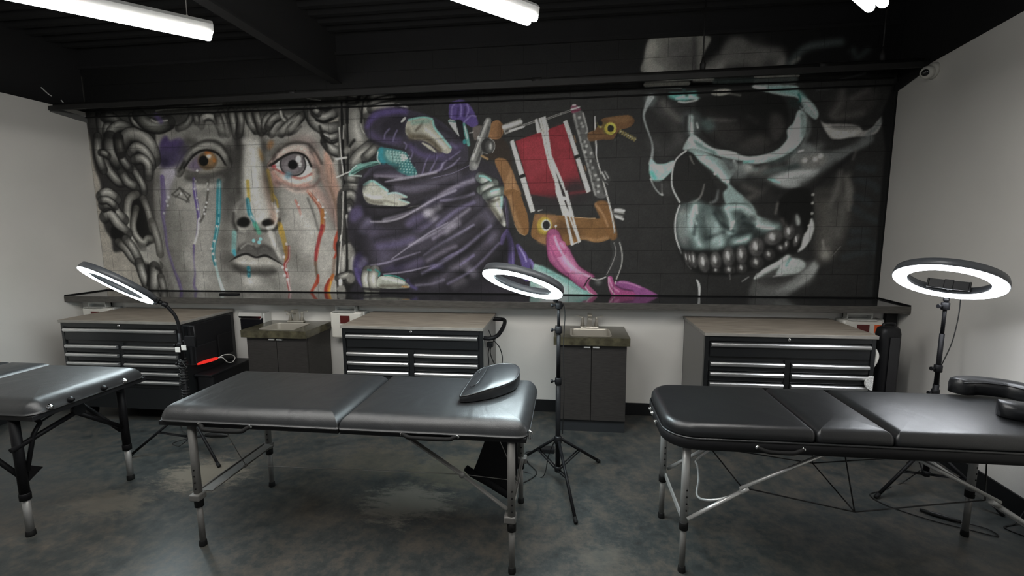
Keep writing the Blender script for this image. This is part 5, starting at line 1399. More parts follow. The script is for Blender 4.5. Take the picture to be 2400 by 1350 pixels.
('S',(157,155,147),60,76,0.6,[1638,2028,1795,2164,1985,2221,2193,2178,2306,2050]),
('S',(213,192,181),48,62,0.6,[3149,2042,3292,2125,3455,2156,3627,2103]),
('S',(56,55,51),50,85,0.6,[1607,1750,1844,1669,2130,1689,2328,1825]),
('S',(95,70,64),41,64,0.6,[3091,1658,3370,1541,3658,1574,3786,1683]),
('S',(186,184,176),60,88,0.5,[1668,1646,1908,1590,2168,1624]),
('S',(225,202,190),50,64,0.5,[3197,1594,3409,1503,3641,1524]),
('S',(27,26,25),83,127,0.6,[2569,2476,2520,2318,2513,2176]),
('S',(47,45,42),66,106,0.6,[2868,2455,2910,2307,2952,2145]),
('S',(181,179,170),66,106,0.5,[2703,2447,2719,2311]),
('S',(168,166,158),99,170,0.5,[1560,2371,1856,2473,2208,2475,2404,2346]),
('S',(174,171,162),80,144,0.5,[3093,2361,3435,2423,3761,2330]),
('S',(42,41,38),75,128,0.6,[2569,2175,2496,1832,2468,1518]),
('S',(50,48,44),58,106,0.5,[2914,2165,2926,1825,2984,1509]),
('S',(218,216,207),58,95,0.6,[2759,2139,2755,1765,2764,1386,2766,1227]),
('S',(43,42,39),43,55,0.7,[2355,1199,2342,1070,2389,952]),
('S',(49,48,44),41,53,0.6,[3097,1191,3100,1064,3038,974]),
('S',(224,222,213),43,55,0.7,[2646,1145,2727,1092,2814,1131]),
('S',(62,60,57),34,44,0.6,[2389,639,2524,717,2622,705,2688,652,2806,703,2915,652]),
('S',(191,189,180),26,45,0.6,[2434,666,2540,737,2624,723]),
('S',(30,29,27),70,112,0.5,[2305,361,2501,296,2786,283,2965,311]),
('S',(196,193,184),43,66,0.6,[2370,448,2587,454,2938,429]),
('S',(24,23,27),78,140,0.7,[4432,1363,4488,1177,4748,1112,5142,1232]),
('S',(22,21,25),68,135,0.65,[4602,801,5131,924,5653,1226,6034,1461]),
('S',(22,21,25),72,123,0.65,[4915,422,5379,611,5899,980,6341,1338]),
('S',(22,21,25),64,123,0.6,[5103,168,5629,361,6145,734,6522,1097]),
('S',(17,16,19),109,179,0.6,[6265,302,6517,549,6613,915]),
('S',(25,24,28),75,116,0.6,[4441,1548,4648,1787,4972,1811]),
('S',(173,166,185),39,60,0.6,[4746,1081,5271,1230,5723,1496,6098,1639]),
('S',(179,172,191),40,62,0.6,[5123,705,5581,921,6030,1221]),
('S',(159,149,187),39,60,0.55,[5304,297,5827,580,6336,977]),
('S',(142,132,169),32,51,0.55,[5688,142,6076,362,6456,733]),
('S',(202,197,208),68,116,0.45,[5396,1168,5590,1257]),
('S',(190,184,199),62,100,0.45,[5709,950,5869,1041]),
]
MX0, MX1, MZ0, MZ1, NX, NZ = -4.785, 2.60, 1.022, 3.24, 1150, 345
CV = np.zeros((NZ, NX, 3), np.float32)
def sp_np(c, closed):
    return np.array(spline([(c[i]/10, c[i+1]/10) for i in range(0, len(c), 2)], 6, closed))
def blur(a, s):
    if s < .4: return a
    k = max(1, int(s*2.2)); g = np.exp(-.5*(np.arange(-k, k+1)/s)**2); g /= g.sum()
    a = np.apply_along_axis(lambda v: np.convolve(v, g, 'same'), 0, a)
    return np.apply_along_axis(lambda v: np.convolve(v, g, 'same'), 1, a)
def window(p, m):
    x0 = max(0, int(p[:, 0].min()-m)); x1 = min(NX, int(p[:, 0].max()+m)+2); y0 = max(0, int(p[:, 1].min()-m)); y1 = min(NZ, int(p[:, 1].max()+m)+2)
    return x0, x1, y0, y1
def lay(win, a, col):
    x0, x1, y0, y1 = win; s = CV[y0:y1, x0:x1]; a = a[..., None]
    CV[y0:y1, x0:x1] = s*(1-a) + col*a
def near_seg(X, Y, p, w):
    """distance minus half width, signed offset ratio across the stroke"""
    best = np.full(X.shape, 1e9, np.float32); sd = np.zeros(X.shape, np.float32); al = np.zeros(X.shape, np.float32)
    for i in range(len(p)-1):
        a, b = p[i], p[i+1]; d = b-a; L2 = d@d
        if L2 < 1e-9: continue
        t = np.clip(((X-a[0])*d[0]+(Y-a[1])*d[1])/L2, 0, 1)
        dx, dy = X-a[0]-t*d[0], Y-a[1]-t*d[1]; h = w[i]+(w[i+1]-w[i])*t
        q = np.sqrt(dx*dx+dy*dy)-h; m = q < best
        best = np.where(m, q, best); sd = np.where(m, (d[0]*dy-d[1]*dx)/math.sqrt(L2)/np.maximum(h, .3), sd); al = np.where(m, (i+t)/(len(p)-1), al)
    return best, sd, al
def shade(c):
    c = np.array(c, np.float32)/255; g = c.mean(); return g+(c-g)*.86
for mk in MARKS:
    k = mk[0]; c = mk[-1]
    if k in 'PQ':
        p = sp_np(c, True) if k == 'P' else np.array(c, float).reshape(-1, 2)/10
        soft = mk[2]/10; win = window(p, soft*1.5+2)
        x0, x1, y0, y1 = win
        if x1 <= x0 or y1 <= y0: continue
        acc = 0
        for ox, oy in ((.25, .25), (.75, .25), (.25, .75), (.75, .75)):
            X, Y = np.meshgrid(np.arange(x0, x1)+ox, np.arange(y0, y1)+oy); ins = np.zeros(X.shape, bool)
            for i in range(len(p)):
                a, b_ = p[i-1], p[i]
                if a[1] == b_[1]: continue
                ins ^= ((a[1] > Y) != (b_[1] > Y)) & (X < (b_[0]-a[0])*(Y-a[1])/(b_[1]-a[1])+a[0])
            acc = acc+ins*.25
        lay(win, blur(acc, soft*.5)*mk[3], shade(mk[1]))
    elif k == 'D':
        p = np.array([c], float)/10; win = window(p, mk[2]/10+mk[3]/10+1); x0, x1, y0, y1 = win
        if x1 <= x0 or y1 <= y0: continue
        X, Y = np.meshgrid(np.arange(x0, x1)+.5, np.arange(y0, y1)+.5)
        d = np.hypot(X-p[0, 0], Y-p[0, 1])-mk[2]/10; lay(win, np.clip(.5-d/max(mk[3]/10, 1.), 0, 1)*mk[4], shade(mk[1]))
    else:
        p = sp_np(c, False); wi = mk[2] if k == 'S' else mk[3]
        n = len(c)//2
        wv = np.interp(np.linspace(0, n-1, len(p)), np.linspace(0, n-1, len(wi) if isinstance(wi, list) else 2), np.array(wi if isinstance(wi, list) else [wi, wi])/20)
        soft = max(mk[3]/10, 1.) if k == 'S' else 1.2
        win = window(p, wv.max()+soft+1); x0, x1, y0, y1 = win
        if x1 <= x0 or y1 <= y0: continue
        X, Y = np.meshgrid((np.arange(x0, x1)+.5).astype(np.float32), (np.arange(y0, y1)+.5).astype(np.float32))
        d, sd, al = near_seg(X, Y, p, wv)
        if k == 'S':
            a = np.clip(.5-d/soft, 0, 1); a = a*a*(3-2*a); lay(win, a*mk[4], shade(mk[1]))
        else:                                   # rounded strand: dark rims, light ridge
            lay(win, np.clip(.5-(d-.9)/2.2, 0, 1)*.75, shade(mk[1])*.62)
            a = np.clip(.5-d/soft, 0, 1)
            r_ = 1-np.clip(np.abs(sd-mk[4])*.92, 0, 1)**1.9; r_ = r_*(.30+.70*np.maximum(np.sin(PI*np.clip(al, 0, 1)), 0)**.7)
            col = shade(mk[1])*(1-r_[..., None])+shade(mk[2])*r_[..., None]
            col = col+(np.clip(1-np.abs(sd-mk[4]-.12)*2.6, 0, 1)*np.maximum(np.sin(PI*np.clip(al, 0, 1)), 0)**1.5*.13)[..., None]
            lay(win, a, col)
rg = np.random.default_rng(3)
for st, am in ((3, .022), (9, .035)):                 # uneven spray
    q = rg.normal(0, 1, (NZ//st+2, NX//st+2)); yy = np.arange(NZ)/st; xx = np.arange(NX)/st
    y0 = yy.astype(int); x0 = xx.astype(int); fy = (yy-y0)[:, None]; fx = xx-x0
    q = (q[y0][:, x0]*(1-fy)+q[y0+1][:, x0]*fy)*(1-fx)+(q[y0][:, x0+1]*(1-fy)+q[y0+1][:, x0+1]*fy)*fx
    CV *= (1+am*q[..., None]).astype(np.float32)
CV *= 1+rg.normal(0, .045, (NZ, NX, 1)).astype(np.float32)
lc = np.where(CV <= .04045, CV/12.92, ((np.maximum(CV, 0)+.055)/1.055)**2.4)*MGAIN
lc = np.clip(lc, .004, .85)
xs_ = MX0+(np.arange(NX)+.5)/NX*(MX1-MX0); zs_ = MZ0+(np.arange(NZ)+.5)/NZ*(MZ1-MZ0)
co = np.empty((NZ, NX, 3), np.float32); co[..., 0] = xs_; co[..., 1] = -.004; co[..., 2] = zs_[:, None]
me = bpy.data.meshes.new('mural'); me.vertices.add(NX*NZ); me.vertices.foreach_set('co', co.ravel())
ii = (np.arange(NZ-1)[:, None]*NX+np.arange(NX-1)).ravel(); fc = np.stack([ii, ii+1, ii+NX+1, ii+NX], 1).ravel().astype(np.int32)
nf = len(ii); me.loops.add(nf*4); me.polygons.add(nf)
me.loops.foreach_set('vertex_index', fc); me.polygons.foreach_set('loop_start', np.arange(0, nf*4, 4, dtype=np.int32))
me.update(calc_edges=True); me.validate()
at = me.color_attributes.new('paint', 'FLOAT_COLOR', 'POINT'); at.data.foreach_set('color', np.concatenate([lc, np.ones((NZ, NX, 1), np.float32)], 2).astype(np.float32).ravel())
mm = bpy.data.materials.new('painted_block_wall'); mm.use_nodes = True; nt = mm.node_tree; N = nt.nodes; L = nt.links; bs = N['Principled BSDF']
ca = nd('ShaderNodeVertexColor', layer_name='paint'); tc = nd('ShaderNodeTexCoord')
sx = nd('ShaderNodeSeparateXYZ'); L.new(tc.outputs['Object'], sx.inputs[0]); cb = nd('ShaderNodeCombineXYZ')
L.new(sx.outputs['X'], cb.inputs['X']); L.new(sx.outputs['Z'], cb.inputs['Y'])
bk = nd('ShaderNodeTexBrick', offset=.5); bk.inputs['Scale'].default_value = 1; bk.inputs['Brick Width'].default_value = .4064; bk.inputs['Row Height'].default_value = .2032
bk.inputs['Mortar Size'].default_value = .0035; bk.inputs['Mortar Smooth'].default_value = .35; bk.inputs['Color1'].default_value = bk.inputs['Color2'].default_value = (1, 1, 1, 1); bk.inputs['Mortar'].default_value = (.62, .62, .62, 1)
L.new(cb.outputs[0], bk.inputs['Vector'])
mx = nd('ShaderNodeMix', data_type='RGBA', blend_type='MULTIPLY'); mx.inputs[0].default_value = 1; L.new(ca.outputs['Color'], mx.inputs[6]); L.new(bk.outputs['Color'], mx.inputs[7]); L.new(mx.outputs[2], bs.inputs['Base Color'])
no = nd('ShaderNodeTexNoise', Scale=90., Detail=5); L.new(tc.outputs['Object'], no.inputs['Vector'])
b1 = nd('ShaderNodeBump', Strength=.22, Distance=.006); L.new(no.outputs['Fac'], b1.inputs['Height'])
b2 = nd('ShaderNodeBump', Strength=.6, Distance=.006, invert=True); L.new(bk.outputs['Fac'], b2.inputs['Height']); L.new(b1.outputs[0], b2.inputs['Normal']); L.new(b2.outputs[0], bs.inputs['Normal'])
bs.inputs['Roughness'].default_value = .55; bs.inputs['Specular IOR Level'].default_value = .3
me.materials.append(mm); mo = bpy.data.objects.new('mural', me); C.objects.link(mo)
tag(mo, 'wall-wide mural of a stone face, a wrapped purple hand and a dark skull', 'mural')


# ------------------------------------------------------------------ tool chests
ZR = (.666, .592, .517, .443, .368)
def chest(x0, side_m, label, kindname='tool_chest'):
    w = 1.12; x1 = x0+w; yf, yb = -.885, -.275
    t = thing(kindname, (x0+w/2, -.58, 0), label, 'tool chest', 'black tool chests along the back wall')
    b = MB()
    b.box(x0, x1, yb-.02, yb, .13, .866)                         # back
    b.box(x0+.005, x1-.005, yf+.03, yb-.02, .13, .16)            # floor plate
    b.box(x0+.02, x1-.02, yf+.02, yb-.03, .16, .30)              # plinth
    for a, c_ in ((x0, x0+.028), (x1-.028, x1)): b.box(a, c_, yf, yf+.03, .13, .866, .003)
    b.box(x0+.028, x1-.028, yf, yf+.03, .832, .866); b.box(x0+.028, x1-.028, yf, yf+.03, .13, .325)
    b.box(x0+.028, x1-.028, yf+.012, yf+.03, .325, .832)
    b.box(x0+w/2-.018, x0+w/2+.018, yf, yf+.02, .325, .70)
    b.build('body', 'chest', t)
    for a, c_ in ((x0-.001, x0+.004), (x1-.004, x1+.001)):
        b = MB(); b.box(a, c_, yf+.031, yb-.021, .13, .866); b.build('side_panel', side_m, t)
    b = MB(); b.box(x0-.008, x1+.008, yf-.012, yb+.006, .866, .890, .003, mi=0)
    b.bm.faces.ensure_lookup_table()
    for f in b.bm.faces:
        if abs(f.normal.z) < .5 or f.calc_center_median().z < .88: f.material_index = 1
    o = b.build('wood_top', ['wood', 'woodedge'], t)
    b = MB(); b.lathe([(.011, 0), (.011, .006), (.007, .009), (0, .009)], (x0+w/2, yf, .849), (0, -1, 0), 16); b.build('lock', 'chrome', t)
    def drawer(a, c_, z0, z1):
        b = MB(); b.box(a, c_, yf-.004, yf+.011, z0, z1, .003); o = b.build('drawer', 'chest', t)
        zt = z1-.006
        b = MB(); pr = [(yf-.005, zt-.024), (yf-.016, zt-.026), (yf-.024, zt-.018), (yf-.025, zt-.006), (yf-.019, zt+.002), (yf-.005, zt+.002)]
        b.loops([[(xx, y, z) for y, z in pr] for xx in (a+.004, c_-.004)], smooth=False); b.build('handle', 'handle', o)
    drawer(x0+.036, x1-.036, .718, .822)
    for z in ZR:
        drawer(x0+.036, x0+w/2-.022, z-.052, z+.016); drawer(x0+w/2+.022, x1-.036, z-.052, z+.016)
    for a in (x0+.09, x1-.09):
        for c_ in (yf+.09, yb-.09):
            b = MB(); b.lathe([(.02, -.016), (.055, -.014), (.058, 0), (.055, .014), (.02, .016)], (a, c_, .058), (1, 0, 0), 20); b.box(a-.03, a+.03, c_-.03, c_+.03, .118, .1305); b.box(a-.028, a-.020, c_-.015, c_+.015, .05, .12); b.box(a+.020, a+.028, c_-.015, c_+.015, .05, .12)
            b.build('caster', 'rubber', t)
    return t
chest(-4.275, 'chest', 'black tool chest with wooden top in the left corner behind the left massage table')
tm = chest(-1.758, 'chestg', 'black tool chest with tube handle on its grey side, between the two sinks')
chest(.968, 'chestg', 'black tool chest with wooden top on the right, nearest the right wall')
# side handle on the middle chest
xs = -1.758+1.121
b = MB(); b.tube(spline([(xs, -.84, .80), (xs+.05, -.84, .80), (xs+.10, -.80, .815), (xs+.125, -.70, .85), (xs+.12, -.55, .862), (xs+.09, -.42, .862), (xs, -.40, .862)], 6), .016, 12); b.build('side_handle', 'blackm', tm)
b = MB()
b.tube(spline([(xs+.02, -.75, .845), (xs+.05, -.74, .77), (xs+.10, -.72, .70), (xs+.12, -.70, .60), (xs+.10, -.70, .50), (xs+.06, -.72, .56), (xs+.03, -.74, .66), (xs+.05, -.75, .74), (xs+.11, -.72, .83)], 8), .004, 8)
tag(b.build('extension_cord', 'cordb'), 'thin black cord looped over the side handle of the middle tool chest', 'cord')
b = MB(); b.box(xs+.012, xs+.06, -.80, -.75, .715, .755, .006); b.tube(spline([(xs+.03, -.78, .715), (xs+.02, -.78, .66), (xs+.024, -.78, .60), (xs+.012, -.78, .52)], 6), .004, 8)
tag(b.build('air_plug', ['plastic']), 'small black plug hanging below the side handle of the middle tool chest', 'plug')

# ------------------------------------------------------------------ sink vanities
def vanity(x0, x1, label, cabx0=None):
    t = thing('sink_vanity', ((x0+x1)/2, -.48, 0), label, 'sink vanity', 'sink vanities along the back wall')
    cx0, cx1 = x0+.022, x1-.018; yf = -.66
    b = MB(); b.box(cx0, cx1, yf+.016, -.274, .10, .722, .002); b.build('cabinet', 'vanity', t)
    b = MB(); b.box(cx0+.002, cx1-.002, yf+.02, -.274, 0, .0995); b.build('toe_kick', 'kick', t)
    xm = (cx0+cx1)/2
    for a, c_, hx in ((cx0+.003, xm-.0025, xm-.035), (xm+.0025, cx1-.003, xm+.035)):
        b = MB(); b.box(a, c_, yf-.003, yf+.0155, .104, .716, .0015); d = b.build('door', 'vanity', t)
        b = MB(); b.box(hx-.025, hx+.025, yf-.020, yf-.0035, .700, .7125, .002); b.build('handle', 'pull', d)
    # countertop with a rectangular sink opening
    yb, y0, z0, z1 = -.262, -.70, .725, .787
    bx0, bx1, by0, by1 = x0+.14, x1-.145, -.648, -.392
    b = MB()
    for q in ((x0, bx0, y0, yb), (bx1, x1, y0, yb), (bx0, bx1, y0, by0), (bx0, bx1, by1, yb)): b.box(*q, z0, z1)
    bmesh.ops.remove_doubles(b.bm, verts=b.bm.verts[:], dist=1e-5)
    b.build('countertop', 'counter', t)
    b = MB(); r = .03
    lo = []
    for ins, z in ((-.012, z1+.001), (-.012, z1+.004), (.0, z1+.004), (.004, z1-.004), (.008, z1-.07), (.03, z1-.11)):
        lo.append([(x, y, z) for x, y in rrect(bx0+ins, bx1-ins, by0+ins, by1-ins, max(r-ins*.5, .01))])
    b.loops(lo, cap0=False, cap1=True, smooth=False); b.build('sink_basin', 'steel', t, fix=False)
    f = thing2('faucet', t)
    xm = (bx0+bx1)/2; yy = -.345
    b = MB(); b.box(xm-.078, xm+.078, yy-.028, yy+.028, z1+.0005, z1+.018, .008); b.build('faucet_base', 'nickel', f)
    b = MB(); b.loops([[(x, y, z) for x, y in rrect(xm-w, xm+w, yy-dd, yy+.018, .006)] for z, w, dd in ((z1+.017, .022, .02), (z1+.08, .018, .02), (z1+.105, .018, .05), (z1+.122, .017, .06))], smooth=False)
    b.prism([(xm-.017, yy-.03, z1+.10), (xm-.017, yy-.125, z1+.088), (xm-.017, yy-.125, z1+.104), (xm-.017, yy-.03, z1+.122)], (.034, 0, 0), bev=.003); b.build('spout', 'nickel', f)
    for s in (-1, 1):
        b = MB(); hx = xm+s*.058; b.lathe([(.019, z1+.017), (.012, z1+.06), (.010, z1+.085), (.012, z1+.09), (0, z1+.094)], (hx, yy, 0), n=14)
        b.prism([(hx-.006*s, yy-.008, z1+.088), (hx+.052*s, yy-.008, z1+.103), (hx+.055*s, yy-.008, z1+.109), (hx-.006*s, yy-.008, z1+.097)], (0, .016, 0)); b.build('lever', 'nickel', f)
    return t
def thing2(name, parent):                            # an Empty that only gathers a part's pieces
    o = bpy.data.objects.new(name, None); C.objects.link(o); o.parent = parent; o.empty_display_size = .03; return o
vanity(-2.765, -2.175, 'sink vanity left of the middle tool chest, with the glossy dispenser above it')
vanity(-.112, .474, 'sink vanity standing behind the middle ring light, both dark doors in view')

# dispenser and sharps boxes on the wall
t = thing('paper_dispenser', (-2.9, -.33, .80), 'glossy black paper dispenser with chrome lid on the wall left of the first sink', 'dispenser')
b = MB(); b.box(-3.015, -2.80, -.375, -.2615, .69, .825, .012); b.build('body', 'dark', t)
b = MB(); b.prism([(-3.018, -.2615, .826), (-3.018, -.378, .826), (-3.018, -.385, .845), (-3.018, -.372, .876), (-3.018, -.2615, .876)], (.222, 0, 0)); b.build('lid', 'chrome', t)
b = MB(); b.box(-2.7955, -2.775, -.36, -.2615, .70, .868, .006); b.build('side_cover', 'clear', t)

def sharps(x0, label, orange=False, w=.295):
    x1 = x0+w; t = thing('sharps_container', ((x0+x1)/2, -.33, .65), label, 'sharps container', 'white sharps containers on the back wall')
    b = MB()
    b.loops([[(x, y, z) for x, y in rrect(x0+i, x1-i, -.385+i, -.2615, .02)] for z, i in ((.655, .014), (.67, .004), (.88, 0), (.892, .003), (.897, .012))], smooth=False)
    b.build('body', 'white', t)
    b = MB(); b.box(x0+.035, x1-.06, -.400, -.30, .8975, .906, .003); b.box(x0+.04, x0+.05, -.35, -.29, .906, .95); b.box(x1-.075, x1-.065, -.35, -.29, .906, .95)
    b.box(x0+.04, x1-.065, -.30, -.29, .906, .95); b.box(x0+.04, x1-.065, -.352, -.345, .935, .95); b.build('drop_tray', 'clear', t)
    b = MB(); b.box(x0+.10, x0+.19, -.3885, -.3852, .795, .865, .0015); b.build('label_plate', 'red', t)
    if orange:
        b = MB(); b.box(x0+.225, x0+.28, -.3885, -.3852, .80, .865, .0015); b.build('hazard_label', 'orange', t)
    b = MB(); b.box(x1+.0005, x1+.02, -.35, -.2615, .70, .90, .006); b.build('wall_bracket', 'clear', t)
    return t
sharps(-4.655, 'white sharps container in the left corner behind the left tool chest')
sharps(-2.128, 'white sharps container with a dark red label left of the middle tool chest')
sharps(2.146, 'white sharps container with an orange label behind the right tool chest', True)

# ------------------------------------------------------------------ carrying case and post by the right chest
t = thing('carrying_case', (2.245, -.745, 0), 'tall black plastic case standing between the right tool chest and the right wall', 'case')
b = MB()
b.loops([[(x, y, z) for x, y in rrect(2.172+i, 2.318-i, -.80+i, -.69-i, .035)] for z, i in ((0.0, .012), (.02, 0), (.88, .004), (.915, .010), (.925, .02))]); b.build('shell', 'plastic', t)
b = MB(); b.prism([(2.225, -.806, .10), (2.285, -.806, .10), (2.285, -.806, .86), (2.225, -.806, .86)], (0, .007, 0)); b.build('front_recess', 'dark', t)
b = MB(); b.tube(spline([(2.21, -.745, .92), (2.21, -.745, .94), (2.225, -.745, .947), (2.265, -.745, .947), (2.28, -.745, .94), (2.28, -.745, .92)], 4), .010, 8); b.build('grip', 'plastic', t)
b = MB(); b.box(2.505, 2.585, -.30, -.262, .0, .961); struct(b.build('trim_10', 'base'))
b = MB(); b.prism([(2.064, -.9105, .516)]+[(2.064-.046*math.sin(PI*k/12), -.9105, .566-.05*math.cos(PI*k/12)) for k in range(13)]+[(2.064, -.9105, .617)], (0, -.018, 0))
tag(b.build('half_round_pad', mat('speckled_white_pad', (.70, .70, .68), .8, var=.35, vscale=160)), 'white speckled half-round pad at the right front edge of the right tool chest', 'pad')
b = MB(); pts = spline([(2.094, -.86, .655), (2.106, -.865, .70), (2.112, -.865, .75), (2.102, -.86, .79)], 6); b.tube(pts, [.004+.008*math.sin(PI*i/(len(pts)-1)) for i in range(len(pts))], 10)
tag(b.build('cleaning_rag', 'white'), 'narrow white rag hanging on the right edge of the right tool chest', 'rag')

# ------------------------------------------------------------------ stuff beside the left chest
t = thing('storage_bin', (-3.03, -.55, 0), 'black lidded storage bin standing against the right side of the left tool chest', 'bin')
b = MB(); b.loops([[(x, y, z) for x, y in rrect(-3.135+i, -2.985-i, -.80+i, -.30-i, .03)] for z, i in ((0, .012), (.01, .008), (.40, 0))], smooth=False); b.build('tub', 'plastic', t)
b = MB(); b.box(-3.142, -2.978, -.808, -.292, .4005, .42, .006); b.build('lid', 'plastic', t)
t = thing('hanging_organizer', (-3.14, -.6, .5), 'black fabric organizer hanging on the right side of the left tool chest', 'organizer')
b = MB(); b.box(-3.152, -3.128, -.82, -.34, .50, .845, .006); b.build('back_panel', 'fabric', t)
b = MB(); b.box(-3.1275, -3.112, -.80, -.56, .50, .66, .008); b.build('pocket', 'fabric', t)
b = MB(); b.box(-3.1275, -3.112, -.54, -.36, .50, .70, .008); b.build('pocket', 'fabric', t)
t = thing('clip_cord_plug', (-3.05, -.62, .50), 'glowing red plug end with a white cord loop beside the left tool chest', 'plug')
b = MB(); P0 = V((-3.08, -.70, .513)); b.tube([P0+V((-.03, -.10, -.006)), P0+V((-.02, -.08, -.002)), P0+V((0, .0, 0)), P0+V((.015, .06, .0)), P0+V((.02, .075, 0))], [.006, .012, .015, .013, .006], 12); b.build('plug_body', 'ledlit', t)
b = MB(); b.tube(spline([P0+V((.02, .075, 0)), P0+V((.03, .14, .012)), P0+V((.04, .22, -.01)), P0+V((.045, .25, -.045)), P0+V((.045, .21, -.075)), P0+V((.04, .16, -.06)), P0+V((.03, .12, -.01)), P0+V((.02, .085, .0))], 8), .004, 8); b.build('cord', 'cordw', t)
b = MB(); b.tube(spline([P0+V((-.03, -.10, -.006)), P0+V((-.01, -.18, .01)), P0+V((0, -.24, .03)), P0+V((0, -.30, .0)), P0+V((.0, -.33, -.2)), P0+V((.01, -.36, -.45)), P0+V((.10, -.36, -.506))], 8), .004, 8); b.build('lead', 'cordb', t)

# ------------------------------------------------------------------ ring lights on tripods
def ring_light(px, py, ztop, cen, nrm, feet, hubz, lowz, label, glow, clamps, goose=None, phone=None, dark=False, R=.238):
    t = thing('ring_light', (px, py, 0), label, 'ring light', 'ring lights on tripod stands')
    cen = V(cen); n = V(nrm).normalized()              # n: the way the lamp shines
    a = n.cross(V((0, 0, 1))).normalized(); c_ = n.cross(a).normalized()
    Q = lambda r, h, th: cen + (a*math.cos(th)+c_*math.sin(th))*r + n*h
    K = 72; r0, r1 = R-.068, R; th_ = .042
    def ring(prof, name, m, par=t):
        b = MB(); rs = [[b.bm.verts.new(Q(r, h, 2*PI*k/K)) for r, h in prof] for k in range(K)]
        for k in range(K):
            A, B = rs[k], rs[(k+1) % K]
            for j in range(len(prof)): f = b.bm.faces.new((A[j], A[(j+1) % len(prof)], B[(j+1) % len(prof)], B[j])); f.smooth = j not in (0,)
        return b.build(name, m, par)
    ring([(r0, 0), (r1, 0), (r1, -.02), (r1-.006, -th_), (r0+.006, -th_), (r0, -.02)], 'ring_housing', 'ringback')
    ring([(r0+.003, .0008), (r1-.003, .0008), (r1-.004, .005), (r0+.004, .005)], 'diffuser', glow)
    # stand
    b = MB(); b.tube([(px, py, lowz), (px, py, hubz+.02), (px, py, .69)], .0155, 14); b.tube([(px, py, .69), (px, py, 1.0)] if ztop > 1.01 else [(px, py, .68), (px, py, ztop-.01)], .0125, 14)
    if ztop > 1.01: b.tube([(px, py, 1.0), (px, py, ztop)], .0095, 14)
    b.build('pole', 'blackm', t)
    for z in clamps:
        b = MB(); b.lathe([(.019, -.022), (.021, -.018), (.021, .018), (.017, .022)], (px, py, z), n=16); b.tube([(px-.018, py-.004, z), (px-.036, py-.008, z)], .006, 8); b.lathe([(.011, 0), (.012, .012)], (px-.034, py-.008, z), (-1, -.2, 0), 10); b.build('clamp_knob', 'blackm', t)
    b = MB(); b.lathe([(.022, hubz-.022), (.024, hubz-.015), (.024, hubz+.02), (.018, hubz+.028)], (px, py, 0), n=18); b.build('hub', 'plastic', t)
    b = MB(); b.lathe([(.020, lowz-.015), (.022, lowz+.015), (.016, lowz+.02)], (px, py, 0), n=18); b.build('lower_hub', 'plastic', t)
    for fx, fy in feet:
        d = V((fx-px, fy-py, 0)); d.normalize()
        h = V((px, py, hubz)) + d*.026; f = V((fx, fy, .010))
        b = MB(); b.tube([h, f], .0095, 10); lg = b.build('leg', 'blackm', t)
        b = MB(); b.tube([f+(h-f).normalized()*.03, f, f-(h-f).normalized()*.004], [.012, .012, .009], 10); b.build('rubber_foot', 'rubber', lg)
        mid = h + (f-h)*.47
        b = MB(); w = d.cross(V((0, 0, 1)))*.009
        for s in (-1, 1): b.tube([V((px, py, lowz))+d*.02+w*s, mid+w*s], .0045, 8)
        b.build('brace', 'blackm', t)
    # joint between the pole (or gooseneck) and the ring's rim
    top = V((px, py, ztop)) if goose is None else V(goose[-1])
    rim = cen + ((top-cen) - n*(top-cen).dot(n)).normalized()*(R+.004) - n*.02
    if goose is not None:
        b = MB(); b.tube(spline(goose, 8), .011, 12); b.build('gooseneck', 'blackm', t)
    b = MB(); m_ = top+(rim-top)*.45
    b.lathe([(.014, -.03), (.018, -.026), (.018, .0), (.010, .006)], top, (m_-top).normalized(), 14)
    b.tube([top, m_], .0085, 10); b.sphere(m_, .016, 12); b.tube([m_, rim], .0095, 10); b.box(-.03, .03, -.022, .022, -.012, .012, .004, M4=Matrix.Translation(rim) @ (rim-cen).normalized().to_track_quat('Z', 'Y').to_matrix().to_4x4())
    b.build('ball_joint', 'plastic', t)
    return t, cen, n, a, c_, rim
W0 = (.90, .965, 1.)
tl = ring_light(-2.81, -1.26, .90, (-3.08, -1.44, 1.257), (-.264, -.569, -.779), ((-2.392, -1.493), (-3.15, -1.437), (-2.80, -.865)), .30, .10,
    'ring light with a curved neck in front of the left tool chest, seen edge-on', 'ringlit3', (.66, .80), goose=((-2.81, -1.26, .88), (-2.812, -1.26, .95), (-2.825, -1.268, 1.02), (-2.855, -1.285, 1.08), (-2.882, -1.30, 1.115)))
t = tl[0]
for q in ((-2.806, -1.28, .775, .024), (-2.76, -1.275, .79, .024)):
    b = MB(); b.box(q[0]-.02, q[0]+.02, q[1]-.0165, q[1]-.015, q[2]-.018, q[2]+.018, .001); tag(b.build('tag_plate', 'tag', t), 'white tag')
b = MB(); PX, PY, PZ = -2.735, -1.262, .86
fr = spline([(PX-.04, PY, PZ-.07), (PX-.036, PY, PZ+.085), (PX+.045, PY, PZ+.085), (PX+.052, PY, PZ-.07)], 1, True)
b.tube(fr, .006, 8, closed=True); b.box(PX-.035, PX+.046, PY-.006, PY+.006, PZ-.07, PZ+.012, .004); b.tube([(PX-.03, PY, PZ-.03), (-2.806, -1.258, .83)], .007, 8); b.build('phone_holder', 'plastic', t)
for zz in (.70, .72, .605, .59, .575, .50, .49):
    pass
b = MB()
for z0 in (.70, .60, .48):
    K_ = 48; b.tube([(-2.81+.024*math.cos(2*PI*k/12), -1.26+.024*math.sin(2*PI*k/12), z0-.0018*k) for k in range(K_)], .0035, 6)
b.tube(spline([(-2.80, -1.285, .70), (-2.77, -1.29, .66), (-2.755, -1.29, .64), (-2.785, -1.287, .61)], 6), .0035, 6); b.build('wrapped_cable', 'cordb', t)
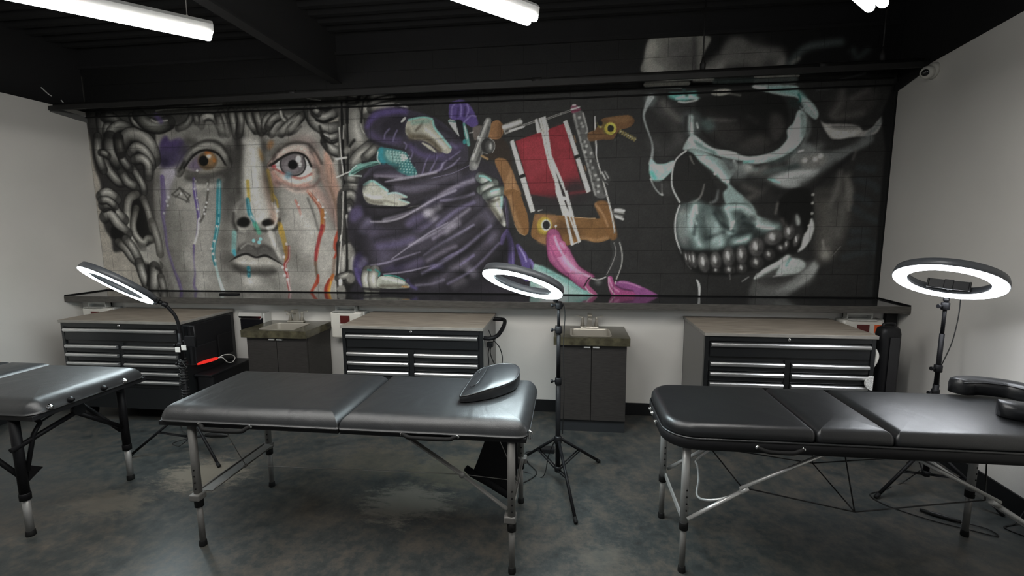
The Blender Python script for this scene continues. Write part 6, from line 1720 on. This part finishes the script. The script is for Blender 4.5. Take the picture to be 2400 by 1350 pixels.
tmid = ring_light(-.058, -1.44, 1.175, (-.262, -1.64, 1.314), (-.244, -.36, -.90), ((.053, -1.841), (.223, -1.136), (-.325, -1.165)), .298, .102,
    'ring light on a straight stand in the centre, between the middle table and the sink', 'ringlit', (.685, 1.012, 1.165))
b = MB(); b.tube(spline([(-.03, -1.45, 1.18), (-.02, -1.44, 1.10), (-.028, -1.44, .9), (-.022, -1.44, .6), (-.03, -1.44, .34)], 6), .003, 6); b.build('cable', 'cordb', tmid[0])
tr = ring_light(2.185, -1.29, 1.175, (2.045, -1.475, 1.326), (-.333, -.301, -.894), ((1.849, -1.395), (2.45, -1.50), (2.33, -.94)), .29, .125,
    'ring light with a phone clip inside its ring, beside the right wall', 'ringlit2', (.64, .79, 1.165))
cen, n, a, c_, rim = tr[1:]
b = MB(); u = (rim-cen).normalized(); w = n.cross(u).normalized()
base_ = cen+u*(.168); tip = base_ - u*.045 - n*.02
b.tube([base_, tip], .007, 8); m4 = Matrix.Translation(tip) @ Matrix((w, u, n)).transposed().to_4x4()
b.box(-.085, .085, -.006, .006, -.03, .022, .003, M4=m4); b.box(-.092, -.083, -.012, .02, -.03, .022, .003, M4=m4); b.box(.083, .092, -.012, .02, -.03, .022, .003, M4=m4); b.box(-.02, .02, -.012, .012, -.032, .024, .003, M4=m4); b.build('phone_clip', 'plastic', tr[0])
b = MB(); b.tube(spline([tuple(rim+V((.055, -.02, -.01))), (2.245, -1.31, 1.10), (2.235, -1.30, .95), (2.205, -1.29, .82), (2.20, -1.285, .78), (2.205, -1.285, .6), (2.20, -1.285, .33)], 6), .003, 6); b.build('cable', 'cordb', tr[0])

# ------------------------------------------------------------------ massage tables
def cushion(name, m, par, x0, x1, y0, y1, z0, z1, r, rad, crown=.008, wr=None, n=10):
    """upholstered slab: rounded corners in plan, rolled top edge, slightly crowned top"""
    b = MB(); lo = []
    rr = rad if isinstance(rad, (list, tuple)) else [rad]*4
    steps = [(0.004, z0), (0, z0+.012)] + [(r*(1-math.cos(t)), z1-r+r*math.sin(t)) for t in [.5*PI*k/7 for k in range(8)]]
    W_ = min(x1-x0, y1-y0)/2
    steps += [(r+(W_-r)*f, z1+crown*(1-(1-f)**2)) for f in (.12, .3, .55, .8, .97)]
    for ins, z in steps:
        lo.append([(x, y, z) for x, y in rrect(x0+ins, x1-ins, y0+ins, y1-ins, [max(q-ins, .0015) for q in rr], n)])
    b.loops(lo); return b.build(name, m, par)
def handle(par, x0, x1, y, z, drop=.02, out=-.03, m='rubber'):
    b = MB(); b.tube(spline([(x0, y, z), (x0+.02, y+out*.6, z-drop*.5), (x0+.05, y+out, z-drop), (x1-.05, y+out, z-drop), (x1-.02, y+out*.6, z-drop*.5), (x1, y, z)], 5), .010, 8); h = b.build('carry_handle', m, par)
    for x in (x0, x1):
        b = MB(); b.lathe([(.011, 0), (.011, .003), (.006, .008), (0, .009)], (x, y, z), (0, -1, 0), 14); b.build('rivet', 'chrome', h)
def leg(par, x, y, ztop, zc, m='alu', xt=None, yt=None, r=.019, foot='rubber', holes=True, low='alu', collar='rubber'):
    xt = x if xt is None else xt; yt = y if yt is None else yt
    f = lambda z: V((x+(xt-x)*z/ztop, y+(yt-y)*z/ztop, z))
    b = MB(); b.tube([f(zc), f(ztop)], r, 16); o = b.build('leg', m, par)
    b = MB(); b.tube([f(.02), f(zc+.01)], r*.78, 16); b.build('lower_tube', low, o)
    b = MB(); b.lathe([(r*1.12, -.018), (r*1.15, .016), (r*1.05, .020)], f(zc), (0, 0, 1), 16); b.build('collar', collar, o)
    b = MB(); b.lathe([(r*.95, 0), (r*1.0, .006), (r*.92, .028), (r*.8, .032)], f(.0), (0, 0, 1), 16); b.build('rubber_foot', foot, o)
    if holes:
        b = MB()
        for k in range(4):
            p = f(zc+.085+.034*k); b.lathe([(.0045, 0), (.0045, .0012), (0, .0013)], p+V((.25*r, -r*.975, 0)), (.25, -1, 0), 10)
        b.build('height_hole', 'rubber', o)
    return o

# --- middle table
zt = .768
t = thing('massage_table', (-1.11, -1.95, 0), 'middle massage table with a pillow on it, two long black cushions', 'massage table', 'portable massage tables')
Y0, Y1 = -2.275, -1.625
XA, XB, XM = -2.045, -.172, -1.082
cushion('cushion', 'vinyl', t, XA, XM+.004, Y0, Y1, .688, zt, .078, [.07, .012, .012, .07])
cushion('cushion', 'vinyl', t, XM+.005, XB, Y0, Y1, .688, zt, .078, [.012, .06, .06, .012])
for a, c_ in ((XA+.012, XM), (XM+.008, XB-.012)):
    b = MB()
    b.box(a, c_, Y0+.010, Y0+.03, .668, .6905, .003); b.box(a, c_, Y1-.03, Y1-.010, .668, .6905, .003); b.box(a, a+.02, Y0+.03, Y1-.03, .668, .6905); b.box(c_-.02, c_, Y0+.03, Y1-.03, .668, .6905); b.box(a+.02, c_-.02, Y0+.03, Y1-.03, .680, .6905)
    b.build('frame', 'seam', t)
handle(t, -1.80, -1.53, Y0+.006, .688, .022, -.02); handle(t, -.765, -.50, Y0+.006, .688, .012, -.012)
for x, y in ((-1.886, -2.228), (-1.879, -1.668), (-.256, -2.24), (-.272, -1.668)):
    leg(t, x, y, .672, .238, m='alug', low='alug')
for x in (-1.884, -.263):                            # flat crossbars between the legs of each end
    b = MB(); w = .045 if x < -1 else .008
    b.box(x-w*.3, x+w*1.3, -2.205, -1.69, .289, .295, .002); b.tube([(x-w*.3, -2.21, .297), (x-w*.3, -1.69, .297)], .005, 8); b.tube([(x+w*1.3, -2.18, .297), (x+w*1.3, -1.72, .297)], .004, 8)
    b.box(x-.028, x+.028, -2.262, -2.205, .262, .296, .006); b.box(x-.028, x+.028, -1.70, -1.645, .262, .296, .006)
    b.build('crossbar', 'alug', t)
b = MB(); b.box(-.014, .014, -.004, .004, 0, .365, .002, M4=Matrix.Translation((-.80, -2.19, .655)) @ V((.30, 0, -.20)).to_track_quat('Z', 'Y').to_matrix().to_4x4()); b.box(-.012, .012, -.004, .004, 0, .27, .002, M4=Matrix.Translation((-.505, -2.185, .455)) @ V((.235, -.03, -.155)).to_track_quat('Z', 'Y').to_matrix().to_4x4())
b.sphere((-.503, -2.19, .455), .016, 10); b.build('brace', 'alug', t)
b = MB(); b.box(-.012, .012, -.004, .004, 0, .36, .002, M4=Matrix.Translation((-1.36, -1.69, .672)) @ V((-.50, 0, -.36)).to_track_quat('Z', 'Y').to_matrix().to_4x4()); b.build('brace', 'alug', t)
b = MB(); b.tube([(-1.83, -1.945, .292), (-.503, -2.18, .452)], .0022, 6); b.tube([(-1.83, -1.945, .292), (-1.98, -2.0, .68)], .0022, 6); b.sphere((-1.83, -1.95, .296), .012, 10)
b.tube([(-.26, -1.95, .30), (-.503, -2.18, .452)], .0018, 6); b.tube([(-.26, -1.95, .30), (-.42, -1.95, .68)], .0022, 6); b.build('support_cable', 'cabg', t)
b = MB(); b.box(XB-.004, XB+.004, -2.24, -2.215, .675, .715, .002); b.tube([(XB+.003, -2.245, .68), (XB+.012, -2.245, .683), (XB+.012, -2.245, .715), (XB+.003, -2.245, .718)], .003, 6); b.build('latch', 'chrome', t)
tmidtable = t

# pillow: flat side to the left, domed side to the right, a wedge rising to the right
b = MB(); pl = [(-.535, -2.06), (-.52, -2.085), (-.47, -2.075), (-.375, -2.015), (-.29, -1.90), (-.268, -1.80), (-.275, -1.68), (-.31, -1.60), (-.37, -1.585), (-.46, -1.60), (-.51, -1.64), (-.53, -1.72), (-.535, -1.85)]
pl = [(p[0], p[1]+.0) for p in spline(pl, 5, True)]
gx, gy = -.40, -1.83
ztop_ = lambda x: .806+.026*min(1, max(0, (x+.535)/.14))
def ins(p, s): return (gx+(p[0]-gx)*s, gy+(p[1]-gy)*s)
lo = []
for s, f, dz in ((.97, 0, 0), (1., .12, 0), (1., .8, 0), (.99, .94, 0), (.965, 1., 0), (.9, 1., .004), (.6, 1., .008), (.25, 1., .009)):
    lo.append([(*ins(p, s), .7755+(ztop_(ins(p, s)[0])-.7755)*f+dz) for p in pl])
b.loops(lo); t = thing('pillow', (-.40, -1.83, .775), 'small black wedge pillow lying on the right end of the middle massage table', 'pillow')
b.build('cover', 'vinylg', t)
b = MB(); b.tube([(*ins(p, .985), .7755+(ztop_(p[0])-.7755)*.97) for p in pl], .0045, 8, closed=True); b.build('piping', 'vinylg', t)
b = MB(); b.tube(spline([(-.50, -1.98, .825), (-.485, -1.99, .828), (-.46, -1.97, .8445), (-.455, -1.72, .8445), (-.465, -1.70, .8445), (-.485, -1.71, .838), (-.49, -1.8, .835)], 5), .0025, 6); b.build('stitched_loop', 'pleather', t)

# bag under the middle table
t = thing('bag', (-.40, -1.75, .10), 'flat black fabric bag hanging under the right end of the middle massage table', 'bag')
b = MB(); b.prism([(-.455, -1.80, .655), (-.455, -1.80, .44), (-.535, -1.80, .25), (-.30, -1.80, .13), (-.275, -1.80, .30), (-.285, -1.80, .655)], (0, .035, 0), bev=.008); b.build('pouch', 'fabric', t)
b = MB(); b.tube([(-.575, -1.80, .275), (-.54, -1.80, .245), (-.45, -1.80, .195), (-.30, -1.80, .105)], [.018, .022, .020, .020], 10); b.build('bottom_roll', 'fabric', t)

# --- right table
t = thing('massage_table', (1.32, -1.93, 0), 'right massage table with a horseshoe face cushion, three black cushions and silver legs', 'massage table', 'portable massage tables')
zt = .762; Y0, Y1 = -2.205, -1.635
S1, S2 = 1.075, 1.39
XA, XB = .442, 2.29
def skew(o, k):                                      # seams run a little askew
    for v in o.data.vertices: pass
cushion('cushion', 'vinylg', t, XA+.01, S1-.001, Y0+.01, Y1, .695, zt, .038, [.13, .02, .012, .13])
cushion('cushion', 'vinylg', t, S1+.001, S2-.001, Y0+.01, Y1, .695, zt, .042, [.02, .02, .012, .012])
cushion('cushion', 'vinylg', t, S2+.001, XB, Y0+.01, Y1, .695, zt, .042, [.02, .12, .12, .012])
b = MB(); lo = [[(x, y, z) for x, y in rrect(XA+i, XB-i, Y0+i, Y1-i, .14-i)] for z, i in ((.645, .006), (.65, 0), (.69, 0), (.697, .006))]
b.loops(lo, smooth=True); b.build('frame', 'seam', t)
b = MB(); b.tube([(x, y, .698) for x, y in rrect(XA+.004, XB-.004, Y0+.004, Y1-.004, .136)], .005, 8, closed=True); b.build('piping', 'vinylg', t)
handle(t, .83, 1.02, Y0+.004, .672, .014, -.012); handle(t, 1.97, 2.18, Y0+.004, .668, .02, -.03)
for y in (-1.80, -1.86, -1.97, -2.07):
    b = MB(); b.lathe([(.012, 0), (.013, .004), (.007, .010), (.007, .013), (0, .014)], (XA+(.06 if y < -2.04 else .006 if y > -1.9 else .003)-.003, y, .672), (-1, 0, 0), 12); b.build('bolt', 'chrome', t)
for (x, y), m_ in zip(((.549, -2.140), (.534, -1.722), (2.10, -2.150), (2.098, -1.704)), 'aaaa'):
    leg(t, x, y, .645, .238, m='alu', low='alug', r=.0185)
for x in (.545, 2.10):
    b = MB(); b.box(x-.004, x+.004, -2.125, -1.735, .250, .278, .001); b.build('crossbar', 'alub', t)
for y in (-2.15, -1.72):
    s = -.012 if y < -2 else .012
    for xa, za, xb, zb, xc, zc_ in ((.560, .285, .802, .445, 1.15, .645), (2.09, .275, 1.82, .452, 1.475, .645)):
        b = MB(); b.tube([(xa, y+s, za), (xb, y+s, zb)], .0095, 10); b.tube([(xb-.02*(1 if xb < 1 else -1), y+s, zb+.006), (xc, y+s, zc_+.004)], .0085, 10); b.lathe([(.012, -.02), (.012, .02)], (xb, y+s, zb), V((xb-xa, 0, zb-za)), 10)
        b.build('strut', 'alub' if y > -2 or xa < 1 else 'alu', t)
b = MB(); b.tube(spline([(.80, -2.155, .44), (.74, -2.15, .40), (.66, -2.12, .36), (.63, -2.05, .34), (.66, -1.96, .37), (.68, -1.86, .39), (.70, -1.77, .38), (.80, -1.73, .44)], 6), .006, 8); b.build('spreader_wire', 'alub', t)
b = MB()
J = [(.80, -2.14, .445), (.80, -1.74, .44), (1.80, -2.14, .452), (1.80, -1.74, .445)]
c1, c2 = (1.28, -1.78, .40), (1.31, -2.1, .335)
for p, q in ((J[0], c2), (c2, J[2]), (J[1], c1), (c1, J[3]), (c1, c2), (c1, (1.20, -1.9, .646)), (c2, (1.31, -1.95, .646)), (J[0], (.62, -1.9, .646)), (J[1], (.62, -1.9, .646)), (J[2], (1.98, -1.9, .646)), (J[3], (1.98, -1.9, .646))): b.tube([p, q], .0032, 6)
b.build('support_cord', 'cordb', t)

t = thing('face_cradle_cushion', (2.13, -1.83, .775), 'black horseshoe face cushion lying on the right massage table', 'cushion')
ax = spline([(1.955, -1.955), (2.03, -1.995), (2.14, -2.0), (2.235, -1.93), (2.255, -1.82), (2.215, -1.715), (2.12, -1.665), (2.04, -1.665), (1.985, -1.70)], 6)
b = MB(); rs = []
for i, (x, y) in enumerate(ax):
    x2, y2 = ax[min(i+1, len(ax)-1)]; x1_, y1_ = ax[max(i-1, 0)]
    d = V((x2-x1_, y2-y1_, 0)).normalized(); w = d.cross(V((0, 0, 1)))
    e_ = min(i, len(ax)-1-i); q = min(1, .35+.65*math.sqrt(min(1, e_/4)))
    hw, zt_ = .052*q, .852 if y > -1.9 else .84
    pr = [(-1, .776), (-1.02, .82), (-.93, zt_-.012), (-.6, zt_), (0, zt_+.004), (.6, zt_), (.93, zt_-.012), (1.02, .82), (1, .776)]
    rs.append([V((x, y, z)) + w*(s*hw) for s, z in pr])
b.loops(rs); b.build('pad', 'pleather', t)
b = MB(); b.tube([V(r_[2]) for r_ in rs], .004, 6); b.build('piping', 'pleather', t)

# --- left table
t = thing('massage_table', (-3.66, -1.97, 0), 'left massage table with black legs and silver feet, cut off by the picture edge', 'massage table', 'portable massage tables')
zt = .768; Y0, Y1 = -2.30, -1.635
XB = -2.715
for a, c_, q in ((-4.56, -3.722, [.06, .012, .012, .06]), (-3.72, -3.425, [.012]*4), (-3.423, XB, [.012, .07, .07, .012])):
    cushion('cushion', 'vinyl', t, a, c_, Y0, Y1, .688, zt, .078 if c_ == XB else .045, q)
b = MB(); b.box(-4.54, XB-.01, Y0+.008, Y1-.008, .664, .6905, .004); b.build('frame', 'seam', t)
for y, s in ((-2.215, 1.), (-2.11, .8), (-1.925, .8), (-1.795, 1.)):
    b = MB(); b.lathe([(.016, 0), (.017, .005), (.010, .014), (.010, .020), (0, .022)], (XB-.004, y, .715), (1, 0, 0), 6 if s == 1 else 14); b.build('knob' if s == 1 else 'socket', 'chrome' if s == 1 else 'blackm', t)
for x, y in ((-2.882, -2.262), (-2.868, -1.694), (-4.40, -2.262), (-4.40, -1.694)):
    leg(t, x, y, .668, .226, m='blackm', low='alu', r=.0225, holes=False, collar='blackm')
b = MB(); b.tube([(-2.872, -2.30, .50), (-2.85, -1.985, .585)], .014, 10); b.tube([(-2.85, -1.985, .585), (-2.868, -1.71, .37)], .014, 10); b.lathe([(.035, -.012), (.035, .012)], (-2.845, -1.975, .60), (1, 0, 0), 16)
b.tube([(-2.87, -2.245, .36), (-2.86, -2.20, .55), (-2.86, -2.16, .60)], .011, 10); b.tube([(-2.86, -2.16, .60), (-2.87, -2.22, .668)], .011, 10)
b.prism([(-2.89, -2.245, .30), (-2.89, -2.17, .345), (-2.89, -2.235, .39)], (.02, 0, 0)); b.build('brace', 'blackm', t)
b = MB(); b.tube([(-2.90, -2.26, .34), (-3.30, -2.26, .60), (-3.40, -2.26, .668)], .013, 10); b.build('strut', 'blackm', t)
b = MB(); b.tube([(-2.89, -1.70, .34), (-3.30, -1.70, .60), (-3.40, -1.70, .668)], .013, 10); b.build('strut', 'blackm', t)
b = MB(); b.tube(spline([(-2.86, -2.16, .60), (-2.84, -2.05, .64), (-2.83, -1.9, .655), (-2.84, -1.78, .64), (-2.85, -1.70, .60)], 6), .005, 6); b.tube([(-2.85, -1.98, .60), (-2.83, -1.90, .668)], .006, 6); b.build('support_cable', 'blackm', t)

# ------------------------------------------------------------------ cords and adaptors on the floor
b = MB(); b.box(-.20, -.09, -1.05, -.99, .001, .036, .006); tag(b.build('power_adapter', 'plastic'), 'black power adapter lying on the floor behind the middle ring light stand', 'power adapter')
b = MB(); b.tube(spline([(-.205, -1.03, .012), (-.30, -1.06, .006), (-.27, -1.2, .005), (-.20, -1.33, .005), (-.27, -1.45, .005), (-.36, -1.48, .005), (-.40, -1.40, .005), (-.30, -1.32, .005), (-.16, -1.38, .006), (-.12, -1.36, .15), (-.075, -1.42, .29)], 8), .0035, 6)
b.build('floor_cord', 'cordb', tmid[0])
b = MB(); b.tube([(2.02, -1.50, .010), (2.06, -1.535, .012), (2.12, -1.575, .012), (2.16, -1.60, .010)], [.008, .012, .012, .008], 8)
b.tube(spline([(2.16, -1.60, .010), (2.26, -1.64, .005), (2.26, -1.70, .005), (2.16, -1.66, .005), (2.0, -1.58, .005), (1.86, -1.46, .005), (1.84, -1.36, .005), (1.95, -1.30, .005), (2.12, -1.20, .006), (2.17, -1.265, .13)], 8), .003, 6)
b.build('dimmer_cord', 'cordb', tr[0])
b = MB(); b.tube([(-2.86, -1.06, .014), (-2.80, -1.06, .018), (-2.72, -1.05, .018), (-2.68, -1.045, .012)], [.012, .019, .019, .010], 8)
b.tube(spline([(-2.86, -1.06, .014), (-2.96, -1.1, .005), (-3.02, -1.2, .005), (-2.93, -1.24, .005), (-2.84, -1.25, .07)], 8), .003, 6)
b.build('dimmer_cord', 'cordb', tl[0])
b = MB(); b.tube(spline([(2.555, -1.55, .20), (2.50, -1.56, .08), (2.44, -1.58, .008), (2.36, -1.62, .005), (2.42, -1.70, .005)], 8), .004, 6)
tag(b.build('extension_cord', 'cordb'), 'short black cord trailing from the right wall to the floor', 'cord')

# ------------------------------------------------------------------ camera and world
cd = bpy.data.cameras.new('camera'); cam = bpy.data.objects.new('camera', cd); C.objects.link(cam)
cd.sensor_width = 36; cd.lens = 36*1085.13/2400; cd.clip_start = .05
cam.matrix_world = Matrix([[0.992594, -0.009071, 0.12114, 0.0], [0.121287, 0.130003, -0.984067, -4.243798], [-0.006822, 0.991472, 0.13014, 1.63862], [0.0, 0.0, 0.0, 1.0]])
sc.camera = cam
w = bpy.data.worlds.new('world'); sc.world = w; w.use_nodes = True
w.node_tree.nodes['Background'].inputs[0].default_value = (.9, .95, 1, 1); w.node_tree.nodes['Background'].inputs[1].default_value = .30
sc.view_settings.view_transform = 'Standard'; sc.view_settings.look = 'None'; sc.view_settings.gamma = 1; sc.view_settings.use_curve_mapping = False
sc.view_settings.exposure = .15
sc.cycles.use_denoising = True
sc.cycles.max_bounces = 8
